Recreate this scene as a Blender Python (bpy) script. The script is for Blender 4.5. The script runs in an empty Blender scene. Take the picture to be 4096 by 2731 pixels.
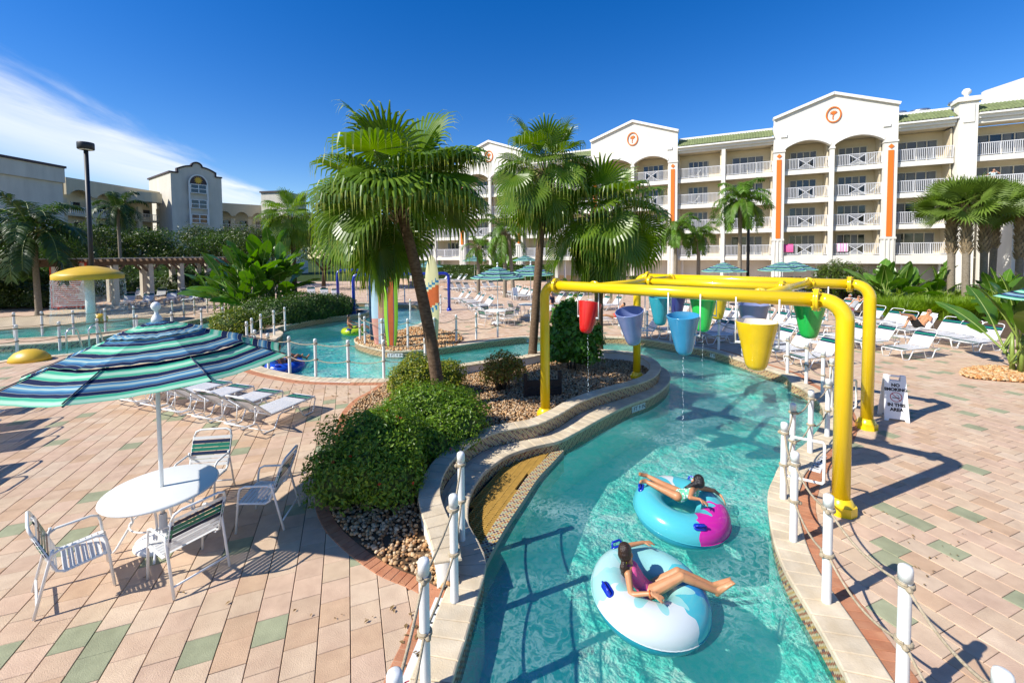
import bpy, bmesh, math, random
import numpy as np
from mathutils import Vector, Matrix, Euler
from mathutils.geometry import delaunay_2d_cdt
random.seed(7); RNG = np.random.default_rng(11)
PI = math.pi; rad = math.radians
S = bpy.context.scene
COL = S.collection
# ------------------------------------------------------------------ camera
EYE = 3.7; FPX = 1700.0; PITCH = rad(2.35); ROLL = -0.008
SHIFT_PX = 1365.5 - 1015 - FPX * math.tan(PITCH)
cd = bpy.data.cameras.new('camera'); cam = bpy.data.objects.new('camera', cd); COL.objects.link(cam)
cd.sensor_width = 36; cd.lens = 36 * FPX / 4096; cd.shift_y = -SHIFT_PX / 4096
cd.clip_start = 0.05; cd.clip_end = 2000
cam.matrix_world = Matrix.Translation((0, 0, EYE)) @ Matrix.Rotation(PI / 2 - PITCH, 4, 'X') @ Matrix.Rotation(ROLL, 4, 'Z')
S.camera = cam
# ------------------------------------------------------------------ light
SUN_EL = rad(41.0); SUN_TO = Vector((-0.917, -0.399, 0)).normalized()       # horizontal direction towards the sun
SUNV = Vector((SUN_TO.x * math.cos(SUN_EL), SUN_TO.y * math.cos(SUN_EL), math.sin(SUN_EL)))
sl = bpy.data.lights.new('sun', 'SUN'); sl.energy = 4.9; sl.angle = rad(0.53); sl.color = (1.0, 0.955, 0.87)
so = bpy.data.objects.new('sun', sl); COL.objects.link(so)
so.rotation_euler = SUNV.to_track_quat('Z', 'Y').to_euler()
W = bpy.data.worlds.new('World'); S.world = W; W.use_nodes = True
nt = W.node_tree; nt.nodes.clear(); N = nt.nodes.new; LK = nt.links.new
wo = N('ShaderNodeOutputWorld'); bg = N('ShaderNodeBackground'); bg.inputs['Strength'].default_value = 0.12
sky = N('ShaderNodeTexSky'); sky.sky_type = 'NISHITA'; sky.sun_disc = False
sky.sun_elevation = SUN_EL; sky.sun_rotation = math.atan2(SUN_TO.x, SUN_TO.y)
sky.altitude = 0; sky.air_density = 1.0; sky.dust_density = 0.15; sky.ozone_density = 3.0
hsv = N('ShaderNodeHueSaturation'); hsv.inputs['Saturation'].default_value = 1.42; hsv.inputs['Hue'].default_value = 0.514
hsv.inputs['Value'].default_value = 1.0
LK(sky.outputs[0], hsv.inputs['Color'])
# a high veil of cirrus, streaked across the western sky
tc = N('ShaderNodeTexCoord'); sep = N('ShaderNodeSeparateXYZ'); LK(tc.outputs['Generated'], sep.inputs[0])
def mth(op, a, b=None, c=None):
    n = N('ShaderNodeMath'); n.operation = op
    for i, v in enumerate((a, b, c)):
        if v is None: continue
        if isinstance(v, (int, float)): n.inputs[i].default_value = v
        else: LK(v, n.inputs[i])
    return n.outputs[0]
zc = mth('MAXIMUM', sep.outputs['Z'], 0.03)
px = mth('DIVIDE', sep.outputs['X'], zc); py = mth('DIVIDE', sep.outputs['Y'], zc)    # where the view ray meets a flat cloud layer
edge = mth('SUBTRACT', mth('MULTIPLY', px, -1.0), mth('MULTIPLY', py, 0.27))      # across the streaks
mp = N('ShaderNodeCombineXYZ'); LK(mth('MULTIPLY', mth('ADD', edge, mth('MULTIPLY', py, 0.10)), 1.5), mp.inputs[0]); LK(mth('MULTIPLY', py, 0.42), mp.inputs[1])
nz = N('ShaderNodeTexNoise'); nz.inputs['Scale'].default_value = 1.1; nz.inputs['Detail'].default_value = 9; nz.inputs['Roughness'].default_value = 0.62
nz.inputs['Distortion'].default_value = 0.5
LK(mp.outputs[0], nz.inputs['Vector'])
bank = N('ShaderNodeMapRange'); bank.interpolation_type = 'SMOOTHSTEP'
bank.inputs['From Min'].default_value = 1.86; bank.inputs['From Max'].default_value = 2.5
wob = mth('ADD', edge, mth('MULTIPLY', mth('SUBTRACT', nz.outputs['Fac'], 0.5), 0.9)); LK(wob, bank.inputs['Value'])
end = N('ShaderNodeMapRange'); end.interpolation_type = 'SMOOTHSTEP'; end.inputs['From Min'].default_value = 2.6; end.inputs['From Max'].default_value = 4.6; end.inputs['To Min'].default_value = 1; end.inputs['To Max'].default_value = 0.1; LK(wob, end.inputs['Value'])
cr_ = N('ShaderNodeMapRange'); cr_.inputs['From Min'].default_value = 0.30; cr_.inputs['From Max'].default_value = 0.72
LK(nz.outputs['Fac'], cr_.inputs['Value'])
cov = mth('MULTIPLY', mth('MULTIPLY', bank.outputs[0], end.outputs[0]), mth('ADD', mth('MULTIPLY', cr_.outputs[0], 0.34), 0.54))
mixc = N('ShaderNodeMix'); mixc.data_type = 'RGBA'
LK(cov, mixc.inputs[0]); LK(hsv.outputs[0], mixc.inputs[6]); mixc.inputs[7].default_value = (6.6, 6.8, 6.9, 1)
LK(mixc.outputs[2], bg.inputs['Color']); LK(bg.outputs[0], wo.inputs['Surface'])
S.view_settings.view_transform = 'Standard'; S.view_settings.look = 'None'; S.view_settings.exposure = 0.45; S.view_settings.gamma = 1.0
S.view_settings.use_curve_mapping = False
S.render.engine = 'CYCLES'
S.cycles.max_bounces = 8; S.cycles.transparent_max_bounces = 24; S.cycles.diffuse_bounces = 3; S.cycles.glossy_bounces = 3
S.cycles.caustics_reflective = False; S.cycles.caustics_refractive = False
# ------------------------------------------------------------------ picture point -> place on a level plane
_cp, _sp, _cr, _sr = math.cos(PITCH), math.sin(PITCH), math.cos(ROLL), math.sin(ROLL)
_CY = 1365.5 - SHIFT_PX
def ray(x, y):
    u = (x - 2048) / FPX; v = (_CY - y) / FPX
    u, v = _cr * u - _sr * v, _sr * u + _cr * v
    return Vector((u, _cp + v * _sp, -_sp + v * _cp))
def G(x, y, z=0.0):
    d = ray(x, y); t = (z - EYE) / d.z
    return Vector((d.x * t, d.y * t, z))
def at_depth(x, y, Y):
    d = ray(x, y); t = Y / d.y
    return Vector((d.x * t, Y, EYE + d.z * t))
# ------------------------------------------------------------------ materials
MATS = {}
def new_mat(name):
    m = bpy.data.materials.new(name); m.use_nodes = True; MATS[name] = m
    return m, m.node_tree, m.node_tree.nodes['Principled BSDF']
def M(name, col, rough=0.5, spec=0.5, metal=0.0, var=0.0, col2=None, scale=6.0, detail=4, bump=0.0, bscale=None, world=False, rnd=0.0, coat=0.0, trans=0.0, island=0.0, sheen=0, stretch=None, stain=0.0, sscale=0.8, sstretch=(1, 1, 1)):
    """base colour varied by noise towards col2; rnd varies brightness per object, island per loose piece"""
    m, t, b = new_mat(name); n = t.nodes.new; l = t.links.new
    b.inputs['Roughness'].default_value = rough; b.inputs['Specular IOR Level'].default_value = spec; b.inputs['Metallic'].default_value = metal
    b.inputs['Coat Weight'].default_value = coat
    if coat: b.inputs['Coat Roughness'].default_value = 0.08
    c4 = (*col, 1); src = None
    if world: geo = n('ShaderNodeNewGeometry'); vec = geo.outputs['Position']
    else: tcn = n('ShaderNodeTexCoord'); vec = tcn.outputs['Object']
    if stretch:
        mpn = n('ShaderNodeMapping'); mpn.inputs['Scale'].default_value = stretch; l(vec, mpn.inputs[0]); vec = mpn.outputs[0]
    if var or col2:
        nzn = n('ShaderNodeTexNoise'); nzn.inputs['Scale'].default_value = scale; nzn.inputs['Detail'].default_value = detail; l(vec, nzn.inputs['Vector'])
        mr = n('ShaderNodeMapRange'); mr.inputs['From Min'].default_value = 0.32; mr.inputs['From Max'].default_value = 0.68; l(nzn.outputs['Fac'], mr.inputs['Value'])
        mx = n('ShaderNodeMix'); mx.data_type = 'RGBA'; mx.inputs[6].default_value = c4
        c2 = col2 if col2 else tuple(max(0, c * (1 - var)) for c in col)
        mx.inputs[7].default_value = (*c2, 1); l(mr.outputs[0], mx.inputs[0]); src = mx.outputs[2]
    if rnd or island:
        h = n('ShaderNodeHueSaturation')
        if src: l(src, h.inputs['Color'])
        else: h.inputs['Color'].default_value = c4
        amt = rnd or island
        if island: g2 = n('ShaderNodeNewGeometry'); ro = g2.outputs['Random Per Island']
        else: oi = n('ShaderNodeObjectInfo'); ro = oi.outputs['Random']
        mv = n('ShaderNodeMapRange'); mv.inputs['To Min'].default_value = 1 - amt; mv.inputs['To Max'].default_value = 1 + amt; l(ro, mv.inputs['Value']); l(mv.outputs[0], h.inputs['Value'])
        src = h.outputs['Color']
    if stain:                                                    # broad weathering in world space
        gs = n('ShaderNodeNewGeometry'); ms_ = n('ShaderNodeMapping'); ms_.inputs['Scale'].default_value = sstretch; l(gs.outputs['Position'], ms_.inputs[0])
        ns_ = n('ShaderNodeTexNoise'); ns_.inputs['Scale'].default_value = sscale; ns_.inputs['Detail'].default_value = 9; ns_.inputs['Roughness'].default_value = 0.68; l(ms_.outputs[0], ns_.inputs['Vector'])
        rs_ = n('ShaderNodeMapRange'); rs_.inputs['From Min'].default_value = 0.33; rs_.inputs['From Max'].default_value = 0.60; rs_.inputs['To Min'].default_value = 1 - stain; rs_.inputs['To Max'].default_value = 1.0; l(ns_.outputs['Fac'], rs_.inputs['Value'])
        h2 = n('ShaderNodeHueSaturation'); l(rs_.outputs[0], h2.inputs['Value'])
        if src: l(src, h2.inputs['Color'])
        else: h2.inputs['Color'].default_value = c4
        src = h2.outputs['Color']
    if src: l(src, b.inputs['Base Color'])
    else: b.inputs['Base Color'].default_value = c4
    if bump:
        nb = n('ShaderNodeTexNoise'); nb.inputs['Scale'].default_value = bscale or scale * 4; nb.inputs['Detail'].default_value = 6; l(vec, nb.inputs['Vector'])
        bp = n('ShaderNodeBump'); bp.inputs['Strength'].default_value = bump; bp.inputs['Distance'].default_value = 0.02
        l(nb.outputs['Fac'], bp.inputs['Height']); l(bp.outputs[0], b.inputs['Normal'])
    m['src'] = 1
    if trans:                                                    # thin leaf or cloth: some light comes through
        tr = n('ShaderNodeBsdfTranslucent'); ad = n('ShaderNodeMixShader'); ad.inputs[0].default_value = trans
        o = t.nodes['Material Output']
        if src:
            hs = n('ShaderNodeHueSaturation'); hs.inputs['Saturation'].default_value = 1.1; hs.inputs['Value'].default_value = 1.5; l(src, hs.inputs['Color']); l(hs.outputs[0], tr.inputs['Color'])
        else: tr.inputs['Color'].default_value = tuple(min(1, c * 1.5) for c in col) + (1,)
        l(b.outputs[0], ad.inputs[1]); l(tr.outputs[0], ad.inputs[2]); l(ad.outputs[0], o.inputs['Surface'])
    return m
# ------------------------------------------------------------------ mesh building
def frame(d, up=Vector((0, 0, 1))):
    d = d.normalized()
    if abs(d.dot(up)) > 0.98: up = Vector((1, 0, 0))
    x = up.cross(d).normalized(); y = d.cross(x)
    return x, y
class MB:
    def __init__(s): s.v = []; s.f = []; s.mi = []; s.sm = []; s.uv = None
    def add(s, vs, fs, mi=0, smooth=False):
        b = len(s.v); s.v.extend([tuple(v) for v in vs])
        for f in fs: s.f.append([b + i for i in f]); s.mi.append(mi); s.sm.append(smooth)
        return s
    def box(s, c, d, R=None, mi=0, bev=0.0):
        hx, hy, hz = d[0] / 2, d[1] / 2, d[2] / 2
        if not bev:
            vs = [Vector((x, y, z)) for z in (-hz, hz) for y in (-hy, hy) for x in (-hx, hx)]
            fs = [(0, 2, 3, 1), (4, 5, 7, 6), (0, 1, 5, 4), (2, 6, 7, 3), (0, 4, 6, 2), (1, 3, 7, 5)]
        else:
            vs = []; fs = []
            b = bev
            for z, q in ((-hz, b), (-hz + b, 0), (hz - b, 0), (hz, b)):
                vs += [Vector((x, y, z)) for x, y in ((-hx + q, -hy + q), (hx - q, -hy + q), (hx - q, hy - q), (-hx + q, hy - q))]
            for k in range(3):
                for i in range(4): j = (i + 1) % 4; fs.append((4 * k + i, 4 * k + j, 4 * k + 4 + j, 4 * k + 4 + i))
            fs += [(3, 2, 1, 0), (12, 13, 14, 15)]
        if R is not None: vs = [R @ v for v in vs]
        c = Vector(c)
        return s.add([v + c for v in vs], fs, mi)
    def tube(s, pts, r, n=8, mi=0, caps=True, closed=False, smooth=True):
        pts = [Vector(p) for p in pts]; k = len(pts)
        rs = r if isinstance(r, (list, tuple)) else [r] * k
        vs = []; fs = []; px_ = None
        for i, p in enumerate(pts):
            if closed: d = pts[(i + 1) % k] - pts[i - 1]
            else: d = pts[min(i + 1, k - 1)] - pts[max(i - 1, 0)]
            if d.length < 1e-9: d = Vector((0, 0, 1))
            d.normalize()
            if px_ is None: x, y = frame(d)
            else:
                x = px_ - d * px_.dot(d)
                if x.length < 1e-6: x, _ = frame(d)
                x.normalize(); y = d.cross(x)
            px_ = x
            for j in range(n):
                a = 2 * PI * j / n; vs.append(p + (x * math.cos(a) + y * math.sin(a)) * rs[i])
        for i in range(k if closed else k - 1):
            i2 = (i + 1) % k
            for j in range(n): j2 = (j + 1) % n; fs.append((i * n + j, i * n + j2, i2 * n + j2, i2 * n + j))
        s.add(vs, fs, mi, smooth)
        if caps and not closed:
            b = len(s.v) - len(vs)
            s.f.append([b + j for j in range(n)][::-1]); s.mi.append(mi); s.sm.append(False)
            s.f.append([b + (k - 1) * n + j for j in range(n)]); s.mi.append(mi); s.sm.append(False)
        return s
    def lathe(s, prof, c=(0, 0, 0), n=24, mi=0, R=None, smooth=True, mis=None):
        vs = []; fs = []; c = Vector(c)
        for (r, z) in prof:
            for j in range(n):
                a = 2 * PI * j / n; v = Vector((r * math.cos(a), r * math.sin(a), z)); vs.append((R @ v if R is not None else v) + c)
        b = len(s.v); s.add(vs, [], mi)
        for i in range(len(prof) - 1):
            for j in range(n):
                j2 = (j + 1) % n; s.f.append([b + i * n + j, b + i * n + j2, b + (i + 1) * n + j2, b + (i + 1) * n + j]); s.mi.append(mis[i] if mis else mi); s.sm.append(smooth)
        return s
    def prism(s, poly, z0, z1, mi=0, R=None, c=(0, 0, 0), smooth_side=False):
        n = len(poly); c = Vector(c)
        vs = [Vector((x, y, z0)) for x, y in poly] + [Vector((x, y, z1)) for x, y in poly]
        if R is not None: vs = [R @ v for v in vs]
        fs = [tuple(range(n))[::-1], tuple(range(n, 2 * n))] + [(i, (i + 1) % n, n + (i + 1) % n, n + i) for i in range(n)]
        b = len(s.v); s.v.extend([tuple(v + c) for v in vs])
        for q, f in enumerate(fs): s.f.append([b + i for i in f]); s.mi.append(mi); s.sm.append(smooth_side and q > 1)
        return s
    def raw(s, V, Fq, mi=0, smooth=False):
        b = len(s.v); s.v.extend(map(tuple, np.asarray(V).tolist()))
        for f in (np.asarray(Fq) + b).tolist(): s.f.append(f); s.mi.append(mi); s.sm.append(smooth)
        return s
    def mesh(s, name, mats, off=None):
        me = bpy.data.meshes.new(name)
        vv = s.v
        if off is not None: vv = [(v[0] - off[0], v[1] - off[1], v[2] - off[2]) for v in vv]
        me.from_pydata(vv, [], s.f)
        mats = mats if isinstance(mats, (list, tuple)) else [mats]
        for m in mats: me.materials.append(MATS[m] if isinstance(m, str) else m)
        me.polygons.foreach_set('material_index', s.mi); me.polygons.foreach_set('use_smooth', s.sm)
        if s.uv is not None:
            ul = me.uv_layers.new(name='UVMap'); idx = np.empty(len(me.loops), np.int32); me.loops.foreach_get('vertex_index', idx)
            ul.data.foreach_set('uv', np.asarray(s.uv, np.float32)[idx].ravel())
        me.update(); return me
    def build(s, name, mats, parent=None, world=False, **kw):
        off = None
        if parent is not None and world:
            off = parent.location if parent.parent is None else parent.parent.location + parent.location
        o = bpy.data.objects.new(name, s.mesh(name, mats, off)); COL.objects.link(o)
        if parent is not None: o.parent = parent
        for k, v in kw.items(): o[k] = v
        return o
def put(name, me, parent=None, loc=(0, 0, 0), rz=0.0, sc=None, rot=None, **kw):
    o = bpy.data.objects.new(name, me); COL.objects.link(o); o.location = loc
    o.rotation_euler = rot if rot else (0, 0, rz)
    if sc is not None: o.scale = sc if isinstance(sc, (tuple, list)) else (sc, sc, sc)
    if parent is not None: o.parent = parent
    for k, v in kw.items(): o[k] = v
    return o
def thing(name, label, cat, loc=(0, 0, 0), rz=0.0, group=None):
    o = bpy.data.objects.new(name, None); COL.objects.link(o); o.location = loc; o.rotation_euler = (0, 0, rz)
    o.empty_display_size = 0.2; o['label'] = label; o['category'] = cat
    if group: o['group'] = group
    return o
def tag(o, label, cat, group=None):
    o['label'] = label; o['category'] = cat
    if group: o['group'] = group
    return o
KIDS = {}
def copy_tree(o, label=None, loc=None, rz=None):
    c = o.copy(); COL.objects.link(c)
    if label: c['label'] = label
    if loc is not None: c.location = loc
    if rz is not None: c.rotation_euler = (0, 0, rz)
    for ch in [x for x in o.children]:
        d = ch.copy(); COL.objects.link(d); d.parent = c
        for g in ch.children: e = g.copy(); COL.objects.link(e); e.parent = d
    return c
def smooth_path(pts, step=0.08, closed=False):
    """Catmull-Rom through the points, resampled at even spacing"""
    P_ = [np.array(p[:2], float) for p in pts]; n = len(P_); out = []
    rng_ = range(n if closed else n - 1)
    for i in rng_:
        if closed: p0, p1, p2, p3 = P_[i - 1], P_[i], P_[(i + 1) % n], P_[(i + 2) % n]
        else: p0, p1, p2, p3 = P_[max(i - 1, 0)], P_[i], P_[i + 1], P_[min(i + 2, n - 1)]
        # centripetal spacing keeps unevenly spaced corners from looping
        d1 = max(np.linalg.norm(p1 - p0), 1e-6) ** .5; d2 = max(np.linalg.norm(p2 - p1), 1e-6) ** .5; d3 = max(np.linalg.norm(p3 - p2), 1e-6) ** .5
        m1 = (p2 - p1) + d2 * ((p1 - p0) / d1 - (p2 - p0) / (d1 + d2)) if np.any(p1 != p0) else (p2 - p1)
        m2 = (p2 - p1) + d2 * ((p3 - p2) / d3 - (p3 - p1) / (d2 + d3)) if np.any(p3 != p2) else (p2 - p1)
        k = max(2, int(np.linalg.norm(p2 - p1) / 0.03))
        for t in np.linspace(0, 1, k, endpoint=False):
            out.append((2 * t**3 - 3 * t**2 + 1) * p1 + (t**3 - 2 * t**2 + t) * m1 + (-2 * t**3 + 3 * t**2) * p2 + (t**3 - t**2) * m2)
    if not closed: out.append(P_[-1])
    A = np.array(out)
    if closed: A = np.vstack([A, A[:1]])
    L = np.concatenate([[0], np.cumsum(np.linalg.norm(np.diff(A, axis=0), axis=1))])
    k = max(2, int(round(L[-1] / step))); q = np.linspace(0, L[-1], k + 1)
    R = np.stack([np.interp(q, L, A[:, 0]), np.interp(q, L, A[:, 1])], 1)
    return R[:-1] if closed else R
def normals2(A, closed=False):
    if closed: T = np.roll(A, -1, 0) - np.roll(A, 1, 0)
    else: T = np.gradient(A, axis=0)
    T = T / np.maximum(np.linalg.norm(T, axis=1, keepdims=True), 1e-9)
    return np.stack([-T[:, 1], T[:, 0]], 1)           # left of travel
def inside(pts, poly):
    pts = np.asarray(pts, float); x, y = pts[:, 0], pts[:, 1]; c = np.zeros(len(pts), bool); P_ = np.asarray(poly)
    x1, y1 = P_[:, 0], P_[:, 1]; x2, y2 = np.roll(x1, -1), np.roll(y1, -1)
    for a, b, c2, d in zip(x1, y1, x2, y2):
        if b == d: continue
        m = ((b > y) != (d > y)) & (x < (c2 - a) * (y - b) / (d - b) + a); c ^= m
    return c
def dist_to(pts, path):
    """distance of points to a polyline given as dense samples"""
    pts = np.asarray(pts, float); path = np.asarray(path, float); out = np.empty(len(pts))
    for i in range(0, len(pts), 2000):
        d = pts[i:i + 2000, None, :] - path[None]; out[i:i + 2000] = np.sqrt((d**2).sum(2).min(1))
    return out
def fill_poly(outer, holes=(), z=0.0, cut=None):
    """flat mesh data inside the outline, outside the holes"""
    vs = []; es = []; 
    for loop in [outer, *holes]:
        b = len(vs); n = len(loop); vs += [Vector((float(p[0]), float(p[1]))) for p in loop]; es += [(b + i, b + (i + 1) % n) for i in range(n)]
    if cut is not None:
        b = len(vs); vs += [Vector(p) for p in cut]; es += [(b + i, b + i + 1) for i in range(len(cut) - 1)]
    v, e, f, *_ = delaunay_2d_cdt(vs, es, [], 0, 1e-5)
    V = np.array([(p.x, p.y) for p in v]); T = [t for t in f]
    C = np.array([V[list(t)].mean(0) for t in T])
    ok = inside(C, outer)
    for h in holes: ok &= ~inside(C, h)
    F_ = []
    for t, k in zip(T, ok):
        if k:
            p = V[list(t)]; a = np.cross(p[1] - p[0], p[2] - p[0]); F_.append(list(t) if a > 0 else list(t)[::-1])
    return np.column_stack([V, np.full(len(V), z)]), F_, C[ok]
# ================================================================== MATERIALS
PAV = [(0.545, 0.378, 0.258), (0.56, 0.385, 0.272), (0.575, 0.415, 0.285), (0.52, 0.345, 0.222), (0.58, 0.430, 0.305), (0.55, 0.382, 0.264), (0.56, 0.408, 0.277)]
for i, c in enumerate(PAV): M('paver_%d' % i, c, rough=0.9, spec=0.2, col2=tuple(q * w for q, w in zip(c, (1.16, 1.20, 1.20))), scale=5.5, detail=7, bump=0.4, bscale=90, world=True, rnd=0.05, stain=0.16, sscale=1.3)
M('paver_green', (0.37, 0.38, 0.235), rough=0.9, spec=0.2, var=0.16, scale=7, detail=6, bump=0.35, bscale=90, world=True, rnd=0.06, stain=0.22, sscale=1.3)
M('joint_sand', (0.075, 0.06, 0.045), rough=1, spec=0.1, var=0.4, scale=4, world=True)
M('brick_clay', (0.42, 0.165, 0.085), rough=0.9, spec=0.2, col2=(0.50, 0.235, 0.125), scale=6, detail=6, bump=0.3, bscale=80, world=True, rnd=0.12)
M('brick_clay_light', (0.50, 0.235, 0.13), rough=0.9, spec=0.2, col2=(0.43, 0.18, 0.095), scale=6, detail=6, bump=0.3, bscale=80, world=True, rnd=0.1)
M('coping', (0.60, 0.485, 0.33), rough=0.8, spec=0.25, col2=(0.68, 0.575, 0.42), scale=4, detail=7, bump=0.25, bscale=60, world=True, rnd=0.05, stain=0.25, sscale=2.2)
M('coping_joint', (0.42, 0.34, 0.24), rough=1, spec=0.1)
M('wall_plaster', (0.78, 0.75, 0.68), rough=0.9, spec=0.2, var=0.08, scale=3, bump=0.15, bscale=50, world=True)
M('pool_plaster', (0.84, 0.93, 0.92), rough=0.9, spec=0.1, col2=(0.78, 0.91, 0.89), scale=1.6, detail=6, world=True)
M('tile_cream', (0.58, 0.47, 0.28), rough=0.25, spec=0.5)
M('tile_rust', (0.33, 0.10, 0.035), rough=0.25, spec=0.5)
M('tile_gold', (0.52, 0.31, 0.075), rough=0.25, spec=0.5)
M('tile_sage', (0.34, 0.42, 0.26), rough=0.25, spec=0.5)
M('tile_plum', (0.105, 0.055, 0.075), rough=0.25, spec=0.5)
M('grout', (0.42, 0.37, 0.28), rough=0.9)
M('white_paint', (0.80, 0.80, 0.78), rough=0.35, var=0.05, scale=3)
M('white_post', (0.78, 0.79, 0.76), rough=0.35, var=0.07, scale=5, bump=0.03)
M('rope', (0.50, 0.42, 0.30), rough=1, spec=0.1, col2=(0.36, 0.29, 0.19), scale=40, bump=0.5, bscale=120)
M('rope_dark', (0.20, 0.155, 0.095), rough=1, spec=0.1, var=0.3, scale=30)
M('black_print', (0.012, 0.012, 0.014), rough=0.6)
M('red_print', (0.45, 0.02, 0.03), rough=0.6)
M('marker_white', (0.74, 0.74, 0.72), rough=0.5, var=0.1, scale=8)
M('concrete_sand', (0.56, 0.46, 0.32), rough=0.95, spec=0.2, col2=(0.47, 0.37, 0.25), scale=0.5, detail=6, bump=0.2, bscale=20, world=True)
M('soil', (0.15, 0.10, 0.06), rough=1, spec=0.1, var=0.5, scale=5, world=True, bump=0.8, bscale=25)
M('lawn', (0.045, 0.075, 0.018), rough=1, spec=0.1, var=0.4, scale=3, world=True)
for i, c in enumerate([(0.52, 0.335, 0.17), (0.44, 0.245, 0.11), (0.58, 0.43, 0.27), (0.33, 0.175, 0.08), (0.46, 0.33, 0.205)]): M('pebble_%d' % i, c, rough=0.85, spec=0.25, island=0.22)
for i, c in enumerate([(0.52, 0.27, 0.10), (0.60, 0.38, 0.18), (0.45, 0.20, 0.07), (0.62, 0.46, 0.27), (0.50, 0.31, 0.15)]): M('gold_pebble_%d' % i, c, rough=0.85, spec=0.25, island=0.2)
M('grate', (0.46, 0.27, 0.055), rough=0.6, var=0.25, scale=10)
M('yellow_paint', (0.82, 0.56, 0.008), rough=0.25, spec=0.5, coat=0.3, var=0.07, scale=2.5)
M('blue_paint', (0.012, 0.035, 0.36), rough=0.3, spec=0.5, coat=0.3)
M('steel', (0.62, 0.62, 0.62), rough=0.3, metal=0.9)
# far paving: the same courses, too far off to lay stone by stone
m, t, b = new_mat('far_paving'); n = t.nodes.new; l = t.links.new
geo = n('ShaderNodeNewGeometry'); mpn = n('ShaderNodeMapping'); mpn.inputs['Rotation'].default_value = (0, 0, -(PI / 2 + math.atan2(0.3882, 1))); l(geo.outputs['Position'], mpn.inputs[0])
br = n('ShaderNodeTexBrick'); br.inputs['Scale'].default_value = 1; br.inputs['Brick Width'].default_value = 0.307; br.inputs['Row Height'].default_value = 0.2945; br.inputs['Mortar Size'].default_value = 0.006
br.inputs['Color1'].default_value = (0.50, 0.34, 0.24, 1); br.inputs['Color2'].default_value = (0.62, 0.465, 0.345, 1); br.inputs['Mortar'].default_value = (0.2, 0.15, 0.1, 1); l(mpn.outputs[0], br.inputs['Vector'])
l(br.outputs['Color'], b.inputs['Base Color']); b.inputs['Roughness'].default_value = 0.9; b.inputs['Specular IOR Level'].default_value = 0.2
# moving water: a clear tinted sheet with ripples, and a thin lace of foam where the jets churn it
m, t, b = new_mat('pool_water'); n = t.nodes.new; l = t.links.new
geo = n('ShaderNodeNewGeometry')
def wn(scale, detail, dist, rough=0.5, st=(1, 1, 1)):
    mp_ = n('ShaderNodeMapping'); mp_.inputs['Scale'].default_value = st; l(geo.outputs['Position'], mp_.inputs[0])
    q = n('ShaderNodeTexNoise'); q.inputs['Scale'].default_value = scale; q.inputs['Detail'].default_value = detail; q.inputs['Distortion'].default_value = dist; q.inputs['Roughness'].default_value = rough; l(mp_.outputs[0], q.inputs['Vector']); return q.outputs['Fac']
def mm(op, a, c=None):
    q = n('ShaderNodeMath'); q.operation = op
    for i, v in enumerate((a, c)):
        if v is None: continue
        if isinstance(v, (int, float)): q.inputs[i].default_value = v
        else: l(v, q.inputs[i])
    return q.outputs[0]
def rng(v, a, c, d=0, e=1, sm=True):
    q = n('ShaderNodeMapRange'); q.interpolation_type = 'SMOOTHSTEP' if sm else 'LINEAR'
    for k, val in (('From Min', a), ('From Max', c), ('To Min', d), ('To Max', e)): q.inputs[k].default_value = val
    l(v, q.inputs['Value']); return q.outputs[0]
rip1 = wn(1.6, 4, 1.4, 0.55); rip2 = wn(6.0, 4, 1.8, 0.6); rip3 = wn(18, 3, 0.8)
ridge = mm('SUBTRACT', 1.0, mm('ABSOLUTE', mm('MULTIPLY', mm('SUBTRACT', rip2, 0.5), 7.0)))       # sharp crests
ridge = mm('MAXIMUM', ridge, 0.0)
ridge1 = mm('MAXIMUM', mm('SUBTRACT', 1.0, mm('ABSOLUTE', mm('MULTIPLY', mm('SUBTRACT', rip1, 0.5), 9.0))), 0.0)
hgt = mm('ADD', mm('ADD', mm('MULTIPLY', rip1, 1.0), mm('MULTIPLY', rip2, 0.55)), mm('ADD', mm('MULTIPLY', ridge, 0.05), mm('MULTIPLY', rip3, 0.10)))
bp = n('ShaderNodeBump'); bp.inputs['Strength'].default_value = 0.5; bp.inputs['Distance'].default_value = 0.038; l(hgt, bp.inputs['Height'])
lw = n('ShaderNodeFresnel'); lw.inputs['IOR'].default_value = 1.33; l(bp.outputs[0], lw.inputs['Normal'])
gl = n('ShaderNodeBsdfGlossy'); gl.inputs['Roughness'].default_value = 0.04; l(bp.outputs[0], gl.inputs['Normal'])
tp = n('ShaderNodeBsdfTransparent')
# caustic light painted into the sheet's tint: paler and clearer along the crests
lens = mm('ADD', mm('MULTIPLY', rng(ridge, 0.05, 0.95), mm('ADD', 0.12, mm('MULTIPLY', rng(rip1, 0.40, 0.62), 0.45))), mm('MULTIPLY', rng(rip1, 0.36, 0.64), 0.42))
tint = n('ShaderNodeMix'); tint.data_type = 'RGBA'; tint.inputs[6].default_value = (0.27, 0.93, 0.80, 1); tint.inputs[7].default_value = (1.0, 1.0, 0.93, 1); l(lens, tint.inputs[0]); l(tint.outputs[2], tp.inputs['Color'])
m1 = n('ShaderNodeMixShader'); l(mm('MULTIPLY', lw.outputs[0], 0.95), m1.inputs[0]); l(tp.outputs[0], m1.inputs[1]); l(gl.outputs[0], m1.inputs[2])
foam = n('ShaderNodeBsdfDiffuse'); foam.inputs['Color'].default_value = (0.62, 0.86, 0.84, 1)
churn = rng(wn(0.45, 3, 0.6), 0.44, 0.64)
lace = mm('MULTIPLY', mm('POWER', ridge, 2.6), mm('ADD', 0.02, mm('MULTIPLY', churn, 0.24)))
lace = mm('ADD', lace, mm('MULTIPLY', mm('MULTIPLY', churn, rng(rip3, 0.45, 0.7)), 0.05))
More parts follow.
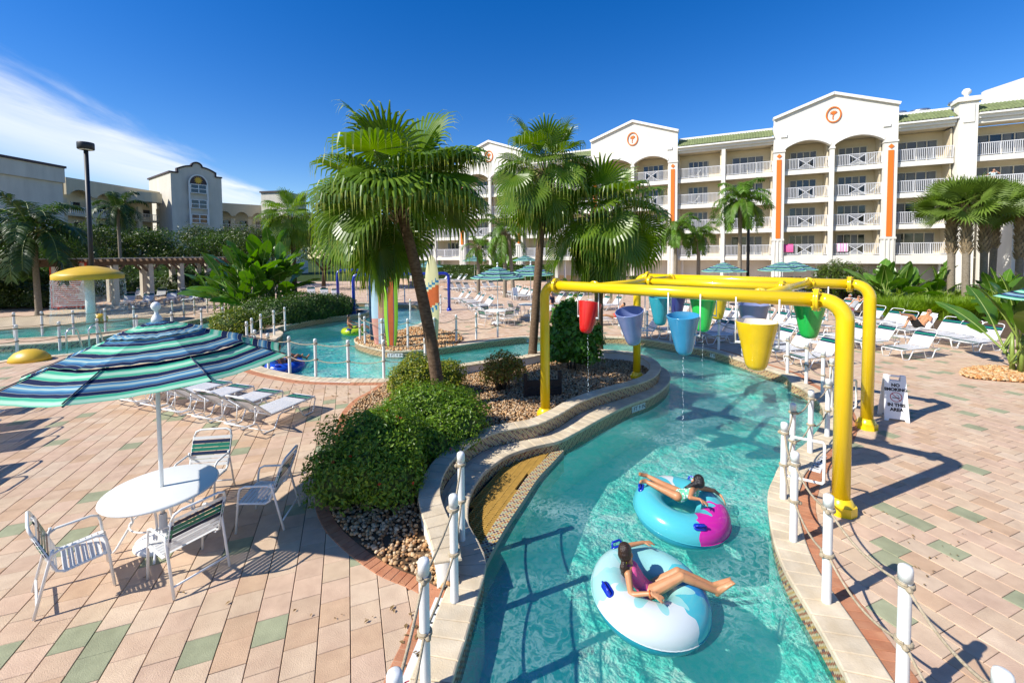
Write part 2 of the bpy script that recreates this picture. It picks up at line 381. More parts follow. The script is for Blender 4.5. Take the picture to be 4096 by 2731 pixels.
m2 = n('ShaderNodeMixShader'); l(mm('MINIMUM', lace, 0.7), m2.inputs[0]); l(m1.outputs[0], m2.inputs[1]); l(foam.outputs[0], m2.inputs[2])
milk = n('ShaderNodeBsdfDiffuse'); milk.inputs['Color'].default_value = (0.045, 0.72, 0.66, 1)      # fine bubbles held in the moving water
m3 = n('ShaderNodeMixShader'); m3.inputs[0].default_value = 0.15; l(tp.outputs[0], m3.inputs[1]); l(milk.outputs[0], m3.inputs[2]); l(m3.outputs[0], m1.inputs[1])
l(m2.outputs[0], t.nodes['Material Output'].inputs['Surface'])

# ================================================================== GROUND, POOLS, PAVING
def GL(l, z=0.03): return [tuple(G(x, y, z))[:2] for x, y in l]
RB = [(3413, 2731), (3342, 2599), (3264, 2465), (3201, 2363), (3146, 2269), (3107, 2167), (3087, 2073), (3079, 1987), (3087, 1946), (3104, 1911), (3124, 1866), (3193, 1800), (3229, 1774), (3270, 1729), (3294, 1690), (3300, 1652), (3291, 1619), (3258, 1586), (3234, 1565), (3193, 1539), (3169, 1530), (3143, 1500), (3031, 1461), (2895, 1416), (2830, 1398), (2769, 1388), (2685, 1372), (2614, 1360), (2544, 1353), (2474, 1348), (2404, 1347), (2240, 1345), (2161, 1345), (2078, 1348), (1940, 1365), (1829, 1381), (1719, 1395), (1636, 1401), (1553, 1401), (1497, 1392), (1442, 1376), (1423, 1365), (1420, 1356), (1442, 1347), (1488, 1338), (1593, 1323), (1634, 1308), (1667, 1298), (1700, 1282), (1715, 1262), (1712, 1240), (1690, 1226), (1667, 1218), (1595, 1216), (1486, 1211), (1424, 1211)]
LB = [(1404, 1217), (1440, 1232), (1480, 1244), (1455, 1252), (1404, 1260), (1302, 1270), (1200, 1290), (1110, 1310), (1130, 1331), (1094, 1365), (1050, 1400), (1030, 1435), (1043, 1464), (1078, 1476), (1150, 1492), (1206, 1502), (1257, 1508), (1384, 1512), (1500, 1513), (1600, 1510), (1700, 1496), (1857, 1468), (1934, 1457), (2072, 1427), (2161, 1404), (2240, 1397), (2330, 1395), (2409, 1397), (2465, 1402), (2521, 1412), (2590, 1435), (2638, 1463), (2666, 1480), (2678, 1503), (2668, 1533), (2638, 1561), (2591, 1588), (2521, 1613), (2440, 1650), (2365, 1690), (2304, 1724), (2229, 1761), (2139, 1780), (2033, 1814), (1973, 1851), (1928, 1889), (1882, 1957), (1864, 2032), (1868, 2100), (1898, 2152), (1928, 2213), (1935, 2265), (1920, 2318), (1890, 2416), (1845, 2567), (1792, 2731)]
rb = GL(RB); lb = GL(LB)
rb = [(rb[0][0] - 0.75, 1.3), (rb[0][0] - 0.45, 2.3)] + rb; lb = lb + [(lb[-1][0] - 0.02, 2.3), (lb[-1][0] - 0.02, 1.3)]
I_TIP = len(rb) - 13
main_pts = rb + lb
RBs = smooth_path(rb, 0.07); LBs = smooth_path(lb, 0.07)
RIVER = np.vstack([RBs, LBs])
W2p = GL([(-330, 1500), (71, 1432), (237, 1418), (400, 1400), (560, 1372), (700, 1340), (800, 1318), (884, 1302), (960, 1280), (1000, 1262), (1005, 1243), (940, 1248), (860, 1262), (760, 1283), (600, 1312), (448, 1338), (356, 1356), (290, 1364), (74, 1378), (-330, 1400)])
SIDE = smooth_path(W2p, 0.1, closed=True)
W3p = GL([(-300, 1366), (74, 1350), (290, 1338), (448, 1322), (600, 1296), (660, 1277), (500, 1270), (382, 1279), (264, 1295), (158, 1306), (71, 1311), (-300, 1345)])
KIDS_POOL = smooth_path(W3p, 0.12, closed=True)
ZW = -0.25; ZF = -1.08
# the planter in the bend of the river (gravel, shrubs, palms), the surfboard bed and two small beds
def c1b(l): return [(1250 + x / 1.328, 1550 + y / 1.328) for x, y in l]
bed_edge_px = c1b([(690, 1080), (560, 1010), (430, 960), (330, 900), (230, 825), (140, 740), (85, 640), (75, 560), (110, 470), (150, 330), (165, 250), (170, 200), (195, 130), (255, 65), (330, 22), (400, -20)]) + [(1590, 1532)]
bed_edge = smooth_path(GL(bed_edge_px, 0), 0.1)
def near_path(P_, q): return int(((P_ - np.array(q))**2).sum(1).argmin())
k0 = near_path(LBs, GL([(1600, 1510)])[0]); k1 = near_path(LBs, GL([(1925, 2290)])[0])
shore = LBs[k0:k1 + 1]
BED = np.vstack([bed_edge, shore])                                # planter outline
# surfboard bed
j0 = near_path(RBs, GL([(1829, 1381)])[0]); j1 = near_path(RBs, GL([(1634, 1308)])[0])
SBED = np.vstack([RBs[j0:j1 + 1], np.array(GL([(1690, 1312), (1760, 1322), (1835, 1338), (1850, 1352), (1845, 1366)], 0))])
# far left planter with the big leaves, behind the river's left wall
q0 = near_path(LBs, GL([(1470, 1247)])[0]); q1 = near_path(LBs, GL([(1115, 1312)])[0])
LBED = np.vstack([LBs[q0:q1 + 1], np.array(GL([(1060, 1305), (985, 1300), (900, 1283), (930, 1268), (1010, 1255), (1060, 1238), (1120, 1225), (1300, 1215), (1400, 1222), (1450, 1236)], 0))])
RBEDp = smooth_path(GL([(3840, 1498), (3870, 1476), (3950, 1468), (4096, 1475), (4260, 1490), (4300, 1540), (4200, 1546), (4096, 1532), (3980, 1524), (3880, 1514)], 0), 0.1, closed=True)
def sheet(name, outer, holes, z, mat, cut=None, kind='structure', parent=None):
    V, F_, C = fill_poly(outer, holes, z, cut); mb = MB().raw(V, F_); o = mb.build(name, mat, parent)
    if kind: o['kind'] = kind
    return o
sheet('ground', [(-400, -60), (400, -60), (400, 500), (-400, 500)], [[(-60, -6), (50, -6), (50, 60), (-60, 60)]], -0.06, 'lawn')
DECK = [(-60, -6), (50, -6), (50, 60), (-60, 60)]
mids = [RIVER, SIDE, KIDS_POOL]
V, F_, C = fill_poly(DECK, mids, 0.0, cut=[(-60, 23.0), (50, 23.0)])
near_f = [f for f, c in zip(F_, C) if c[1] < 23]; far_f = [f for f, c in zip(F_, C) if c[1] >= 23]
Vn = V.copy(); Vn[:, 2] = -0.014
deck = MB().raw(Vn, near_f).build('pool_deck', 'joint_sand', kind='structure')
MB().raw(V, far_f).build('far_pavement', 'far_paving', kind='structure')
def pool(name, outline, zw, zf, closed_holes=()):
    sheet(name + '_water', outline, closed_holes, zw, 'pool_water')
    sheet(name + '_floor', outline, closed_holes, zf, 'pool_plaster')
    mb = MB(); n = len(outline)
    vs = [(p[0], p[1], z) for z in (zf, -0.02) for p in outline]
    mb.add(vs, [(i, (i + 1) % n, n + (i + 1) % n, n + i) for i in range(n)], 0, True)
    mb.build(name + '_basin', 'pool_plaster', kind='structure')
pool('river', RIVER, ZW, ZF); pool('side_river', SIDE, ZW, ZF)
pool('kids_pool', KIDS_POOL, -0.02, -0.22)
sheet('beach_deck', GL([(-400, 1375), (74, 1356), (290, 1344), (448, 1328), (620, 1297), (700, 1272), (780, 1240), (860, 1215), (760, 1203), (500, 1216), (330, 1228), (150, 1262), (-400, 1296)], 0), [KIDS_POOL], 0.012, 'concrete_sand')
# --- mosaic tile band under every coping
def tile_band(name, path, z0, z1, off=0.004, size=0.028, closed=False, step_max=None, side=1, parent=None, pat=0):
    A = np.asarray(path); L = np.concatenate([[0], np.cumsum(np.linalg.norm(np.diff(A, axis=0), axis=1))])
    nrow = max(1, int(round((z1 - z0) / size))); sz = (z1 - z0) / nrow; ncol = int(L[-1] / sz); q = np.arange(ncol + 1) * sz
    X = np.stack([np.interp(q, L, A[:, 0]), np.interp(q, L, A[:, 1])], 1); Nn = normals2(X) * side
    g = 0.06 * sz; vs = []; fs = []; mi = []
    Tn = np.gradient(X, axis=0); Tn /= np.linalg.norm(Tn, axis=1, keepdims=True)
    P0 = X[:-1] + Nn[:-1] * off; P1 = X[1:] + Nn[1:] * off
    mb = MB()
    for r in range(nrow):
        za = z0 + r * sz + g; zb = z0 + (r + 1) * sz - g
        a = P0 + Tn[:-1] * g; b_ = P1 - Tn[1:] * g; nn = len(a)
        V = np.concatenate([np.column_stack([a, np.full(nn, za)]), np.column_stack([b_, np.full(nn, za)]), np.column_stack([b_, np.full(nn, zb)]), np.column_stack([a, np.full(nn, zb)])])
        Fq = np.stack([np.arange(nn), np.arange(nn) + nn, np.arange(nn) + 2 * nn, np.arange(nn) + 3 * nn], 1)
        b0 = len(mb.v); mb.raw(V, Fq)
        c = np.arange(nn)
        d = (c + r) % 4; e = (c - r) % 4
        mi_ = np.where((d == 0) & (e % 2 == 0), 1, np.where((d == 2) & (e % 2 == 0), 2, np.where((d % 2 == 1) & ((c // 2 + r) % 5 == 0), 4, np.where((c * 7 + r * 3) % 11 < 2, 3, 0))))
        mb.mi[-nn:] = mi_.tolist()
    return mb.build(name, ['tile_cream', 'tile_rust', 'tile_gold', 'tile_sage', 'tile_plum'], parent, kind='stuff')
def grout_band(path, z0, z1, name, parent, off=0.001, side=1):
    A = np.asarray(path); Nn = normals2(A) * side; B = A + Nn * off; n = len(B)
    mb = MB(); mb.add([(p[0], p[1], z) for z in (z0, z1) for p in B], [(i, i + 1, n + i + 1, n + i) for i in range(n - 1)], 0, True)
    return mb.build(name, 'grout', parent)
# water lies to the left of RBs when walking away from the camera on the right bank, and to the left along LBs
basin_root = bpy.data.objects['river_basin']
grout_band(RBs, -0.34, -0.02, 'grout_band', basin_root, side=1); grout_band(LBs, -0.34, -0.02, 'grout_band', basin_root, side=1)
tile_band('mosaic_band', RBs, -0.34, -0.03, side=1, parent=basin_root); tile_band('mosaic_band', LBs, -0.34, -0.03, side=1, parent=basin_root)
sb = bpy.data.objects['side_river_basin']
SD = np.vstack([SIDE, SIDE[:1]]); tile_band('mosaic_band', SD, -0.34, -0.03, side=1 if True else -1, parent=sb, size=0.045)
# --- coping stones and brick borders
def stones(root, name, path, off0, off1, z0, z1, length, gap, mats, side=-1, bev=0.008, limit=300, nose=0.0, cam_sort=True):
    """stones laid along a path between two offsets from it; the nearest ones are parts, the rest one mesh"""
    A = np.asarray(path); L = np.concatenate([[0], np.cumsum(np.linalg.norm(np.diff(A, axis=0), axis=1))]); n = max(1, int(round(L[-1] / length)))
    Nn = normals2(A) * side
    def at(q, o):
        p = np.array([np.interp(q, L, A[:, 0]), np.interp(q, L, A[:, 1])]); k = np.array([np.interp(q, L, Nn[:, 0]), np.interp(q, L, Nn[:, 1])]); k /= np.linalg.norm(k); return p + k * o
    items = []
    for i in range(n):
        qa, qb = L[-1] * i / n + gap / 2, L[-1] * (i + 1) / n - gap / 2
        a, b_, c, d = at(qa, off0), at(qb, off0), at(qb, off1), at(qa, off1)
        items.append((np.array([a, b_, c, d]), mats[RNG.integers(len(mats))], RNG.normal(0, 0.0012)))
    return items
def lay(root, name, items, z0, z1, bev=0.008, limit=300, nose=0.02):
    cen = [it[0].mean(0) for it in items]
    vis = [(np.hypot(c[0], c[1]) if c[1] > 2.2 and abs(c[0]) < 1.25 * c[1] + 0.5 else 1e3 + np.hypot(*c)) for c in cen]
    order = np.argsort(vis); rest = {}
    for rank, k in enumerate(order):
        Q, mat, dz = items[k]; c = Q.mean(0); inn = c + (Q - c) * (1 - 2 * bev / np.maximum(np.abs(Q - c).max(), 0.05))
        zt = z1 + dz
        a2 = np.cross(Q[1] - Q[0], Q[2] - Q[1])
        if a2 < 0: Q = Q[::-1]; inn = inn[::-1]
        near = rank < limit and vis[k] < 900
        cc = np.array([c[0], c[1], 0]) if near else np.zeros(3)
        vs = [(*p, z0) for p in Q] + [(*p, zt - bev) for p in Q] + [(*p, zt) for p in inn]
        vs = [tuple(np.array(v) - cc) for v in vs]
        fs = [(i, (i + 1) % 4, 4 + (i + 1) % 4, 4 + i) for i in range(4)] + [(4 + i, 4 + (i + 1) % 4, 8 + (i + 1) % 4, 8 + i) for i in range(4)] + [(8, 9, 10, 11)]
        if near:
            o = MB().add(vs, fs).build(name, mat, root); o.location = (c[0], c[1], 0)
        else:
            rest.setdefault('x', MB())
            mb = rest['x']; mb.mats = getattr(mb, 'mats', [])
            if mat not in mb.mats: mb.mats.append(mat)
            mb.add(vs, fs, mb.mats.index(mat))
    if 'x' in rest: rest['x'].build(name + '_course', rest['x'].mats, root, kind='stuff')
def strip(path, off0, off1, z, name, mat, parent=None, side=-1, kind='structure'):
    A = np.asarray(path); Nn = normals2(A) * side; n = len(A)
    P0 = A + Nn * off0; P1 = A + Nn * off1
    mb = MB(); mb.add([(*p, z) for p in P0] + [(*p, z) for p in P1], [(i, n + i, n + i + 1, i + 1) if side < 0 else (i, i + 1, n + i + 1, n + i) for i in range(n - 1)])
    o = mb.build(name, mat, parent)
    if kind and parent is None: o['kind'] = kind
    return o
CW = 0.34                                                         # coping width
cop = strip(RBs, -0.01, CW, 0.012, 'pool_coping', 'coping_joint'); strip(LBs, -0.01, CW, 0.012, 'mortar_bed', 'coping_joint', cop); strip(SD, -0.01, 0.3, 0.012, 'mortar_bed', 'coping_joint', cop)
it = stones(cop, 'coping_stone', RBs, -0.03, CW, 0, 0, 0.2, 0.006, ['coping']) + stones(cop, 'coping_stone', LBs, -0.03, CW, 0, 0, 0.2, 0.006, ['coping']) + stones(cop, 'coping_stone', SD, -0.03, 0.3, 0, 0, 0.2, 0.006, ['coping'])
lay(cop, 'coping_stone', it, -0.03, 0.034)
bord = strip(RBs[:j0 + 6], CW, CW + 0.23, -0.004, 'brick_border', 'joint_sand')
it = stones(bord, 'brick', RBs[:j0 + 4], CW + 0.006, CW + 0.225, 0, 0, 0.105, 0.005, ['brick_clay', 'brick_clay_light'])
n1 = near_path(LBs, GL([(1925, 2290)])[0]); n0 = near_path(LBs, GL([(1050, 1400)])[0]); n2 = near_path(LBs, GL([(1575, 1511)])[0])
strip(LBs[n1:], CW, CW + 0.23, -0.004, 'mortar_bed', 'joint_sand', bord); strip(LBs[n0:n2], CW, CW + 0.23, -0.004, 'mortar_bed', 'joint_sand', bord)
it += stones(bord, 'brick', LBs[n1 + 3:], CW + 0.006, CW + 0.225, 0, 0, 0.105, 0.005, ['brick_clay', 'brick_clay_light'])
it += stones(bord, 'brick', LBs[n0:n2], CW + 0.006, CW + 0.225, 0, 0, 0.105, 0.005, ['brick_clay', 'brick_clay_light'])
it += stones(bord, 'brick', bed_edge, -0.06, 0.165, 0, 0, 0.105, 0.006, ['brick_clay', 'brick_clay_light'], side=1)
it += stones(bord, 'brick', np.vstack([RBEDp, RBEDp[:1]]), 0.0, 0.2, 0, 0, 0.105, 0.006, ['brick_clay', 'brick_clay_light'], side=-1)
lay(bord, 'brick', it, -0.02, 0.008, bev=0.004)
# --- pavers, half bond, courses running away to the left
ua = np.array([-0.3617, 0.9323]); ub = np.array([0.9323, 0.3617]); LA, LBW = 0.307, 0.2945
oa = 3.15 - 0.02; ob = 6.43
cells = []
ia = np.arange(-70, 110); ib = np.arange(-140, 130)
for b_ in ib:
    sh = 0.5 * (b_ % 2)
    a_c = oa + (ia + sh + 0.5) * LA; bc = ob + (b_ + 0.5) * LBW
    cells.append(np.column_stack([a_c[:, None] * ua + bc * ub, np.full(len(ia), b_), ia]))
Cc = np.vstack(cells); xy = Cc[:, :2]
ok = (xy[:, 1] > -3.0) & (xy[:, 1] < 22.9) & (np.abs(xy[:, 0]) < 1.5 * xy[:, 1] + 14) & (xy[:, 0] > -36) & (xy[:, 0] < 36)
Cc = Cc[ok]; xy = Cc[:, :2]
BEDIN = BED
bad = np.zeros(len(xy), bool)
for poly in (RIVER, SIDE, KIDS_POOL, BEDIN, LBED): bad |= inside(xy, poly)
bad |= inside(xy, SBED) & (dist_to(xy, SBED) > 0.1)
edge_d = np.minimum(dist_to(xy, RBs[::3]), np.minimum(dist_to(xy, LBs[::3]), dist_to(xy, SIDE[::2])))
bad |= edge_d < 0.24
Cc = Cc[~bad]; xy = Cc[:, :2]
beach = np.array(GL([(-400, 1375), (74, 1356), (290, 1344), (448, 1328), (620, 1297), (700, 1272), (780, 1240), (860, 1215), (760, 1203), (500, 1216), (330, 1228), (150, 1262), (-400, 1296)], 0))
keep = ~inside(xy, beach); Cc = Cc[keep]; xy = Cc[:, :2]
names = ['paver_%d' % i for i in range(len(PAV))] + ['paver_green']
wts = np.array([.17, .17, .17, .10, .12, .13, .06, .062]); kindm = RNG.choice(8, len(xy), p=wts / wts.sum())
def paver_geo(gapb=0.0038, gapa=0.0022, bv=0.004, z0=-0.016):
    hx, hy = LA / 2 - gapa, LBW / 2 - gapb                        # along the course, across it
    q = [(-hx, -hy), (hx, -hy), (hx, hy), (-hx, hy)]; qi = [(math.copysign(abs(x) - bv, x), math.copysign(abs(y) - bv, y)) for x, y in q]
    loc = np.array([(x, y, z0) for x, y in q] + [(x, y, -bv) for x, y in q] + [(x, y, 0) for x, y in qi])
    fs = [(i, (i + 1) % 4, 4 + (i + 1) % 4, 4 + i) for i in range(4)] + [(4 + i, 4 + (i + 1) % 4, 8 + (i + 1) % 4, 8 + i) for i in range(4)] + [(8, 9, 10, 11)]
    return loc, fs
ploc, pfs = paver_geo()
Rm = np.array([[ua[0], -ub[0]], [ua[1], -ub[1]]])                   # local x along the course, y across
wl = ploc.copy(); wl[:, :2] = ploc[:, :2] @ Rm.T
pmesh = [MB().add(ploc, pfs).mesh('paver', nm) for nm in names]
d = np.hypot(xy[:, 0], xy[:, 1]); inview = (xy[:, 1] > 3.3) & (np.abs(xy[:, 0]) < 1.2 * xy[:, 1] + 0.3)
rank = np.argsort(np.where(inview, d, 1e3 + d)); nearp = rank[:300]; restp = rank[300:]
ang = math.atan2(ua[1], ua[0])
for k in nearp: put('paver', pmesh[kindm[k]], deck, (xy[k, 0], xy[k, 1], RNG.normal(0, 0.001)), ang)
nr = len(restp); V = wl[None] + np.column_stack([xy[restp], RNG.normal(0, 0.001, nr)])[:, None, :]
mb = MB(); Fq = (np.array(pfs)[None] + (np.arange(nr) * 12)[:, None, None]).reshape(-1, 4)
mb.raw(V.reshape(-1, 3), Fq); mb.mi = np.repeat(kindm[restp], len(pfs)).tolist(); mb.build('paver_field', names, deck, kind='stuff')
# --- gravel
def pebbles(name, poly, count, r0, r1, mats, z=0.0, avoid=None, bump_h=0.0, kind='stuff', parent=None, sub=None):
    P_ = np.asarray(poly); lo, hi = P_.min(0), P_.max(0); pts = []
    while sum(len(p) for p in pts) < count:
        q = RNG.uniform(lo, hi, (count * 2, 2)); q = q[inside(q, P_)]
        pts.append(q)
    q = np.vstack(pts)[:count]
    g = (1 + 5 ** .5) / 2
    iv = np.array([(-1, g, 0), (1, g, 0), (-1, -g, 0), (1, -g, 0), (0, -1, g), (0, 1, g), (0, -1, -g), (0, 1, -g), (g, 0, -1), (g, 0, 1), (-g, 0, -1), (-g, 0, 1)]) / math.hypot(1, g)
    ifc = np.array([(0, 11, 5), (0, 5, 1), (0, 1, 7), (0, 7, 10), (0, 10, 11), (1, 5, 9), (5, 11, 4), (11, 10, 2), (10, 7, 6), (7, 1, 8), (3, 9, 4), (3, 4, 2), (3, 2, 6), (3, 6, 8), (3, 8, 9), (4, 9, 5), (2, 4, 11), (6, 2, 10), (8, 6, 7), (9, 8, 1)])
    n_ = len(q); sc = RNG.uniform(r0, r1, (n_, 1, 1)) * RNG.uniform(0.65, 1.25, (n_, 1, 3)) * np.array([1, 1, 0.7])
    a = RNG.uniform(0, 2 * PI, n_); ca, sa = np.cos(a), np.sin(a)
    V = iv[None] * sc; X = V[..., 0] * ca[:, None] - V[..., 1] * sa[:, None]; Y = V[..., 0] * sa[:, None] + V[..., 1] * ca[:, None]
    zc_ = z + RNG.uniform(0, 1, n_) * bump_h
    V = np.stack([X + q[:, :1], Y + q[:, 1:2], V[..., 2] + zc_[:, None]], -1)
    mb = MB(); mb.raw(V.reshape(-1, 3), (ifc[None] + (np.arange(n_) * 12)[:, None, None]).reshape(-1, 3), 0, True)
    mb.mi = np.repeat(RNG.integers(0, len(mats), n_), 20).tolist()
    return mb.build(name, mats, parent, **({'kind': kind} if kind else {}))
pm = ['pebble_%d' % i for i in range(5)]; gm = ['gold_pebble_%d' % i for i in range(5)]
BEDI = np.vstack([bed_edge[::2], shore[::3]])
sheet('planter_soil', BEDI, [], 0.015, 'soil')
nearbed = BED
def wall_run(px_list, z): return smooth_path([tuple(G(x, y, z))[:2] for x, y in px_list], 0.07)
def c4b(l): return [(2100 + x / 2.138, 1000 + y / 2.138) for x, y in l]
ZT = 0.31
up_in = c1b([(780, 905), (770, 840), (735, 740), (690, 640), (668, 560), (680, 480), (740, 380), (850, 290), (950, 240), (1050, 215), (1180, 194)]) + c4b([(290, 1398), (450, 1302), (600, 1242), (800, 1182), (950, 1142), (1080, 1092), (1140, 1042), (1152, 1000), (1130, 955), (1060, 912), (980, 885), (900, 868), (780, 858), (660, 850), (400, 850), (100, 880), (0, 900)]) + [(1960, 1438), (1860, 1452), (1720, 1478), (1630, 1493)]
UP = wall_run(up_in, ZT)
GRAVEL = np.vstack([bed_edge, UP[::-1]]) if np.linalg.norm(bed_edge[-1] - UP[-1]) < np.linalg.norm(bed_edge[-1] - UP[0]) else np.vstack([bed_edge, UP])
pebbles('gravel', GRAVEL, 24000, 0.017, 0.034, pm, z=0.03, bump_h=0.03)
sheet('surfboard_bed', SBED[::2], [], 0.02, 'soil'); pebbles('golden_gravel', SBED, 3500, 0.03, 0.055, gm, z=0.03, bump_h=0.04)
sheet('leafy_bed', LBED[::2], [], 0.02, 'soil')
sheet('corner_bed', RBEDp, [], 0.012, 'soil'); pebbles('corner_gravel', RBEDp, 3000, 0.03, 0.055, gm, z=0.02, bump_h=0.05)
# --- raised planter wall with its own coping, and the lower tier in front of it
wl_root = thing('planter_wall', 'curving raised wall with cream capstones and mosaic face around the gravel planter', 'wall', (UP[0][0], UP[0][1], 0))
WT = 0.27
def tagpart(o, **kw):
    for k, v in kw.items(): o[k] = v
    return o
Nn = normals2(UP); PI_ = UP + Nn * 0.0; PO_ = UP + Nn * WT
side_w = 1
# which side is the planter? the inside of BED
if inside([UP[len(UP) // 2] + Nn[len(UP) // 2] * 0.3], BED)[0]: side_w = 1
else: side_w = -1
PO_ = UP + Nn * side_w * (WT - 0.02); PIn = UP + Nn * side_w * 0.02
n_ = len(UP); mb = MB()
mb.add([(*p, z) for z in (-0.02, ZT - 0.03) for p in PIn] + [(*p, z) for z in (-0.02, ZT - 0.03) for p in PO_],
       [(i, i + 1, n_ + i + 1, n_ + i) for i in range(n_ - 1)] + [(2 * n_ + i + 1, 2 * n_ + i, 3 * n_ + i, 3 * n_ + i + 1) for i in range(n_ - 1)] + [(0, n_, 3 * n_, 2 * n_), (n_ - 1, 2 * n_ - 1, 4 * n_ - 1, 3 * n_ - 1)], 0, True)
mb.build('wall_core', 'wall_plaster', wl_root, world=True)
def lay_rel(root, name, items, z0, z1, **kw):
    for q, m_, dz in items: q -= np.array(root.location[:2])
    # keep the nearness test in world space
    off = np.array(root.location[:2]); rest = MB()
    for q, m_, dz in items:
        c = q.mean(0); Q = q; inn = c + (Q - c) * 0.93
        if np.cross(Q[1] - Q[0], Q[2] - Q[1]) < 0: Q = Q[::-1]; inn = inn[::-1]
        vs = [(*(p - c), z0) for p in Q] + [(*(p - c), z1 - 0.012) for p in Q] + [(*(p - c), z1 + dz) for p in inn]
        fs = [(i, (i + 1) % 4, 4 + (i + 1) % 4, 4 + i) for i in range(4)] + [(4 + i, 4 + (i + 1) % 4, 8 + (i + 1) % 4, 8 + i) for i in range(4)] + [(8, 9, 10, 11)]
        o = MB().add(vs, fs).build(name, m_, root); o.location = (c[0], c[1], 0)
lay_rel(wl_root, 'capstone', stones(None, '', UP, -0.03, WT + 0.01, 0, 0, 0.22, 0.007, ['coping'], side=side_w), ZT - 0.035, ZT)
o = tile_band('mosaic_face', UP - np.array(wl_root.location[:2]), 0.02, ZT - 0.04, off=-0.016 if side_w > 0 else 0.004, side=-side_w, parent=wl_root)
for ob_ in (o,):
    pass
# lower tier filled between its front coping and the raised wall
low = np.array([p for p in LBs[near_path(LBs, GL([(2680, 1503)])[0]):near_path(LBs, GL([(1928, 2213)])[0])]])
up_part = UP[:near_path(UP, tuple(G(*c4b([(1152, 1000)])[0], ZT))[:2])]
tier = np.vstack([low, up_part[::1]])
sheet('lower_tier', tier, [], 0.018, 'coping')
# --- yellow grating over the intake, edged by a mosaic strip
GO = [tuple(G(x, y, -0.17))[:2] for x, y in c1b([(905, 985), (925, 930), (960, 860), (1040, 720), (1120, 600), (1200, 480), (1275, 400), (1335, 335)])]
go = smooth_path(GO, 0.06)
gi = LBs[near_path(LBs, GL(c1b([(1310, 290)]))[0]):near_path(LBs, GL(c1b([(905, 930)]))[0])]
gpoly = np.vstack([go, gi])
gr = thing('intake_grating', 'yellow slotted grating with a mosaic edge strip beside the river wall', 'grating', (go[0][0], go[0][1], -0.17))
V, F_, C = fill_poly(gpoly[::2], [], -0.215); MB().raw(V, F_).build('slot_shade_sheet', 'black_print', gr, world=True)  # flat black sheet stands in for the shade below the slots
V, F_, C = fill_poly(np.vstack([go[::2], (go + normals2(go) * 0.001)[::-2]]) if False else gpoly[::2], [], -0.30); 
# bars
cA = go[len(go) // 2]; T = go[-1] - go[0]; T /= np.linalg.norm(T); Nb = np.array([-T[1], T[0]])
bars = MB(); cross = MB()
for k in np.arange(-2.6, 2.6, 0.042):
    for j in np.arange(-0.2, 1.6, 0.115):
        c = cA + T * k + Nb * (j + 0.0575)
        ends = [c - Nb * 0.048, c + Nb * 0.048]
        if inside([c], gpoly)[0] and inside(ends, gpoly).all() and dist_to([c], go)[0] > 0.2:
            a = math.atan2(Nb[1], Nb[0]); bars.box((c[0], c[1], -0.178), (0.115, 0.017, 0.03), Matrix.Rotation(a, 3, 'Z'))
for j in np.arange(-0.2, 1.6, 0.115):
    run = [cA + T * k + Nb * j for k in np.arange(-2.6, 2.6, 0.08)]
    okr = inside(run, gpoly)
    for p_, o_ in zip(run, okr):
        if o_ and dist_to([p_], go)[0] > 0.17: cross.box((p_[0], p_[1], -0.181), (0.082, 0.022, 0.034), Matrix.Rotation(math.atan2(T[1], T[0]), 3, 'Z'))
bars.build('bar', 'grate', gr, world=True, kind='stuff'); cross.build('cross_bar', 'grate', gr, world=True, kind='stuff')
Ng = normals2(go); sgn = 1 if inside([go[len(go) // 2] + Ng[len(go) // 2] * 0.2], gpoly)[0] else -1
A_, B_ = go, go + Ng * sgn * 0.19
st = MB(); n_ = len(go); st.add([(*p, -0.165) for p in A_] + [(*p, -0.165) for p in B_] + [(*p, -0.6) for p in A_] + [(*p, -0.3) for p in B_], [(i, i + 1, n_ + i + 1, n_ + i) for i in range(n_ - 1)] + [(i + 1, i, 2 * n_ + i, 2 * n_ + i + 1) for i in range(n_ - 1)] + [(n_ + i, n_ + i + 1, 3 * n_ + i + 1, 3 * n_ + i) for i in range(n_ - 1)])
st.build('edge_strip', 'grout', gr, world=True)
tl = MB(); Lg = np.concatenate([[0], np.cumsum(np.linalg.norm(np.diff(go, axis=0), axis=1))]); sz = 0.0315
for i in range(int(Lg[-1] / sz)):
    q = (i + 0.5) * sz; p = np.array([np.interp(q, Lg, go[:, 0]), np.interp(q, Lg, go[:, 1])]); nn = np.array([np.interp(q, Lg, Ng[:, 0]), np.interp(q, Lg, Ng[:, 1])]) * sgn; nn /= np.linalg.norm(nn); tt = np.array([nn[1], -nn[0]])
    for r in range(6):
        c = p + nn * (r + 0.5) * sz; h = sz * 0.44
        tl.add([(*(c + tt * a * h + nn * b_ * h), -0.161) for a, b_ in ((-1, -1), (1, -1), (1, 1), (-1, 1))], [(0, 1, 2, 3) if np.cross(tt, nn) > 0 else (3, 2, 1, 0)], (0 if (i + r) % 2 else [1, 2, 4, 3][(i // 2 + r) % 4]))
tl.build('mosaic_strip', ['tile_cream', 'tile_rust', 'tile_gold', 'tile_sage', 'tile_plum'], gr, world=True, kind='stuff')
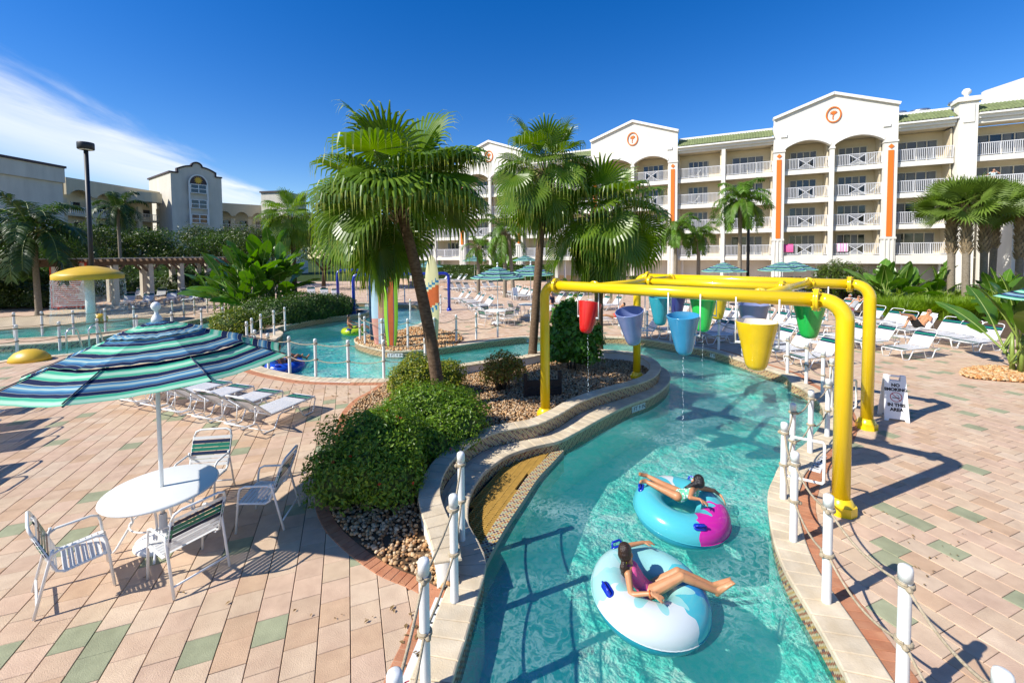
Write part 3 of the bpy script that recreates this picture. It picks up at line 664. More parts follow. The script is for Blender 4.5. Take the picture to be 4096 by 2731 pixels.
# ================================================================== PLANTS
M('fan_leaf', (0.155, 0.245, 0.018), rough=0.36, spec=0.5, col2=(0.085, 0.170, 0.012), scale=3, trans=0.38, rnd=0.22)
M('fan_tip', (0.36, 0.40, 0.065), rough=0.5, spec=0.4, trans=0.4, rnd=0.25)
M('fan_stalk', (0.16, 0.20, 0.04), rough=0.5)
M('dead_leaf', (0.30, 0.20, 0.08), rough=0.8, trans=0.3, var=0.4)
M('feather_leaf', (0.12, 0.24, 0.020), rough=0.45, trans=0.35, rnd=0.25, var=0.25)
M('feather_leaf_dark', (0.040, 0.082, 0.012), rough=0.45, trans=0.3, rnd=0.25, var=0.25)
M('sabal_leaf', (0.16, 0.245, 0.035), rough=0.45, trans=0.35, rnd=0.25, var=0.2)
M('paddle_leaf', (0.070, 0.175, 0.016), rough=0.3, spec=0.6, trans=0.35, rnd=0.3, col2=(0.11, 0.22, 0.02), scale=4)
M('paddle_rib', (0.22, 0.30, 0.06), rough=0.4)
M('palm_bark', (0.20, 0.135, 0.085), rough=1, spec=0.15, col2=(0.10, 0.062, 0.038), scale=9, detail=6, bump=0.9, bscale=30, stretch=(1, 1, 3))
M('palm_bark_grey', (0.33, 0.28, 0.21), rough=1, spec=0.15, col2=(0.20, 0.16, 0.115), scale=9, detail=6, bump=0.9, bscale=30, stretch=(1, 1, 4))
M('palm_boot', (0.36, 0.27, 0.165), rough=1, spec=0.15, island=0.35)
M('bark', (0.11, 0.08, 0.055), rough=1, spec=0.15, var=0.4, bump=0.8, scale=8)
def leafmats(n, a, b_, **k):
    M(n + '_a', a, rough=0.42, spec=0.45, trans=0.3, island=0.35, **k); M(n + '_b', b_, rough=0.42, spec=0.45, trans=0.3, island=0.35, **k); return [n + '_a', n + '_b']
LV_DARK = leafmats('hedge_leaf', (0.042, 0.090, 0.012), (0.075, 0.135, 0.014))
LV_SHRUB = leafmats('shrub_leaf', (0.10, 0.20, 0.014), (0.17, 0.27, 0.018))  # one leaf colour shared by both near planter shrubs
LV_YEL = leafmats('gold_leaf', (0.28, 0.29, 0.020), (0.12, 0.18, 0.016))
LV_ORG = leafmats('autumn_leaf', (0.28, 0.18, 0.025), (0.18, 0.21, 0.022))
LV_HIB = leafmats('hibiscus_leaf', (0.055, 0.17, 0.014), (0.085, 0.22, 0.02))
LV_TREE = leafmats('tree_leaf', (0.036, 0.068, 0.010), (0.070, 0.105, 0.012))
LV_BAM = leafmats('feathery_leaf', (0.12, 0.17, 0.022), (0.075, 0.13, 0.018))
M('grass_blade', (0.22, 0.34, 0.022), rough=0.5, trans=0.45, island=0.4)
M('flower_red', (0.60, 0.015, 0.015), rough=0.5, trans=0.3)
def fan_frond(elev, pet, R, droop, nseg=34, seed=0, span=150, mats_tip=True, stiff=0.6, pw=0.02, arch=1.0, roll=0.28):
    """palmate leaf seen from the trunk: stalk along +X rising at elev, blade of pleated segments with hanging tips"""
    rg = np.random.default_rng(seed); mb = MB()
    e = rad(elev); pts = []; p = np.array([0., 0, 0]); a = e
    for i in range(7):
        pts.append(p.copy()); p = p + np.array([math.cos(a), 0, math.sin(a)]) * pet / 6; a -= rad(3.2 + 2 * droop) * (0.4 + math.cos(e)) * arch
    mb.tube([Vector(q) for q in pts], [pw * (1.2 - 0.09 * i) for i in range(7)], 5, 2)
    o = pts[-1]; u = np.array([math.cos(a), 0, math.sin(a)]); w = np.array([0., 1, 0]); v = np.cross(u, w); v = -v if v[2] < 0 else v
    fr = [0.03, 0.28, 0.52, 0.68, 0.82, 0.93, 1.0]
    dth = rad(2 * span) / nseg
    twist = rg.normal(0, roll)
    w2 = w * math.cos(twist) + v * math.sin(twist); v2 = np.cross(w2, u); v2 = -v2 if v2[2] < 0 and abs(v2[2]) > 0.1 else v2
    for k in range(nseg):
        th = -rad(span) + (k + 0.5) * dth; L = R * (0.80 + 0.20 * math.cos(th)) * rg.uniform(0.92, 1.06)
        def dr(t, fold): 
            return (u * math.cos(t) + w2 * math.sin(t) * 0.94 + v2 * (0.16 * abs(math.sin(t)) * (1 if math.cos(t) > -0.3 else 0.6)))
        d0, dl, dr_ = dr(th, 0), dr(th - dth / 2, 0), dr(th + dth / 2, 0)
        # beyond the split the segment hangs
        bend = droop * rg.uniform(0.75, 1.25); cur = o + d0 * L * fr[0]; rows = []
        dirv = d0 / np.linalg.norm(d0); prev = fr[0]
        for q in fr:
            step = (q - prev) * L; prev = q
            g = max(0, (q - stiff) / (1 - stiff))
            dd = dirv * (1 - min(1, g * bend)) + np.array([0, 0, -1.0]) * min(1.3, g * bend) + rg.normal(0, 0.03, 3) * g
            dd /= np.linalg.norm(dd); cur = cur + dd * step
            wid = L * min(q, 0.52) * dth / 2 * (1 if q <= 0.52 else max(0.03, (1 - q) / 0.48) ** 1.35) * (0.99 if q <= 0.3 else 0.9)
            sd = np.cross(v2, d0); sd /= np.linalg.norm(sd)
            rows += [cur - sd * wid, cur + v2 * wid * 0.45, cur + sd * wid]
        fs = []; n = len(fr)
        b = len(mb.v)
        for i in range(n - 1):
            for j in (0, 1): fs.append((i * 3 + j, i * 3 + j + 1, i * 3 + 4 + j, i * 3 + 3 + j))
        mb.v.extend(map(tuple, rows))
        for i, f in enumerate(fs): mb.f.append([b + x for x in f]); mb.mi.append(1 if (i // 2 >= 4 and mats_tip) else 0); mb.sm.append(False)
    return mb
def feather_frond(elev, L, droop, n=46, ll=0.55, seed=0, wid=0.032, plume=0.7):
    rg = np.random.default_rng(seed); mb = MB(); a = rad(elev); p = np.array([0., 0, 0]); pts = []; tg = []
    m_ = 18
    for i in range(m_ + 1):
        pts.append(p.copy()); t = np.array([math.cos(a), 0, math.sin(a)]); tg.append(t); p = p + t * L / m_
        a -= rad(droop) / m_ * (0.5 + 1.2 * i / m_) * (0.35 + max(0, math.cos(a)))
    mb.tube([Vector(q) for q in pts], [0.028 * (1 - 0.9 * i / m_) + 0.004 for i in range(m_ + 1)], 5, 1)
    pts = np.array(pts); tg = np.array(tg)
    for k in range(n):
        f = 0.14 + 0.86 * k / (n - 1); i = f * m_; i0 = min(int(i), m_ - 1); w = i - i0
        o = pts[i0] * (1 - w) + pts[i0 + 1] * w; t = tg[i0]; up = np.cross(t, [0, 1, 0]); up = -up if up[2] < 0 else up
        l_ = ll * (0.55 + 0.9 * math.sin(PI * min(1, f * 0.95)) ** 0.7) * 0.75
        for s in (-1, 1):
            d = t * 0.5 + np.array([0, s, 0]) + up * rg.normal(0.15, 0.45) * plume; d /= np.linalg.norm(d)
            cur = o.copy(); rows = []; side = np.cross(d, up); side /= max(np.linalg.norm(side), 1e-6)
            for q, ww in ((0, 0.5), (0.35, 1), (0.7, 0.8), (1.0, 0.08)):
                rows += [cur - side * wid * ww, cur + side * wid * ww]
                dd = d + np.array([0, 0, -1.0]) * (0.25 + q * 1.5) * plume; dd /= np.linalg.norm(dd); cur = cur + dd * l_ * 0.34
            mb.add(rows, [(0, 1, 3, 2), (2, 3, 5, 4), (4, 5, 7, 6)], 0)
    return mb
def paddle(L, W_, stalk, elev, curl, seed=0, splits=0):
    rg = np.random.default_rng(seed); mb = MB(); a = rad(elev); p = np.array([0., 0, 0]); pts = []; tg = []
    n1, n2 = 6, 12
    for i in range(n1 + n2 + 1):
        pts.append(p.copy()); t = np.array([math.cos(a), 0, math.sin(a)]); tg.append(t)
        p = p + t * (stalk / n1 if i < n1 else L / n2); a -= rad(curl) * (0.02 if i < n1 else 0.085) * (0.4 + i / 18)
    mb.tube([Vector(q) for q in pts], [0.03 * (1 - 0.85 * i / (n1 + n2)) + 0.004 for i in range(n1 + n2 + 1)], 6, 1)
    tw = rg.normal(0, 0.25); rows = []
    for i in range(n2 + 1):
        f = i / n2; o = pts[n1 + i]; t = tg[n1 + i]; up = np.cross(t, [0, 1, 0]); up = -up if up @ np.array([0, 0, 1.0]) < 0 else up
        wd = W_ * (math.sin(PI * min(1, (f * 0.93 + 0.06))) ** 0.62) * (1 - 0.25 * f); wd = max(wd, 0.005)
        s_ = np.array([0, 1.0, 0]) * math.cos(tw) + up * math.sin(tw); u_ = up * math.cos(tw) - np.array([0, 1.0, 0]) * math.sin(tw)
        for k in (-1, -0.5, 0, 0.5, 1):
            rip = rg.normal(0, 0.02) * abs(k) * W_ * 2
            rows.append(o + s_ * wd * k * 0.97 + u_ * (abs(k) ** 1.3 * wd * 0.33 - (k * k) ** 2 * wd * 0.28 + rip + 0.004))
    fs = []
    for i in range(n2):
        for k in range(4):
            if splits and k in (0, 3) and rg.random() < splits: continue
            fs.append((i * 5 + k, i * 5 + k + 1, i * 5 + 6 + k, i * 5 + 5 + k))
    mb.add(rows, fs, 0, True)
    return mb
# frond meshes, shared by every palm
FAN = {}
for e in (78, 55, 35, 15, -8, -32, -55):
    FAN[e] = [fan_frond(e, 1.15, 1.22, 1.6 if e < 60 else 0.7, 34, seed=e + 100 + 7 * k).mesh('frond', ['fan_leaf', 'fan_tip', 'fan_stalk']) for k in range(2)]
SAB = {}
for e in (70, 45, 20, -5, -30): SAB[e] = [fan_frond(e, 0.75, 0.95, 0.4, 24, seed=e + 300 + k, span=135, mats_tip=False, stiff=0.7, arch=0.35, roll=0.7).mesh('frond', ['sabal_leaf', 'sabal_leaf', 'fan_stalk']) for k in range(3)]
QUE = {}; QUD = {}
for e in (75, 55, 35, 15, -10, -35):
    mbs = [feather_frond(e, 2.5, 95, seed=e + 500 + k) for k in range(2)]
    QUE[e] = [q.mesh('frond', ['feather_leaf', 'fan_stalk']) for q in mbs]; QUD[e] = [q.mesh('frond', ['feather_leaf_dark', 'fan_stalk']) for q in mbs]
def trunk_mb(base, top, r0, r1, bend=0.0, ring=0.05, flare=1.35, rings=True, n=12):
    base, top = Vector(base), Vector(top); L = (top - base).length; k = max(12, int(L / (ring / 2))); pts = []; rs = []
    sd = Vector((top.y - base.y, base.x - top.x, 0)); 
    for i in range(k + 1):
        f = i / k; p = base.lerp(top, f); p.x += bend * math.sin(PI * f); pts.append(p)
        r = (r0 + (r1 - r0) * f) * (1 + (flare - 1) * max(0, 1 - f * L / 0.5) ** 2)
        if rings: r *= 1 + (0.035 if i % 2 else -0.02) + random.uniform(-0.012, 0.012)
        rs.append(r)
    return MB().tube(pts, rs, n)
def palm(kind, label, base, top, fronds, count, r0, r1, bark, group=None, scale=1.0, bend=0.0, boots=None, elev_bias=0.0, dead=0, spread=(80, -58), name='palm_tree', hang=None):
    t = thing(name, label, 'palm tree', base, 0, group)
    trunk_mb(base, top, r0, r1, bend).build('trunk', bark, t, world=True)
    rel = Vector(top) - Vector(base); keys = sorted(fronds)
    for i in range(count):
        f = (i + 0.5) / count; e = spread[0] + (spread[1] - spread[0]) * f ** (1.0 + elev_bias) + random.uniform(-8, 8)
        az = i * 2.39996 + random.uniform(-0.25, 0.25)
        if hang is not None and e < 12 and math.cos(az - hang) < 0.25: e = random.uniform(15, 55)
        k = min(keys, key=lambda q: abs(q - e))
        put('frond', random.choice(fronds[k]), t, rel + Vector((math.cos(az) * r1, math.sin(az) * r1, random.uniform(-0.25, 0.12))), az, scale * random.uniform(0.86, 1.12))
    mb = MB()                                                     # fibre and cut leaf bases under the crown
    for i in range(26):
        az = i * 2.4; z = -0.55 + 0.5 * i / 26; c = Vector((math.cos(az) * r1 * 1.0, math.sin(az) * r1 * 1.0, z)); d = Vector((math.cos(az) * 0.7, math.sin(az) * 0.7, 0.75)).normalized()
        mb.tube([c, c + d * 0.14, c + d * 0.3 * random.uniform(0.7, 1.2)], [0.035, 0.03, 0.012], 5)
    o = mb.build('leaf_bases', 'palm_boot', t); o.location = rel; o['kind'] = 'stuff'
    return t
def base_px(x, y, z=0.0): return tuple(G(x, y, z))
b1 = base_px(1766, 1640, 0.02); Y1 = b1[1]
palm('fan', 'tall leaning fan palm with drooping leaf tips rising from the shrubs in the gravel planter', b1, tuple(at_depth(1592, 800, Y1 - 0.1)), FAN, 66, 0.155, 0.115, 'palm_bark', 'fan palms around the river', 1.08, bend=0.10, spread=(84, -55), hang=2.9)
b2 = base_px(2128, 1446, 0.02)
palm('fan', 'slim straight fan palm behind the yellow pipe corner, second tallest in the planter', b2, tuple(at_depth(2180, 690, b2[1])), FAN, 44, 0.15, 0.115, 'palm_bark', 'fan palms around the river', 0.96, spread=(82, -62))
b3 = base_px(2395, 1424, 0.02)
palm('fan', 'dark shaded fan palm right behind the hibiscus shrub and the red bucket', b3, tuple(at_depth(2395, 880, b3[1])), FAN, 48, 0.16, 0.14, 'palm_bark', 'fan palms around the river', 1.22, spread=(80, -66))
p4 = at_depth(1170, 868, 28.5)
palm('fan', 'fan palm standing farther back behind the giant bird of paradise clump', (p4.x, 28.5, 0.02), tuple(p4), FAN, 36, 0.17, 0.14, 'palm_bark', 'fan palms around the river', 1.05)
for (x, ct, Y, s, lab, dk, cnt) in [
    (132, 925, 27.0, 1.45, 'large dark feather palm left of the pool rules sign', True, 26),
    (470, 830, 46.0, 1.15, 'feather palm with a pale trunk rising behind the pergola roof', True, 15),
    (2962, 800, 35.0, 1.12, 'tallest light green feather palm in front of the hotel centre', False, 27),
    (2703, 905, 36.0, 0.85, 'feather palm with peeling trunk before the hotel orange stripe', False, 21),
    (2795, 940, 37.0, 0.82, 'shorter feather palm right of the peeling one by the hotel', False, 20),
    (2018, 925, 36.0, 1.0, 'twin trunk feather palm seen between the two tall fan palms', False, 18),
    (1912, 985, 38.0, 0.72, 'small weeping feather palm beside the farthest parasol', False, 14)]:
    c = at_depth(x, ct, Y); gz = 0.0
    top = (c.x, c.y, c.z)
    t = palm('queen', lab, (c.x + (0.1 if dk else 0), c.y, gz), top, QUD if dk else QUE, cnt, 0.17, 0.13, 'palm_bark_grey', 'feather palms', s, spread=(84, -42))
    if 'twin' in lab:
        trunk_mb((c.x + 0.75, c.y, 0), (c.x + 0.35, c.y, c.z - 0.2), 0.17, 0.13).build('trunk', 'palm_bark_grey', t, world=True)
def sabal(x, ytop, Y, lab):
    c = at_depth(x, ytop, Y); base = (c.x + random.uniform(-.15, .15), c.y, 0)
    t = palm('sabal', lab, base, tuple(c), SAB, 44, 0.2, 0.19, 'palm_bark_grey', 'cabbage palms by the hotel corner', 1.28, spread=(92, -34), elev_bias=0.45)
    rel = c - Vector(base); mb = MB()                             # criss-cross leaf boots over the upper trunk
    zb = rel.z - 3.1
    for i in range(150):
        f = i / 150; z = zb + 3.1 * f; az = i * 2.39996; r = 0.19; o = Vector(base).lerp(c, z / rel.z) - Vector(base); o.z = z
        dv = Vector((math.cos(az), math.sin(az), 0)); s = Vector((-dv.y, dv.x, 0)); p0 = o + dv * r * 0.9; d = (dv * 0.5 + Vector((0, 0, 1))).normalized(); l_ = random.uniform(0.26, 0.40)
        tip = p0 + d * l_; q = dv * 0.035
        w0, w1 = 0.085, 0.035
        mb.add([p0 - s * w0, p0 + s * w0, tip + s * w1, tip - s * w1, p0 - s * w0 + q, p0 + s * w0 + q, tip + s * w1 + q, tip - s * w1 + q], [(4, 5, 6, 7), (3, 2, 1, 0), (0, 1, 5, 4), (1, 2, 6, 5), (2, 3, 7, 6), (3, 0, 4, 7)])
    mb.build('boot', 'palm_boot', t, kind='stuff')
for x, yt, Y, lab in [(3808, 828, 28.0, 'leftmost cabbage palm of the group by the hotel corner'), (3868, 822, 27.0, 'front cabbage palm of the group with the broadest criss cross trunk'), (3940, 828, 28.5, 'cabbage palm third from the left in the hotel corner group'), (3985, 822, 30.5, 'rear cabbage palm of the group with a long bare dark trunk'), (4088, 850, 28.0, 'cabbage palm at the right edge standing apart from the group')]: sabal(x, yt, Y, lab)
# --- giant bird of paradise
PAD = {}
for e in (82, 66, 48, 28):
    PAD[e] = [paddle(1.45, 0.44, 1.2, e, 12 + (90 - e) * 0.35, seed=e * 3 + k, splits=0.06 * k).mesh('leaf', ['paddle_leaf', 'paddle_rib']) for k in range(3)]
def clump(label, base, count, scale, spread=0.6, group='giant bird of paradise plants', lean=(84, 24), rise=0.9):
    t = thing('bird_of_paradise_plant', label, 'plant', base, 0, group); keys = sorted(PAD)
    for i in range(count):
        f = (i + 0.5) / count; e = lean[0] + (lean[1] - lean[0]) * f; k = min(keys, key=lambda q: abs(q - e)); az = i * 2.4 + random.uniform(-.4, .4); rr = spread * math.sqrt(random.random())
        put('leaf', random.choice(PAD[k]), t, (rr * math.cos(az * 1.7), rr * math.sin(az * 1.7), random.uniform(0, 1) ** 0.8 * rise * scale * (1 - f * 0.35)), az, scale * random.uniform(0.75, 1.1))
    mb = MB()
    for i in range(max(3, count // 4)):
        az = i * 2.1; rr = spread * 0.7 * random.random(); mb.tube([(rr * math.cos(az), rr * math.sin(az), 0), (rr * 1.2 * math.cos(az), rr * 1.2 * math.sin(az), max(1.15, rise) * scale)], [0.07 * scale, 0.035 * scale], 7)
    mb.build('stem', 'paddle_rib', t); return t
for x, y, Y, n_, s, lab in [(985, 1260, 25.5, 42, 1.08, 'largest bird of paradise clump, left of the tall leaning palm'), (1085, 1240, 26.5, 52, 1.15, 'tall bird of paradise clump nearest the leaning palm'), (905, 1250, 27.5, 26, 1.0, 'lower bird of paradise clump at the left end of the river planter')]:
    c = at_depth(x, y, Y); clump(lab, (c.x, c.y, 0), n_, s, 0.95, rise=2.7 if n_ > 40 else 1.3)
for x, Y, n_, s, lab in [(3545, 27, 20, 1.0, 'bird of paradise clump before the hotel, left of the cabbage palms'), (3625, 27.5, 16, 0.95, 'bird of paradise clump between the left clump and the cabbage palms'), (3740, 28.5, 14, 0.95, 'bird of paradise clump touching the leftmost cabbage palm'), (3990, 26.5, 12, 0.9, 'bird of paradise clump behind the corner bed'), (2290, 31, 12, 0.7, 'small upright bird of paradise left of the dark fan palm'), (2010, 52, 12, 1.3, 'bird of paradise plant against the hotel ground floor')]:
    c = at_depth(x, 1180, Y); clump(lab, (c.x, c.y, 0.5 if Y > 50 else 0), n_, s, 0.5)
c = G(4075, 1492); clump('bird of paradise in the corner bed of golden stones at right', (c.x, c.y, 0.05), 17, 0.98, 0.35, lean=(88, 44))
# --- leafy masses
def cloud(blobs, count, size, mats, seed=0, shell=0.72, flat=0.5, split=0.5, lump=0.12, aspect=0.5, droop=0.0, top_b=None):
    rg = np.random.default_rng(seed); mb = MB(); area = np.array([(b[1][0] * b[1][1] * b[1][2]) ** (2 / 3) for b in blobs]); cnt = (area / area.sum() * count).astype(int)
    for (c, r), n in zip(blobs, cnt):
        c, r = np.array(c), np.array(r); d = rg.normal(size=(n, 3)); d /= np.linalg.norm(d, axis=1, keepdims=True)
        d[:, 2] = np.where(d[:, 2] < -0.55, -d[:, 2], d[:, 2])
        ph = rg.uniform(0, 6, 3); lm = 1 + lump * (np.sin(d[:, 0] * 5 + ph[0]) * np.sin(d[:, 1] * 5.5 + ph[1]) + np.sin(d[:, 2] * 6 + ph[2] + d[:, 0] * 3) * 0.6)
        rr = (shell + (1 - shell) * rg.random(n) ** 0.55) * lm * (1 + 0.05 * rg.normal(size=n))
        p = c + d * r * rr[:, None]; 
        ok = p[:, 2] > 0.02; p, d = p[ok], d[ok]; n = len(p)
        nrm = d + rg.normal(0, flat, (n, 3)) + np.array([0, 0, 0.35]); nrm /= np.linalg.norm(nrm, axis=1, keepdims=True)
        t = rg.normal(size=(n, 3)) + np.array([0, 0, -droop]); t -= nrm * (t * nrm).sum(1, keepdims=True); t /= np.linalg.norm(t, axis=1, keepdims=True); s = np.cross(nrm, t)
        sz = size * rg.uniform(0.6, 1.35, (n, 1)); a = p - t * sz * 0.5; b_ = p + s * sz * aspect * 0.5 + nrm * sz * 0.1; c_ = p + t * sz * 0.5; e = p - s * sz * aspect * 0.5 + nrm * sz * 0.1
        V = np.stack([a, b_, c_, e], 1).reshape(-1, 3); b0 = np.arange(n) * 4
        Fq = np.concatenate([np.stack([b0, b0 + 1, b0 + 2], 1), np.stack([b0, b0 + 2, b0 + 3], 1)])
        pick = (rg.random(n) < split).astype(int)
        mb.raw(V, Fq); mb.mi[-2 * n:] = np.concatenate([pick, pick]).tolist()
    return mb
def shrub(label, base, blobs, count, size, mats, name='shrub', cat='shrub', group=None, stems=5, flowers=0, seed=0, core=True, **kw):
    t = thing(name, label, cat, base, 0, group)
    cloud(blobs, count, size, mats, seed, **kw).build('foliage', mats, t, kind='stuff')
    mb = MB(); rg = random.Random(seed)
    for i in range(stems):
        c, r = rg.choice(blobs); mb.tube([(c[0] * 0.4 + rg.uniform(-.1, .1), c[1] * 0.4 + rg.uniform(-.1, .1), 0), (c[0] + rg.uniform(-.4, .4) * r[0], c[1] + rg.uniform(-.4, .4) * r[1], c[2] * 0.9)], [0.025, 0.012], 5)
    mb.build('stem', 'bark', t)
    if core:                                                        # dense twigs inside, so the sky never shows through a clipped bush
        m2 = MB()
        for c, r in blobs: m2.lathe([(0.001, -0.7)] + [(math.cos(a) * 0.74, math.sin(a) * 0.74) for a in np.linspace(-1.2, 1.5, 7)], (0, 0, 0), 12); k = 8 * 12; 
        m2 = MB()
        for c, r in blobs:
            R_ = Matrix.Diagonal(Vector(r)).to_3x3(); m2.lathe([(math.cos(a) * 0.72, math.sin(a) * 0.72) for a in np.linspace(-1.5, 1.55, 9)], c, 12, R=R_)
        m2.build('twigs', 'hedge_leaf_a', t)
    if flowers:
        fm = MB()
        for i in range(flowers):
            c, r = rg.choice(blobs); th = rg.uniform(-2.6, -0.4); ph = rg.uniform(0.1, 1.2); d = Vector((math.cos(th) * math.cos(ph), math.sin(th) * math.cos(ph), math.sin(ph))); p = Vector(c) + Vector((d.x * r[0], d.y * r[1], d.z * r[2])) * 1.03; x, y = frame(d)
            for q in range(5): a = q * 2 * PI / 5; fm.add([p, p + (x * math.cos(a - .45) + y * math.sin(a - .45)) * 0.018 + d * 0.015, p + (x * math.cos(a) + y * math.sin(a)) * 0.026 + d * 0.01, p + (x * math.cos(a + .45) + y * math.sin(a + .45)) * 0.018 + d * 0.015], [(0, 1, 2, 3)])
        fm.build('flower', 'flower_red', t, kind='stuff')
    return t
def bpos(x, Y, z=0.02): c = at_depth(x, 1500, Y); return (c.x, Y, z)
bs = bpos(1470, 6.35)
shrub('rounded dark green shrub at the near end of the gravel planter, in the parasol shade', bs, [((0, 0.05, 0.58), (0.86, 0.80, 0.72)), ((0.35, -0.25, 0.4), (0.55, 0.5, 0.5)), ((-0.3, -0.3, 0.42), (0.58, 0.45, 0.5)), ((0.25, 0.35, 0.7), (0.6, 0.5, 0.5))], 15000, 0.062, LV_SHRUB, group='shrubs in the gravel planter', flowers=7, seed=3)
bs = bpos(1715, 8.1)
shrub('bright sunlit green shrub sprinkled with red flowers below the leaning palm', bs, [((-0.15, 0.2, 0.48), (0.95, 0.8, 0.62)), ((0.45, -0.1, 0.42), (0.7, 0.7, 0.5)), ((-0.5, -0.25, 0.42), (0.6, 0.5, 0.52)), ((0.35, 0.7, 0.42), (0.7, 0.5, 0.5)), ((0.1, -0.7, 0.35), (0.6, 0.5, 0.42))], 15000, 0.068, LV_SHRUB, group='shrubs in the gravel planter', flowers=10, seed=4)
bs = bpos(1700, 10.9)
shrub('yellowing shrub with golden new growth behind the leaning palm trunk', bs, [((-0.2, 0, 0.5), (0.70, 0.6, 0.58)), ((0.5, 0.1, 0.42), (0.6, 0.5, 0.48)), ((-0.45, -0.2, 0.38), (0.45, 0.5, 0.42))], 9000, 0.066, LV_YEL, group='shrubs in the gravel planter', seed=5, core=True, split=0.4)
bs = bpos(2010, 11.3)
shrub('small open shrub with orange tinted leaves between the two planter palms', bs, [((0, 0, 0.62), (0.62, 0.55, 0.45)), ((0.2, 0.1, 0.5), (0.5, 0.45, 0.4)), ((-0.2, -0.1, 0.45), (0.45, 0.45, 0.35))], 3600, 0.075, LV_ORG, group='shrubs in the gravel planter', seed=6, core=False, stems=16, split=0.35, shell=0.35)
bs = bpos(2290, 13.3)
shrub('large leaved hibiscus shrub with a red bloom behind the red bucket', bs, [((0, 0, 1.1), (0.80, 0.75, 1.1)), ((0.25, -0.2, 0.8), (0.65, 0.6, 0.8)), ((-0.3, 0.1, 0.7), (0.6, 0.6, 0.7)), ((-0.1, 0, 1.6), (0.5, 0.5, 0.6))], 5200, 0.15, LV_HIB, group='shrubs in the gravel planter', flowers=3, seed=8, aspect=0.75)
bs = bpos(945, 20.2)
shrub('low rounded shrub with yellow tips beside the river fence at left', bs, [((0, 0, 0.45), (1.0, 0.9, 0.75)), ((0.6, 0.3, 0.35), (0.7, 0.7, 0.5)), ((-0.5, 0, 0.35), (0.6, 0.6, 0.5))], 7000, 0.09, LV_YEL, seed=9, split=0.75)
for k, (x, Y, sx, sz, n_, lab) in enumerate([(1130, 23.2, 1.5, 0.9, 5000, 'dark spreading shrub on the raised bed below the bird of paradise'), (1230, 24.5, 1.6, 1.1, 5000, 'dark spreading shrub on the raised bed behind the green tube'), (1330, 26.0, 1.3, 0.9, 4000, 'dark low shrub at the right end of the raised leafy bed'), (1050, 24.0, 1.2, 0.9, 3500, 'dark low shrub at the left end of the raised leafy bed')]):
    bs = bpos(x, Y); shrub(lab, bs, [((0, 0, sz * 0.5), (sx, 1.1, sz)), ((sx * 0.5, 0.3, sz * 0.5), (sx * 0.6, 0.9, sz * 0.8))], n_, 0.12, LV_DARK, group='dark shrubs on the leafy bed', seed=20 + k)
# --- hedges
def hedge(label, a, b_, depth, height, count, size, z=0.0, mats=LV_DARK, seed=0, group=None):
    a, b_ = Vector(a), Vector(b_); L = (b_ - a).length; d = (b_ - a).normalized(); nn = Vector((-d.y, d.x, 0)); rg = np.random.default_rng(seed)
    t = thing('hedge', label, 'hedge', ((a.x + b_.x) / 2, (a.y + b_.y) / 2, z), math.atan2(d.y, d.x), group)
    n = count; face = rg.random(n); u = rg.uniform(-L / 2, L / 2, n); v = rg.uniform(-depth / 2, depth / 2, n); w = rg.uniform(0, height, n)
    p = np.stack([u, v, w], 1); nr = np.zeros((n, 3)); f0 = face < 0.4; f1 = (face >= 0.4) & (face < 0.75); f2 = face >= 0.75
    p[f0, 2] = height; nr[f0] = (0, 0, 1); p[f1, 1] = -depth / 2; nr[f1] = (0, -1, 0); p[f2, 1] = depth / 2; nr[f2] = (0, 1, 0)
    p += rg.normal(0, 0.05, (n, 3)); nr += rg.normal(0, 0.5, (n, 3)); nr /= np.linalg.norm(nr, axis=1, keepdims=True)
    tt = rg.normal(size=(n, 3)); tt -= nr * (tt * nr).sum(1, keepdims=True); tt /= np.linalg.norm(tt, axis=1, keepdims=True); s = np.cross(nr, tt); sz = size * rg.uniform(0.6, 1.3, (n, 1))
    V = np.stack([p - tt * sz * .5, p + s * sz * .3, p + tt * sz * .5, p - s * sz * .3], 1).reshape(-1, 3)
    mb = MB().raw(V, np.arange(n * 4).reshape(-1, 4)); mb.mi = rg.integers(0, 2, n).tolist(); mb.build('foliage', mats, t, kind='stuff')
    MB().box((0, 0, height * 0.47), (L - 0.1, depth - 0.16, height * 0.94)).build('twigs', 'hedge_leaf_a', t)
    return t
h0 = at_depth(1740, 1090, 54.5); h1 = at_depth(2205, 1090, 50.5)
hedge('clipped hedge in front of the hotel ground floor, behind the farthest loungers', (h0.x, h0.y, 0), (h1.x, h1.y, 0), 1.3, 1.75, 9000, 0.2, z=0.5, seed=1)
h0 = at_depth(2520, 1100, 40); h1 = at_depth(3290, 1100, 35)
hedge('long low clipped hedge below the hotel balconies behind the yellow pipes', (h0.x, h0.y, 0), (h1.x, h1.y, 0), 1.2, 1.45, 9000, 0.18, z=0.0, seed=2, mats=LV_TREE)
for k, (ya, hh, off) in enumerate([(42.5, 1.7, 0), (45.5, 3.0, 0)]):
    h0 = at_depth(430, 1100, ya + 1); h1 = at_depth(980, 1100, ya - 1)
    hedge(['lower front hedge row seen under the pergola', 'taller rear hedge row seen under the pergola'][k], (h0.x, h0.y, 0), (h1.x, h1.y, 0), 1.4, hh, 8000, 0.2, seed=5 + k)
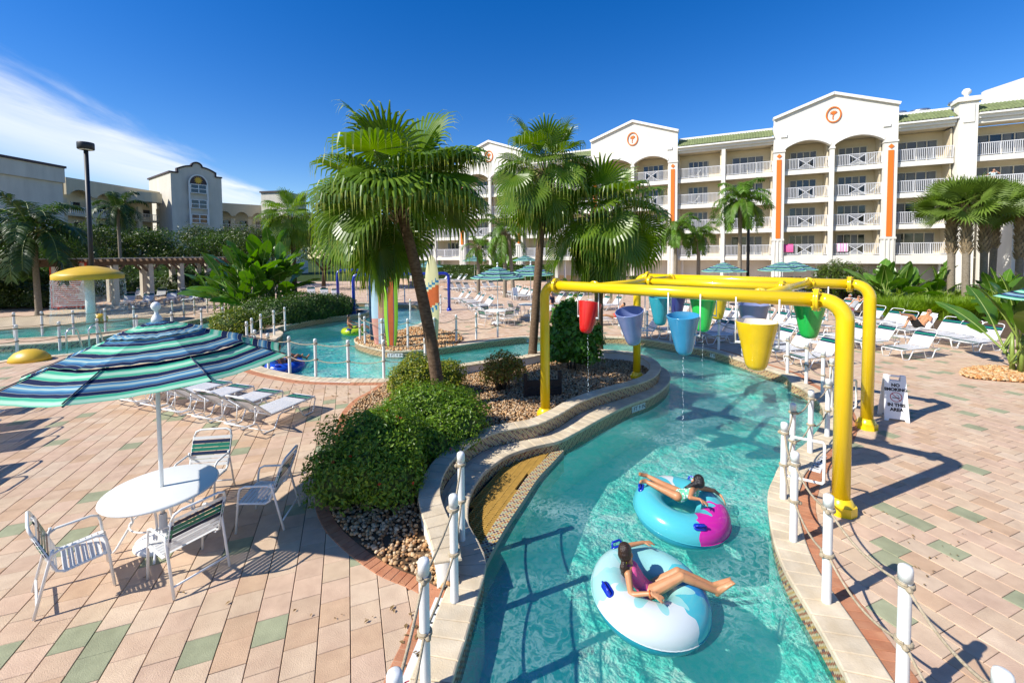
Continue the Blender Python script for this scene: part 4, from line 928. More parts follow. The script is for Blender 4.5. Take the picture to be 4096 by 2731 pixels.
# --- trees of the far left, each its own crown
def tree(label, x, Y, ztop, rx, count, mats, seed, name='leafy_tree', z0=0.0, group='trees along the far left', size=0.25):
    c = at_depth(x, 1000, Y); rg = random.Random(seed); t = thing(name, label, 'tree', (c.x, c.y, z0), 0, group); h = ztop - z0
    blobs = [((0, 0, h * 0.62), (rx * 0.8, rx * 0.7, h * 0.36))]
    for i in range(7):
        a = rg.uniform(0, 6.28); q = rg.uniform(0.35, 0.8); blobs.append(((math.cos(a) * rx * q, math.sin(a) * rx * q, h * rg.uniform(0.35, 0.8)), (rx * rg.uniform(0.3, 0.5), rx * rg.uniform(0.3, 0.5), h * rg.uniform(0.14, 0.24))))
    cloud(blobs, count, size, mats, seed, shell=0.55, lump=0.2, flat=0.8).build('crown', mats, t, kind='stuff')
    mb = MB().tube([(0, 0, 0), (0.1, 0, h * 0.3), (0, 0.1, h * 0.55)], [0.24, 0.2, 0.12], 8)
    mb.build('trunk', 'bark', t); lm = MB()
    for b_ in blobs[1:6]: lm.tube([(0.05, 0, h * 0.3), (b_[0][0] * 0.6, b_[0][1] * 0.6, b_[0][2] * 0.85), b_[0]], [0.11, 0.07, 0.03], 6)
    lm.build('limb', 'bark', t); return t
TL = [(-60, 41, 7.6, 4.5, 'dense dark tree at the left edge behind the feather palm'), (60, 46, 6.6, 4.2, 'dark tree behind the feather palm trunk at left'), (215, 44, 6.8, 4.2, 'dark tree just behind the lamp post'), (330, 50, 7.6, 4.0, 'dark tree right of the lamp post'), (430, 55, 8.2, 4.2, 'olive tree beneath the left hotel wing'), (560, 53, 7.2, 4.4, 'broad tree left of the gabled tower'), (690, 56, 7.4, 4.6, 'broad tree at the foot of the gabled tower'), (810, 55, 7.8, 4.2, 'tree at the right foot of the gabled tower'), (920, 52, 7.0, 4.2, 'tree below the right hotel wing balconies'), (1020, 50, 7.6, 4.4, 'tree in front of the far end block of the left hotel'), (1290, 46, 6.5, 4.0, 'tree behind the big leaning palm crown'), (1450, 47, 6.0, 3.6, 'tree half hidden under the big palm crown'), (250, 36, 3.4, 3.2, 'lower dark bush tree behind the pool rules sign'), (40, 33, 3.6, 3.2, 'low dark bush tree at the left edge of the beach'), (-90, 30, 5.0, 3.2, 'dark bush tree partly cut by the left edge')]
for k, (x, Y, zt, rx, lab) in enumerate(TL): tree(lab, x, Y, zt, rx, 6500, LV_TREE if k % 2 else LV_DARK, 60 + k)
for k, (x, Y, sx, sz, lab) in enumerate([(-40, 30.5, 2.2, 2.3, 'dark thicket at the left edge behind the beach deck'), (62, 31.5, 1.9, 1.9, 'dark thicket left of the big feather palm trunk'), (172, 31.2, 1.7, 1.6, 'dark bushy thicket between the palm trunk and the rules sign'), (395, 39.5, 2.4, 2.2, 'dark thicket behind the mushroom fountain water'), (520, 41.0, 2.4, 2.0, 'dark thicket between two pergola posts, left one'), (640, 40.5, 2.4, 2.0, 'dark thicket between two pergola posts, middle one'), (760, 40.0, 2.4, 2.1, 'dark thicket between two pergola posts, right one'), (880, 38.5, 2.2, 2.1, 'dark thicket at the right end of the pergola')]):
    bs = bpos(x, Y, 0.0); shrub(lab, bs, [((0, 0, sz * 0.45), (sx, 1.3, sz * 0.62)), ((sx * 0.55, 0.2, sz * 0.4), (sx * 0.6, 1.1, sz * 0.5)), ((-sx * 0.55, -0.1, sz * 0.38), (sx * 0.55, 1.1, sz * 0.46))], 4200, 0.2, LV_DARK if k % 2 else LV_TREE, group='dark thickets on the far left', seed=80 + k)
c = at_depth(3360, 1100, 31); shrub('feathery light green bamboo like bush before the hotel', (c.x, c.y, 0), [((0, 0, 1.5), (1.8, 1.2, 1.5)), ((1.2, 0, 1.2), (1.4, 1.1, 1.1)), ((-1.0, 0, 1.5), (1.0, 0.9, 1.3))], 6500, 0.22, LV_BAM, seed=33, aspect=0.22, stems=14, core=False, shell=0.3)
# --- ornamental grass
def grass(name, spots, blades, h, seed):
    rg = np.random.default_rng(seed); mb = MB()
    for (x, y, r, s) in spots:
        n = blades; az = rg.uniform(0, 2 * PI, n); rr = r * np.sqrt(rg.random(n)) * 0.4; L = h * s * rg.uniform(0.6, 1.15, n); lean = rg.uniform(0.15, 0.75, n)
        bx, by = x + rr * np.cos(az), y + rr * np.sin(az); dx, dy = np.cos(az), np.sin(az); w = 0.02
        px_, py_ = -dy * w, dx * w
        def pt(f): q = L * f; return bx + dx * q * lean * f, by + dy * q * lean * f, q * (1 - 0.35 * lean * f)
        x1, y1, z1 = pt(0.55); x2, y2, z2 = pt(1.0)
        V = np.stack([np.stack([bx - px_, by - py_, 0 * bx], 1), np.stack([bx + px_, by + py_, 0 * bx], 1), np.stack([x1 + px_, y1 + py_, z1], 1), np.stack([x1 - px_, y1 - py_, z1], 1), np.stack([x2, y2, z2], 1)], 1).reshape(-1, 3)
        b0 = np.arange(n)[:, None] * 5
        for t_ in ((0, 1, 2), (0, 2, 3), (3, 2, 4)): mb.raw(V[:0] if False else np.zeros((0, 3)), np.zeros((0, 3), int)) if False else None
        base = len(mb.v); mb.v.extend(map(tuple, V.tolist()))
        for t_ in ((0, 1, 2), (0, 2, 3), (3, 2, 4)):
            for f in (b0 + np.array(t_) + base).tolist(): mb.f.append(f); mb.mi.append(0); mb.sm.append(False)
    return mb.build(name, 'grass_blade', None, kind='stuff')
sp = []
for i in range(120):
    u = random.random(); x = 3300 + u * 800; y0 = random.uniform(1170, 1262) if x > 3520 else random.uniform(1140, 1180)
    q = G(x, y0 + 20); 
    if q.y < 34: sp.append((q.x, q.y, 0.8, random.uniform(0.8, 1.25)))
grass('fountain_grass', sp, 420, 1.05, 5)
gq = [G(3240, 1200), G(3560, 1290), G(3850, 1335), G(4300, 1385), G(4900, 1300), G(4300, 1160), G(3500, 1130)]
sheet('grass_bed', [tuple(q)[:2] for q in gq], [], 0.014, 'soil')
# ================================================================== BUILDINGS
M('stucco_white', (0.80, 0.765, 0.685), rough=0.9, spec=0.2, var=0.05, scale=1.5, bump=0.15, bscale=30, world=True, stain=0.10, sscale=0.5, sstretch=(2, 2, 0.35))
M('stucco_cream', (0.70, 0.60, 0.43), rough=0.9, spec=0.2, var=0.06, scale=1.0, world=True)
M('stucco_tan', (0.62, 0.55, 0.40), rough=0.9, spec=0.2, var=0.06, scale=0.6, world=True, stain=0.14, sscale=0.35, sstretch=(2, 2, 0.4))
M('stucco_pale', (0.66, 0.62, 0.53), rough=0.9, spec=0.2, var=0.06, scale=0.6, world=True, stain=0.14, sscale=0.35, sstretch=(2, 2, 0.4))
M('trim_white', (0.80, 0.785, 0.74), rough=0.6); M('railing_white', (0.66, 0.66, 0.68), rough=0.5)
M('orange_paint', (0.78, 0.17, 0.010), rough=0.7)
M('brown_trim', (0.06, 0.04, 0.045), rough=0.7)
M('roof_tile', (0.20, 0.24, 0.105), rough=0.8, spec=0.3, island=0.0, var=0.35, scale=3)
M('window_glass', (0.012, 0.018, 0.028), rough=0.06, spec=0.8, rnd=0.5)
M('curtain', (0.20, 0.22, 0.24), rough=0.9)
M('window_frame', (0.62, 0.58, 0.48), rough=0.5)
M('door_white', (0.72, 0.70, 0.64), rough=0.5)
M('dark_wood', (0.17, 0.085, 0.045), rough=0.7, var=0.3, scale=6)
M('sun_gold', (0.75, 0.42, 0.03), rough=0.5)
def text_mesh(s, size, mat='black_print', bold=0.0, extrude=0.0):
    cu = bpy.data.curves.new('txt', 'FONT'); cu.body = s; cu.size = size; cu.align_x = 'CENTER'; cu.align_y = 'CENTER'; cu.offset = bold; cu.extrude = extrude; cu.resolution_u = 3
    o = bpy.data.objects.new('txt', cu); COL.objects.link(o); dg = bpy.context.evaluated_depsgraph_get(); dg.update()
    me = bpy.data.meshes.new_from_object(o.evaluated_get(dg)); bpy.data.objects.remove(o); bpy.data.curves.remove(cu)
    me.name = 'lettering'; me.materials.clear(); me.materials.append(MATS[mat]); return me
hA = (2.041 * 15, 2.707 * 15, 0.0)
hotel = thing('hotel_building', 'long white balcony hotel with orange pilasters, gables and green tile roof', 'building', hA, math.atan2(-0.4332, 0.9013))
FL = [3.3 + 2.78 * k for k in range(4)]                           # tops of the balcony slabs
TOPZ = 14.4
BACK = 1.75
shared = {}
def rail_mesh(w, motif):
    k = ('r', round(w, 2), motif)
    if k in shared: return shared[k]
    mb = MB(); h = w / 2
    mb.box((0, 0, 1.07), (w, 0.07, 0.06)); mb.box((0, 0, 0.10), (w, 0.05, 0.05))
    x = -h + 0.06
    mw = 0.62 if motif else 0
    while x < h - 0.02:
        if not (motif and abs(x) < mw): mb.box((x, 0, 0.585), (0.035, 0.035, 0.91))
        x += 0.125
    if motif:
        for s in (-1, 1): mb.box((s * mw, 0, 0.585), (0.06, 0.06, 0.92))
        for s in (-1, 1): mb.box((0, 0.004 * s, 0.585), (1.50, 0.03, 0.05), Matrix.Rotation(s * math.atan2(0.86, 1.2), 3, 'Y'))
        for f in (0.35, 0.62, 0.86):
            for s in (-1, 1): mb.box((0, 0.008, 0.585 + s * 0.43 * f), (1.2 * f, 0.025, 0.035))
    for s in (-1, -0.33, 0.33, 1) if not motif else (-1, 1): mb.box((s * (h - 0.03), 0, 0.585), (0.06, 0.06, 1.0))
    shared[k] = mb.mesh('railing', 'railing_white'); return shared[k]
def slab_mesh(w):
    k = ('s', round(w, 2))
    if k not in shared:
        mb = MB(); mb.box((0, BACK / 2 - 0.02, -0.11), (w, BACK, 0.22)); mb.box((0, 0.02, -0.33), (w - 0.004, 0.16, 0.22)); shared[k] = mb.mesh('balcony', 'stucco_white')
    return shared[k]
def door_parts(w, h):
    k = ('d', round(w, 2), round(h, 2))
    if k not in shared:
        mb = MB(); mb.box((0, 0, h - 0.04), (w, 0.1, 0.08)); mb.box((0, 0, 0.04), (w, 0.1, 0.08))
        for f in (-1, -0.5, 0, 0.5, 1): mb.box((f * (w / 2 - 0.035), 0, h / 2), (0.07, 0.09, h - 0.17))
        p = MB().box((0, 0, h / 2), (w / 4 - 0.08, 0.03, h - 0.18)).mesh('pane', 'window_glass'); cu = MB().box((0, 0, h / 2), (w / 4 - 0.08, 0.03, h - 0.18)).mesh('pane', 'window_glass')
        cm = MB(); 
        for i in range(7): cm.box((-0.21 + i * 0.07, 0.0, h / 2), (0.05, 0.02, h - 0.2))
        shared[k] = (mb.mesh('sliding_door', 'window_frame'), p, cm.mesh('curtain', 'curtain'))
    return shared[k]
cols = MB(); core = MB(); inner = MB()
def bay(x0, x1, motif=False, floors=range(4), y0=0.0, door=None, dx=0.0):
    w = x1 - x0; xc = (x0 + x1) / 2
    for k in floors:
        z = FL[k]
        b_ = put('balcony', slab_mesh(w), hotel, (xc, y0 + 0.03, z)); r = put('railing', rail_mesh(w - 0.02, motif), b_, (0, 0.02, 0))
        dw = door or min(w * 0.62, 2.7); me, pane, cur = door_parts(dw, 2.05)
        d_ = put('sliding_door', me, hotel, (xc + dx, y0 + BACK - 0.03, z + 0.01))
        for q in range(4):
            put('pane', pane, d_, (dw * (-0.375 + 0.25 * q), 0.02, 0))
            if random.random() < 0.55: put('curtain', cur, d_, (dw * (-0.375 + 0.25 * q) + random.choice((-0.05, 0.05)), 0.002, 0))
    inner.box((xc, y0 + BACK + 0.15, (FL[0] + TOPZ) / 2 - 0.2), (w + 0.4, 0.26, TOPZ - FL[0] + 0.4))
    inner.box((xc, y0 + BACK / 2 + 0.1, TOPZ + 0.15), (w + 0.3, BACK - 0.2, 0.2))
    for s, xx in ((1, x0), (-1, x1)): inner.box((xx + s * 0.06, y0 + BACK / 2 + 0.22, (FL[0] + TOPZ) / 2), (0.12, BACK - 0.3, TOPZ - FL[0] - 0.3))
def pier(x, w, z1, y=-0.12, d=0.5, z0=0.0): cols.box((x, y + d / 2, (z0 + z1) / 2), (w, d, z1 - z0))
def gable(xc, orange=True):
    hw = 4.75; y = -0.40; t = 0.5; xl, xr = xc - hw, xc + hw; pw = 0.95; mw = 0.34
    zs, zc_ = 13.65, 14.35
    a0, a1 = xl + pw, xc - mw / 2; b0, b1 = xc + mw / 2, xr - pw
    def arch(p, q, n=14): return [(p + (q - p) * i / n, zs + (zc_ - zs) * math.sin(PI * i / n) ** 0.75) for i in range(n + 1)]
    low = 13.3
    outline = [(xl, low), (xl + pw, low)] + arch(a0, a1) + [(a1, low), (b0, low)] + arch(b0, b1) + [(b1, low), (xr, low), (xr, 16.62), (xc, 18.28), (xl, 16.62)]
    Rx = Matrix.Rotation(PI / 2, 3, 'X')                             # polygon (x, z) standing up, prism depth along -y
    f = MB().prism([(x - xc, z) for x, z in outline], -t, 0, 0, Rx, (xc, y, 0)); f.build('gable', 'stucco_white', hotel)
    cap = MB()
    sl_ = math.atan2(18.28 - 16.62, hw); L = math.hypot(hw, 18.28 - 16.62)
    for s in (-1, 1):
        cap.box((xc + s * hw / 2 * 1.005, y + 0.16, (16.62 + 18.28) / 2 + 0.13), (L + 0.12, 0.5 + 0.26, 0.24), Matrix.Rotation(s * sl_, 3, 'Y'))
    cap.build('gable_cap', 'trim_white', hotel)
    for p, q in ((a0, a1), (b0, b1)):
        tr = MB()
        pts = arch(p, q, 18); o_ = [(x, z + 0.30) for x, z in pts]
        for i in range(18):
            (x1, z1), (x2, z2), (x3, z3), (x4, z4) = pts[i], pts[i + 1], o_[i + 1], o_[i]
            vs = [Vector((a, y + dy, c)) for dy in (-0.06, 0.0) for a, c in ((x1, z1), (x2, z2), (x3, z3), (x4, z4))]
            tr.add(vs, [(0, 1, 2, 3), (1, 0, 4, 5), (2, 1, 5, 6), (3, 2, 6, 7), (0, 3, 7, 4)])
        tr.build('arch_trim', 'trim_white', hotel); tr = MB()
    for xx, w in ((xl + pw / 2, pw), (xr - pw / 2, pw)):
        cols.box((xx, y + 0.27, low / 2), (w, 0.54, low)); cols.box((xx, y + 0.25, 13.5), (w + 0.1, 0.66, 0.16)); cols.box((xx, y + 0.25, 4.85), (w + 0.1, 0.66, 0.18))
        cols.box((xx - 0.3, y - 0.02, 2.4), (0.12, 0.1, 4.7)); cols.box((xx + 0.3, y - 0.02, 2.4), (0.12, 0.1, 4.7)); cols.box((xx, y - 0.02, 2.4), (0.12, 0.1, 4.7))
        MB().box((xx, y - 0.03, 8.85), (0.40, 0.07, 7.7)).build('orange_stripe', 'orange_paint', hotel)
        MB().box((xx, y - 0.03, 13.05), (0.30, 0.07, 0.30), Matrix.Rotation(PI / 4, 3, 'Y')).build('orange_diamond', 'orange_paint', hotel)
        MB().box((xx * 1.0 + (0.35 if xx < xc else -0.35) , y - 0.05, 14.95), (0.52, 0.1, 0.26)).build('floodlight', 'trim_white', hotel)
    cols.box((xc, y + 0.24, low / 2), (mw, 0.4, low)); cols.box((xc, y + 0.24, 13.4), (mw + 0.1, 0.52, 0.14))
    core.box((xc, 1.2, 16.2), (2 * hw - 0.3, 1.6, 0.8))
    # oval medallion with a little palm
    md = MB(); n = 40
    for i in range(n):
        a, b_ = 2 * PI * i / n, 2 * PI * (i + 1) / n
        q = [(math.cos(a) * 0.60, math.sin(a) * 0.74), (math.cos(b_) * 0.60, math.sin(b_) * 0.74), (math.cos(b_) * 0.50, math.sin(b_) * 0.64), (math.cos(a) * 0.50, math.sin(a) * 0.64)]
        vs = [Vector((x, yy, z)) for yy in (-0.09, 0) for x, z in q]; md.add(vs, [(3, 2, 1, 0), (0, 1, 5, 4), (2, 3, 7, 6)])
    o = md.build('medallion_ring', 'orange_paint', hotel); o.location = (xc, y, 16.45)
    em = MB()
    star = [];
    for i in range(22): a = 2 * PI * i / 22; r_ = (0.31 if i % 2 == 0 else 0.17) * (1 if math.sin(a) > -0.5 else 0.75); star.append((math.cos(a) * r_ * 0.95, 0.16 + math.sin(a) * r_ * 0.8))
    em.prism(star, 0, 0.05, 0, Rx); em.prism([(-0.02, 0.05), (0.035, 0.05), (-0.02, -0.25), (0.01, -0.42), (-0.075, -0.42), (-0.085, -0.2)][::-1], 0, 0.045, 0, Rx)
    o = em.build('palm_emblem', 'orange_paint', hotel); o.location = (xc, y - 0.005, 16.45)
    bay(a0, a1, True); bay(b0, b1, True)
def roof_run(x0, x1, z0=14.95, z1=15.95, y0=-0.55, y1=0.9, rows=5):
    mb = MB(); n = int((x1 - x0) / 0.24); mper = 6; V = []; Fq = []; sl_ = (z1 - z0) / (y1 - y0)
    for r in range(rows):
        for e in (0, 1):
            yy = y0 + (y1 - y0) * (r + e) / rows; zz = z0 + (z1 - z0) * (r + e) / rows + (0.07 if e == 0 else 0.03)
            for i in range(n * mper + 1): V.append((x0 + (x1 - x0) * i / (n * mper), yy, zz + 0.065 * abs(math.sin(PI * i / mper))))
    k = n * mper + 1
    for r in range(rows):
        a = 2 * r * k
        for i in range(k - 1): Fq.append((a + i, a + i + 1, a + k + i + 1, a + k + i))
        if r < rows - 1:
            for i in range(k - 1): Fq.append((a + k + i, a + k + i + 1, a + 2 * k + i + 1, a + 2 * k + i))
    mb.raw(V, Fq, 0, True); mb.build('roof_tiles', 'roof_tile', hotel, kind='stuff')
    tr = MB(); xc = (x0 + x1) / 2; w = x1 - x0
    tr.box((xc, -0.40, z0 - 0.02), (w, 0.30, 0.14)); tr.box((xc, -0.12, z0 - 0.22), (w, 0.3, 0.26)); tr.box((xc, y1 + 0.16, z1 + 0.05), (w, 0.3, 0.42)); tr.build('eave', 'trim_white', hotel)
    core.box((xc, 1.5, 15.4), (w - 0.02, 0.9, 1.2)); core.box((xc, 0.12, 14.55), (w - 0.02, 0.34, 0.36))
G3, G2, G1 = -0.25, -18.62, -37.0
for g in (G3, G2, G1): gable(g)
for gl, grr in ((G2, G3), (G1, G2)):
    x0, x1 = gl + 4.75, grr - 4.75; xm = (x0 + x1) / 2
    bay(x0, xm - 0.18, dx=-0.15, door=2.0); bay(xm + 0.18, x1, door=2.9); pier(xm, 0.36, 14.4); roof_run(x0, x1)
x0, x1 = G1 - 4.75 - 8.6, G1 - 4.75; xm = (x0 + x1) / 2; bay(x0, xm - 0.18); bay(xm + 0.18, x1); pier(xm, 0.36, 14.4); pier(x0, 0.5, 14.4); roof_run(x0, x1)
# right of the third gable: one bay, the finial tower, then the taller end wing
bay(4.5, 8.35, door=2.9); roof_run(4.5, 8.4)
cols.box((9.05, 0.05, 8.1), (1.2, 0.95, 16.2)); cols.box((9.05, 0.05, 16.3), (1.55, 1.3, 0.2)); cols.box((9.05, 0.05, 16.5), (1.35, 1.1, 0.2)); cols.box((9.05, -0.46, 15.2), (0.7, 0.08, 1.5))
MB().lathe([(0.001, 0), (0.28, 0), (0.28, 0.08), (0.12, 0.16), (0.15, 0.24), (0.30, 0.42), (0.30, 0.58), (0.18, 0.76), (0.001, 0.82)], (9.05, 0.05, 16.6), 16).build('finial', 'trim_white', hotel)
bay(9.7, 14.3, floors=(2, 3), door=3.2); bay(14.5, 19.2, floors=(2, 3), door=3.2); roof_run(9.7, 19.4, 15.1, 16.1)
pier(14.4, 0.3, 14.4, z0=8)
MB().prism([(10.7, 15.9), (24, 15.9), (24, 20), (20.5, 20.2), (10.7, 17.4)], -0.5, 0, 0, Matrix.Rotation(PI / 2, 3, 'X'), (0, 1.4, 0)).build('end_gable', 'stucco_white', hotel)
core.box((17.2, -1.6, 4.3), (14.5, 6.6, 8.5)); cols.box((17.2, -4.95, 8.55), (14.7, 0.3, 0.3)); cols.box((17.2, -4.93, 5.3), (14.6, 0.16, 0.18)); cols.box((17.2, -4.93, 3.6), (14.6, 0.16, 0.18))
core.box((27, 3, 7), (8, 8, 16))
for x in (12.3, 16.2):
    f = MB(); w, h = 1.3, 1.9
    f.box((0, 0, 0), (w, 0.14, 0.09)); f.box((0, 0, h), (w, 0.14, 0.09)); f.box((0, 0.01, h * 0.5), (w, 0.08, 0.05))
    for s in (-1, 0, 1): f.box((s * w / 2, 0, h / 2), (0.08, 0.12, h))
    o = f.build('window', 'trim_white', hotel); o.location = (x, -4.95, 5.75); MB().box((0, 0.02, h / 2), (w - 0.1, 0.03, h - 0.1)).build('pane', 'window_glass', o)
    o = MB().box((0, 0, 1.2), (1.6, 0.1, 2.6)).build('window', 'trim_white', hotel); o.location = (x, -4.93, 0.1); MB().box((0, -0.04, 1.2), (1.3, 0.06, 2.3)).build('pane', 'window_glass', o)
# ground floor: recessed cream wall with white doors behind the piers
inner.box((-18, BACK + 1.2, 1.6), (58, 0.3, 3.3)); core.box((-18, 4.0, 8), (57, 4.3, 14.2)); core.box((-18, 0.9, 3.06), (57, 1.9, 0.1))
for x in (-44, -40, -36.5, -33, -29.5, -25.5, -22.5, -20, -16, -12.2, -10.8, -7.6, -6.2):
    o = MB().box((0, 0, 1.05), (1.0, 0.1, 2.1)).build('door', 'door_white', hotel); o.location = (x, BACK + 1.0, 0.3)
    MB().box((0, -0.04, 1.15), (0.62, 0.05, 1.5)).build('pane', 'window_glass', o)
for x in (-46, -31, -27.6, -23, -14.0, -9.45, -4.9): MB().lathe([(0.14, 0), (0.14, 3.0)], (x + 0.6, 0.8, 0.1), 10).build('column', 'trim_white', hotel)
MB().box((0.2, BACK + 0.6, 1.5), (9.0, 0.2, 2.6)).build('timber_wall', 'dark_wood', hotel); MB().box((6.5, BACK + 0.6, 1.5), (3.6, 0.2, 2.6)).build('timber_wall', 'dark_wood', hotel)
for x in (-4, -1.2, 2.0, 5.2, 7.8): MB().box((x, 0.4, 1.5), (0.16, 0.16, 3.0)).build('column', 'trim_white', hotel)
core.box((2.0, 0.5, 2.9), (13, 1.6, 0.75))
cols.build('pier_frame', 'stucco_white', hotel); core.build('wall', 'stucco_white', hotel); inner.build('inner_wall', 'stucco_cream', hotel)
for x, z in ((5.6, 16.5), (7.3, 16.5), (10.1, 16.9)): MB().lathe([(0.001, 0.35), (0.75, 0.3), (0.8, 0.1), (0.6, 0), (0.6, -0.4)], (x, 4, z + 0.2), 18).build('roof_vent', 'steel', hotel)
# --- far left hotel: a side wing, a gabled tower and a rear wing
Lo = at_depth(640, 1025, 75)
left = thing('apartment_hotel', 'beige hotel at far left with scalloped gable tower and arched balconies', 'building', (Lo.x, Lo.y, 0), 0)
def lp(x, y, Y): p = at_depth(x, y, Y); return (p.x - Lo.x, p.y - Lo.y, p.z)
bw = MB(); tr = MB(); dk = MB(); gd = MB()
def wall_between(p, q, z0, z1, thick, mb, inner_dir=1):
    a, b_ = Vector((p[0], p[1], 0)), Vector((q[0], q[1], 0)); d = (b_ - a).normalized(); n = Vector((-d.y, d.x, 0)) * thick * inner_dir
    vs = [a, b_, b_ + n, a + n]; vs = [Vector((v.x, v.y, z)) for z in (z0, z1) for v in vs]
    mb.add(vs, [(0, 1, 5, 4), (1, 2, 6, 5), (2, 3, 7, 6), (3, 0, 4, 7), (4, 5, 6, 7), (3, 2, 1, 0)])
# tower
before_tower = set(left.children); Yt = 75.0; xl, xr = lp(675, 700, Yt)[0], lp(850, 700, Yt)[0]; side = lp(607, 700, Yt + 6.5)
zt = 18.7; W_ = xr - xl; xc = (xl + xr) / 2
prof = [(xl, 0), (xr, 0), (xr, zt - 0.6), (xr - 1.1, zt - 0.6), (xr - 1.1, zt + 0.7)]
for i in range(13): a = PI * i / 12; pass
pr = []
def scallop(s):
    out = [(s * W_ / 2, zt - 0.5), (s * (W_ / 2 - 0.95), zt - 0.5), (s * (W_ / 2 - 0.95), zt + 0.2)]
    for i in range(1, 8): f = i / 7; out.append((s * (W_ / 2 - 0.95 - f * (W_ / 2 - 1.75)), zt + 0.2 + 0.72 * math.sin(f * PI / 2)))
    return out
tr2 = MB(); R_ = scallop(1); top = [(math.cos(a) * 0.8, zt + 0.9 + math.sin(a) * 0.75) for a in np.linspace(0.15, PI - 0.15, 11)]
L_ = scallop(-1)[::-1]
front = [(-W_ / 2, 0), (W_ / 2, 0)] + R_ + top + L_
Rx = Matrix.Rotation(PI / 2, 3, 'X')
MB().prism(front, -0.5, 0, 0, Rx, (xc, 0, 0)).build('tower_front', 'stucco_pale', left)
edge = R_ + top + L_
for i in range(len(edge) - 1):
    a, b_ = Vector((edge[i][0] + xc, 0, edge[i][1])), Vector((edge[i + 1][0] + xc, 0, edge[i + 1][1])); m_ = (a + b_) / 2; L__ = (b_ - a).length; ang_ = math.atan2(b_.z - a.z, b_.x - a.x)
    tr2.box((m_.x, 0.2, m_.z + 0.0), (L__ + 0.18, 0.75, 0.24), Matrix.Rotation(-ang_, 3, 'Y'))
tw = MB(); tw.box((xc, 6.3, (zt - 0.56) / 2), (W_ - 0.02, 11.6, zt - 0.56)); tw.build('tower_wall', 'stucco_pale', left); tr2.box((xl, 6.2, zt - 0.45), (0.4, 12.2, 0.26)); tr2.build('tower_coping', 'brown_trim', left, kind='stuff')
for z, h in ((15.2, 1.5), (12.5, 1.5), (9.9, 1.5)):
    f = MB(); w = 2.4
    for s in (-1, 0, 1): f.box((s * w / 2, 0, h / 2), (0.13, 0.14, h))
    for q in (0, 0.5, 1): f.box((0, 0.01, q * h), (w, 0.12, 0.12))
    o = f.build('window', 'trim_white', left); o.location = (xc, -0.55 + 0.02, z - 0.3)
    for s in (-1, 1): MB().box((s * w / 4, 0.03, h / 2), (w / 2 - 0.1, 0.03, h - 0.1)).build('pane', 'window_glass', o)
MB().prism([(math.cos(t_) * 1.25, math.sin(t_) * 1.45) for t_ in np.linspace(0, PI, 15)], 0.0, 0.06, 0, Rx, (xc, -0.5, 16.5)).build('arched_panel', 'brown_trim', left)
st = [];
for i in range(24): t_ = 2 * PI * i / 24; r_ = 0.72 if i % 2 == 0 else 0.38; st.append((math.cos(t_) * r_, math.sin(t_) * r_))
MB().prism(st, 0.0, 0.1, 0, Rx, (xc, -0.5, 17.15)).build('sun_emblem', 'sun_gold', left)
am = MB(); pts = [(math.cos(t_) * 1.38, 16.5 + math.sin(t_) * 1.6) for t_ in np.linspace(0, PI, 17)]
pts = [(1.38, 9.3)] + pts + [(-1.38, 9.3)]
for i in range(len(pts) - 1):
    a, b_ = Vector((pts[i][0] + xc, -0.53, pts[i][1])), Vector((pts[i + 1][0] + xc, -0.53, pts[i + 1][1])); m_ = (a + b_) / 2; dd = b_ - a
    am.box(m_, (dd.length + 0.05, 0.14, 0.2), Matrix.Rotation(-math.atan2(dd.z, dd.x), 3, 'Y'))
am.build('window_surround', 'trim_white', left)
TR = Matrix.Translation((xc, 1.5, 0)) @ Matrix.Rotation(rad(54), 4, 'Z') @ Matrix.Translation((-xc, 0, 0))      # the tower faces half right, its lit flank to the left
for o in left.children:
    if o not in before_tower: o.matrix_local = TR @ Matrix.Translation(o.location)
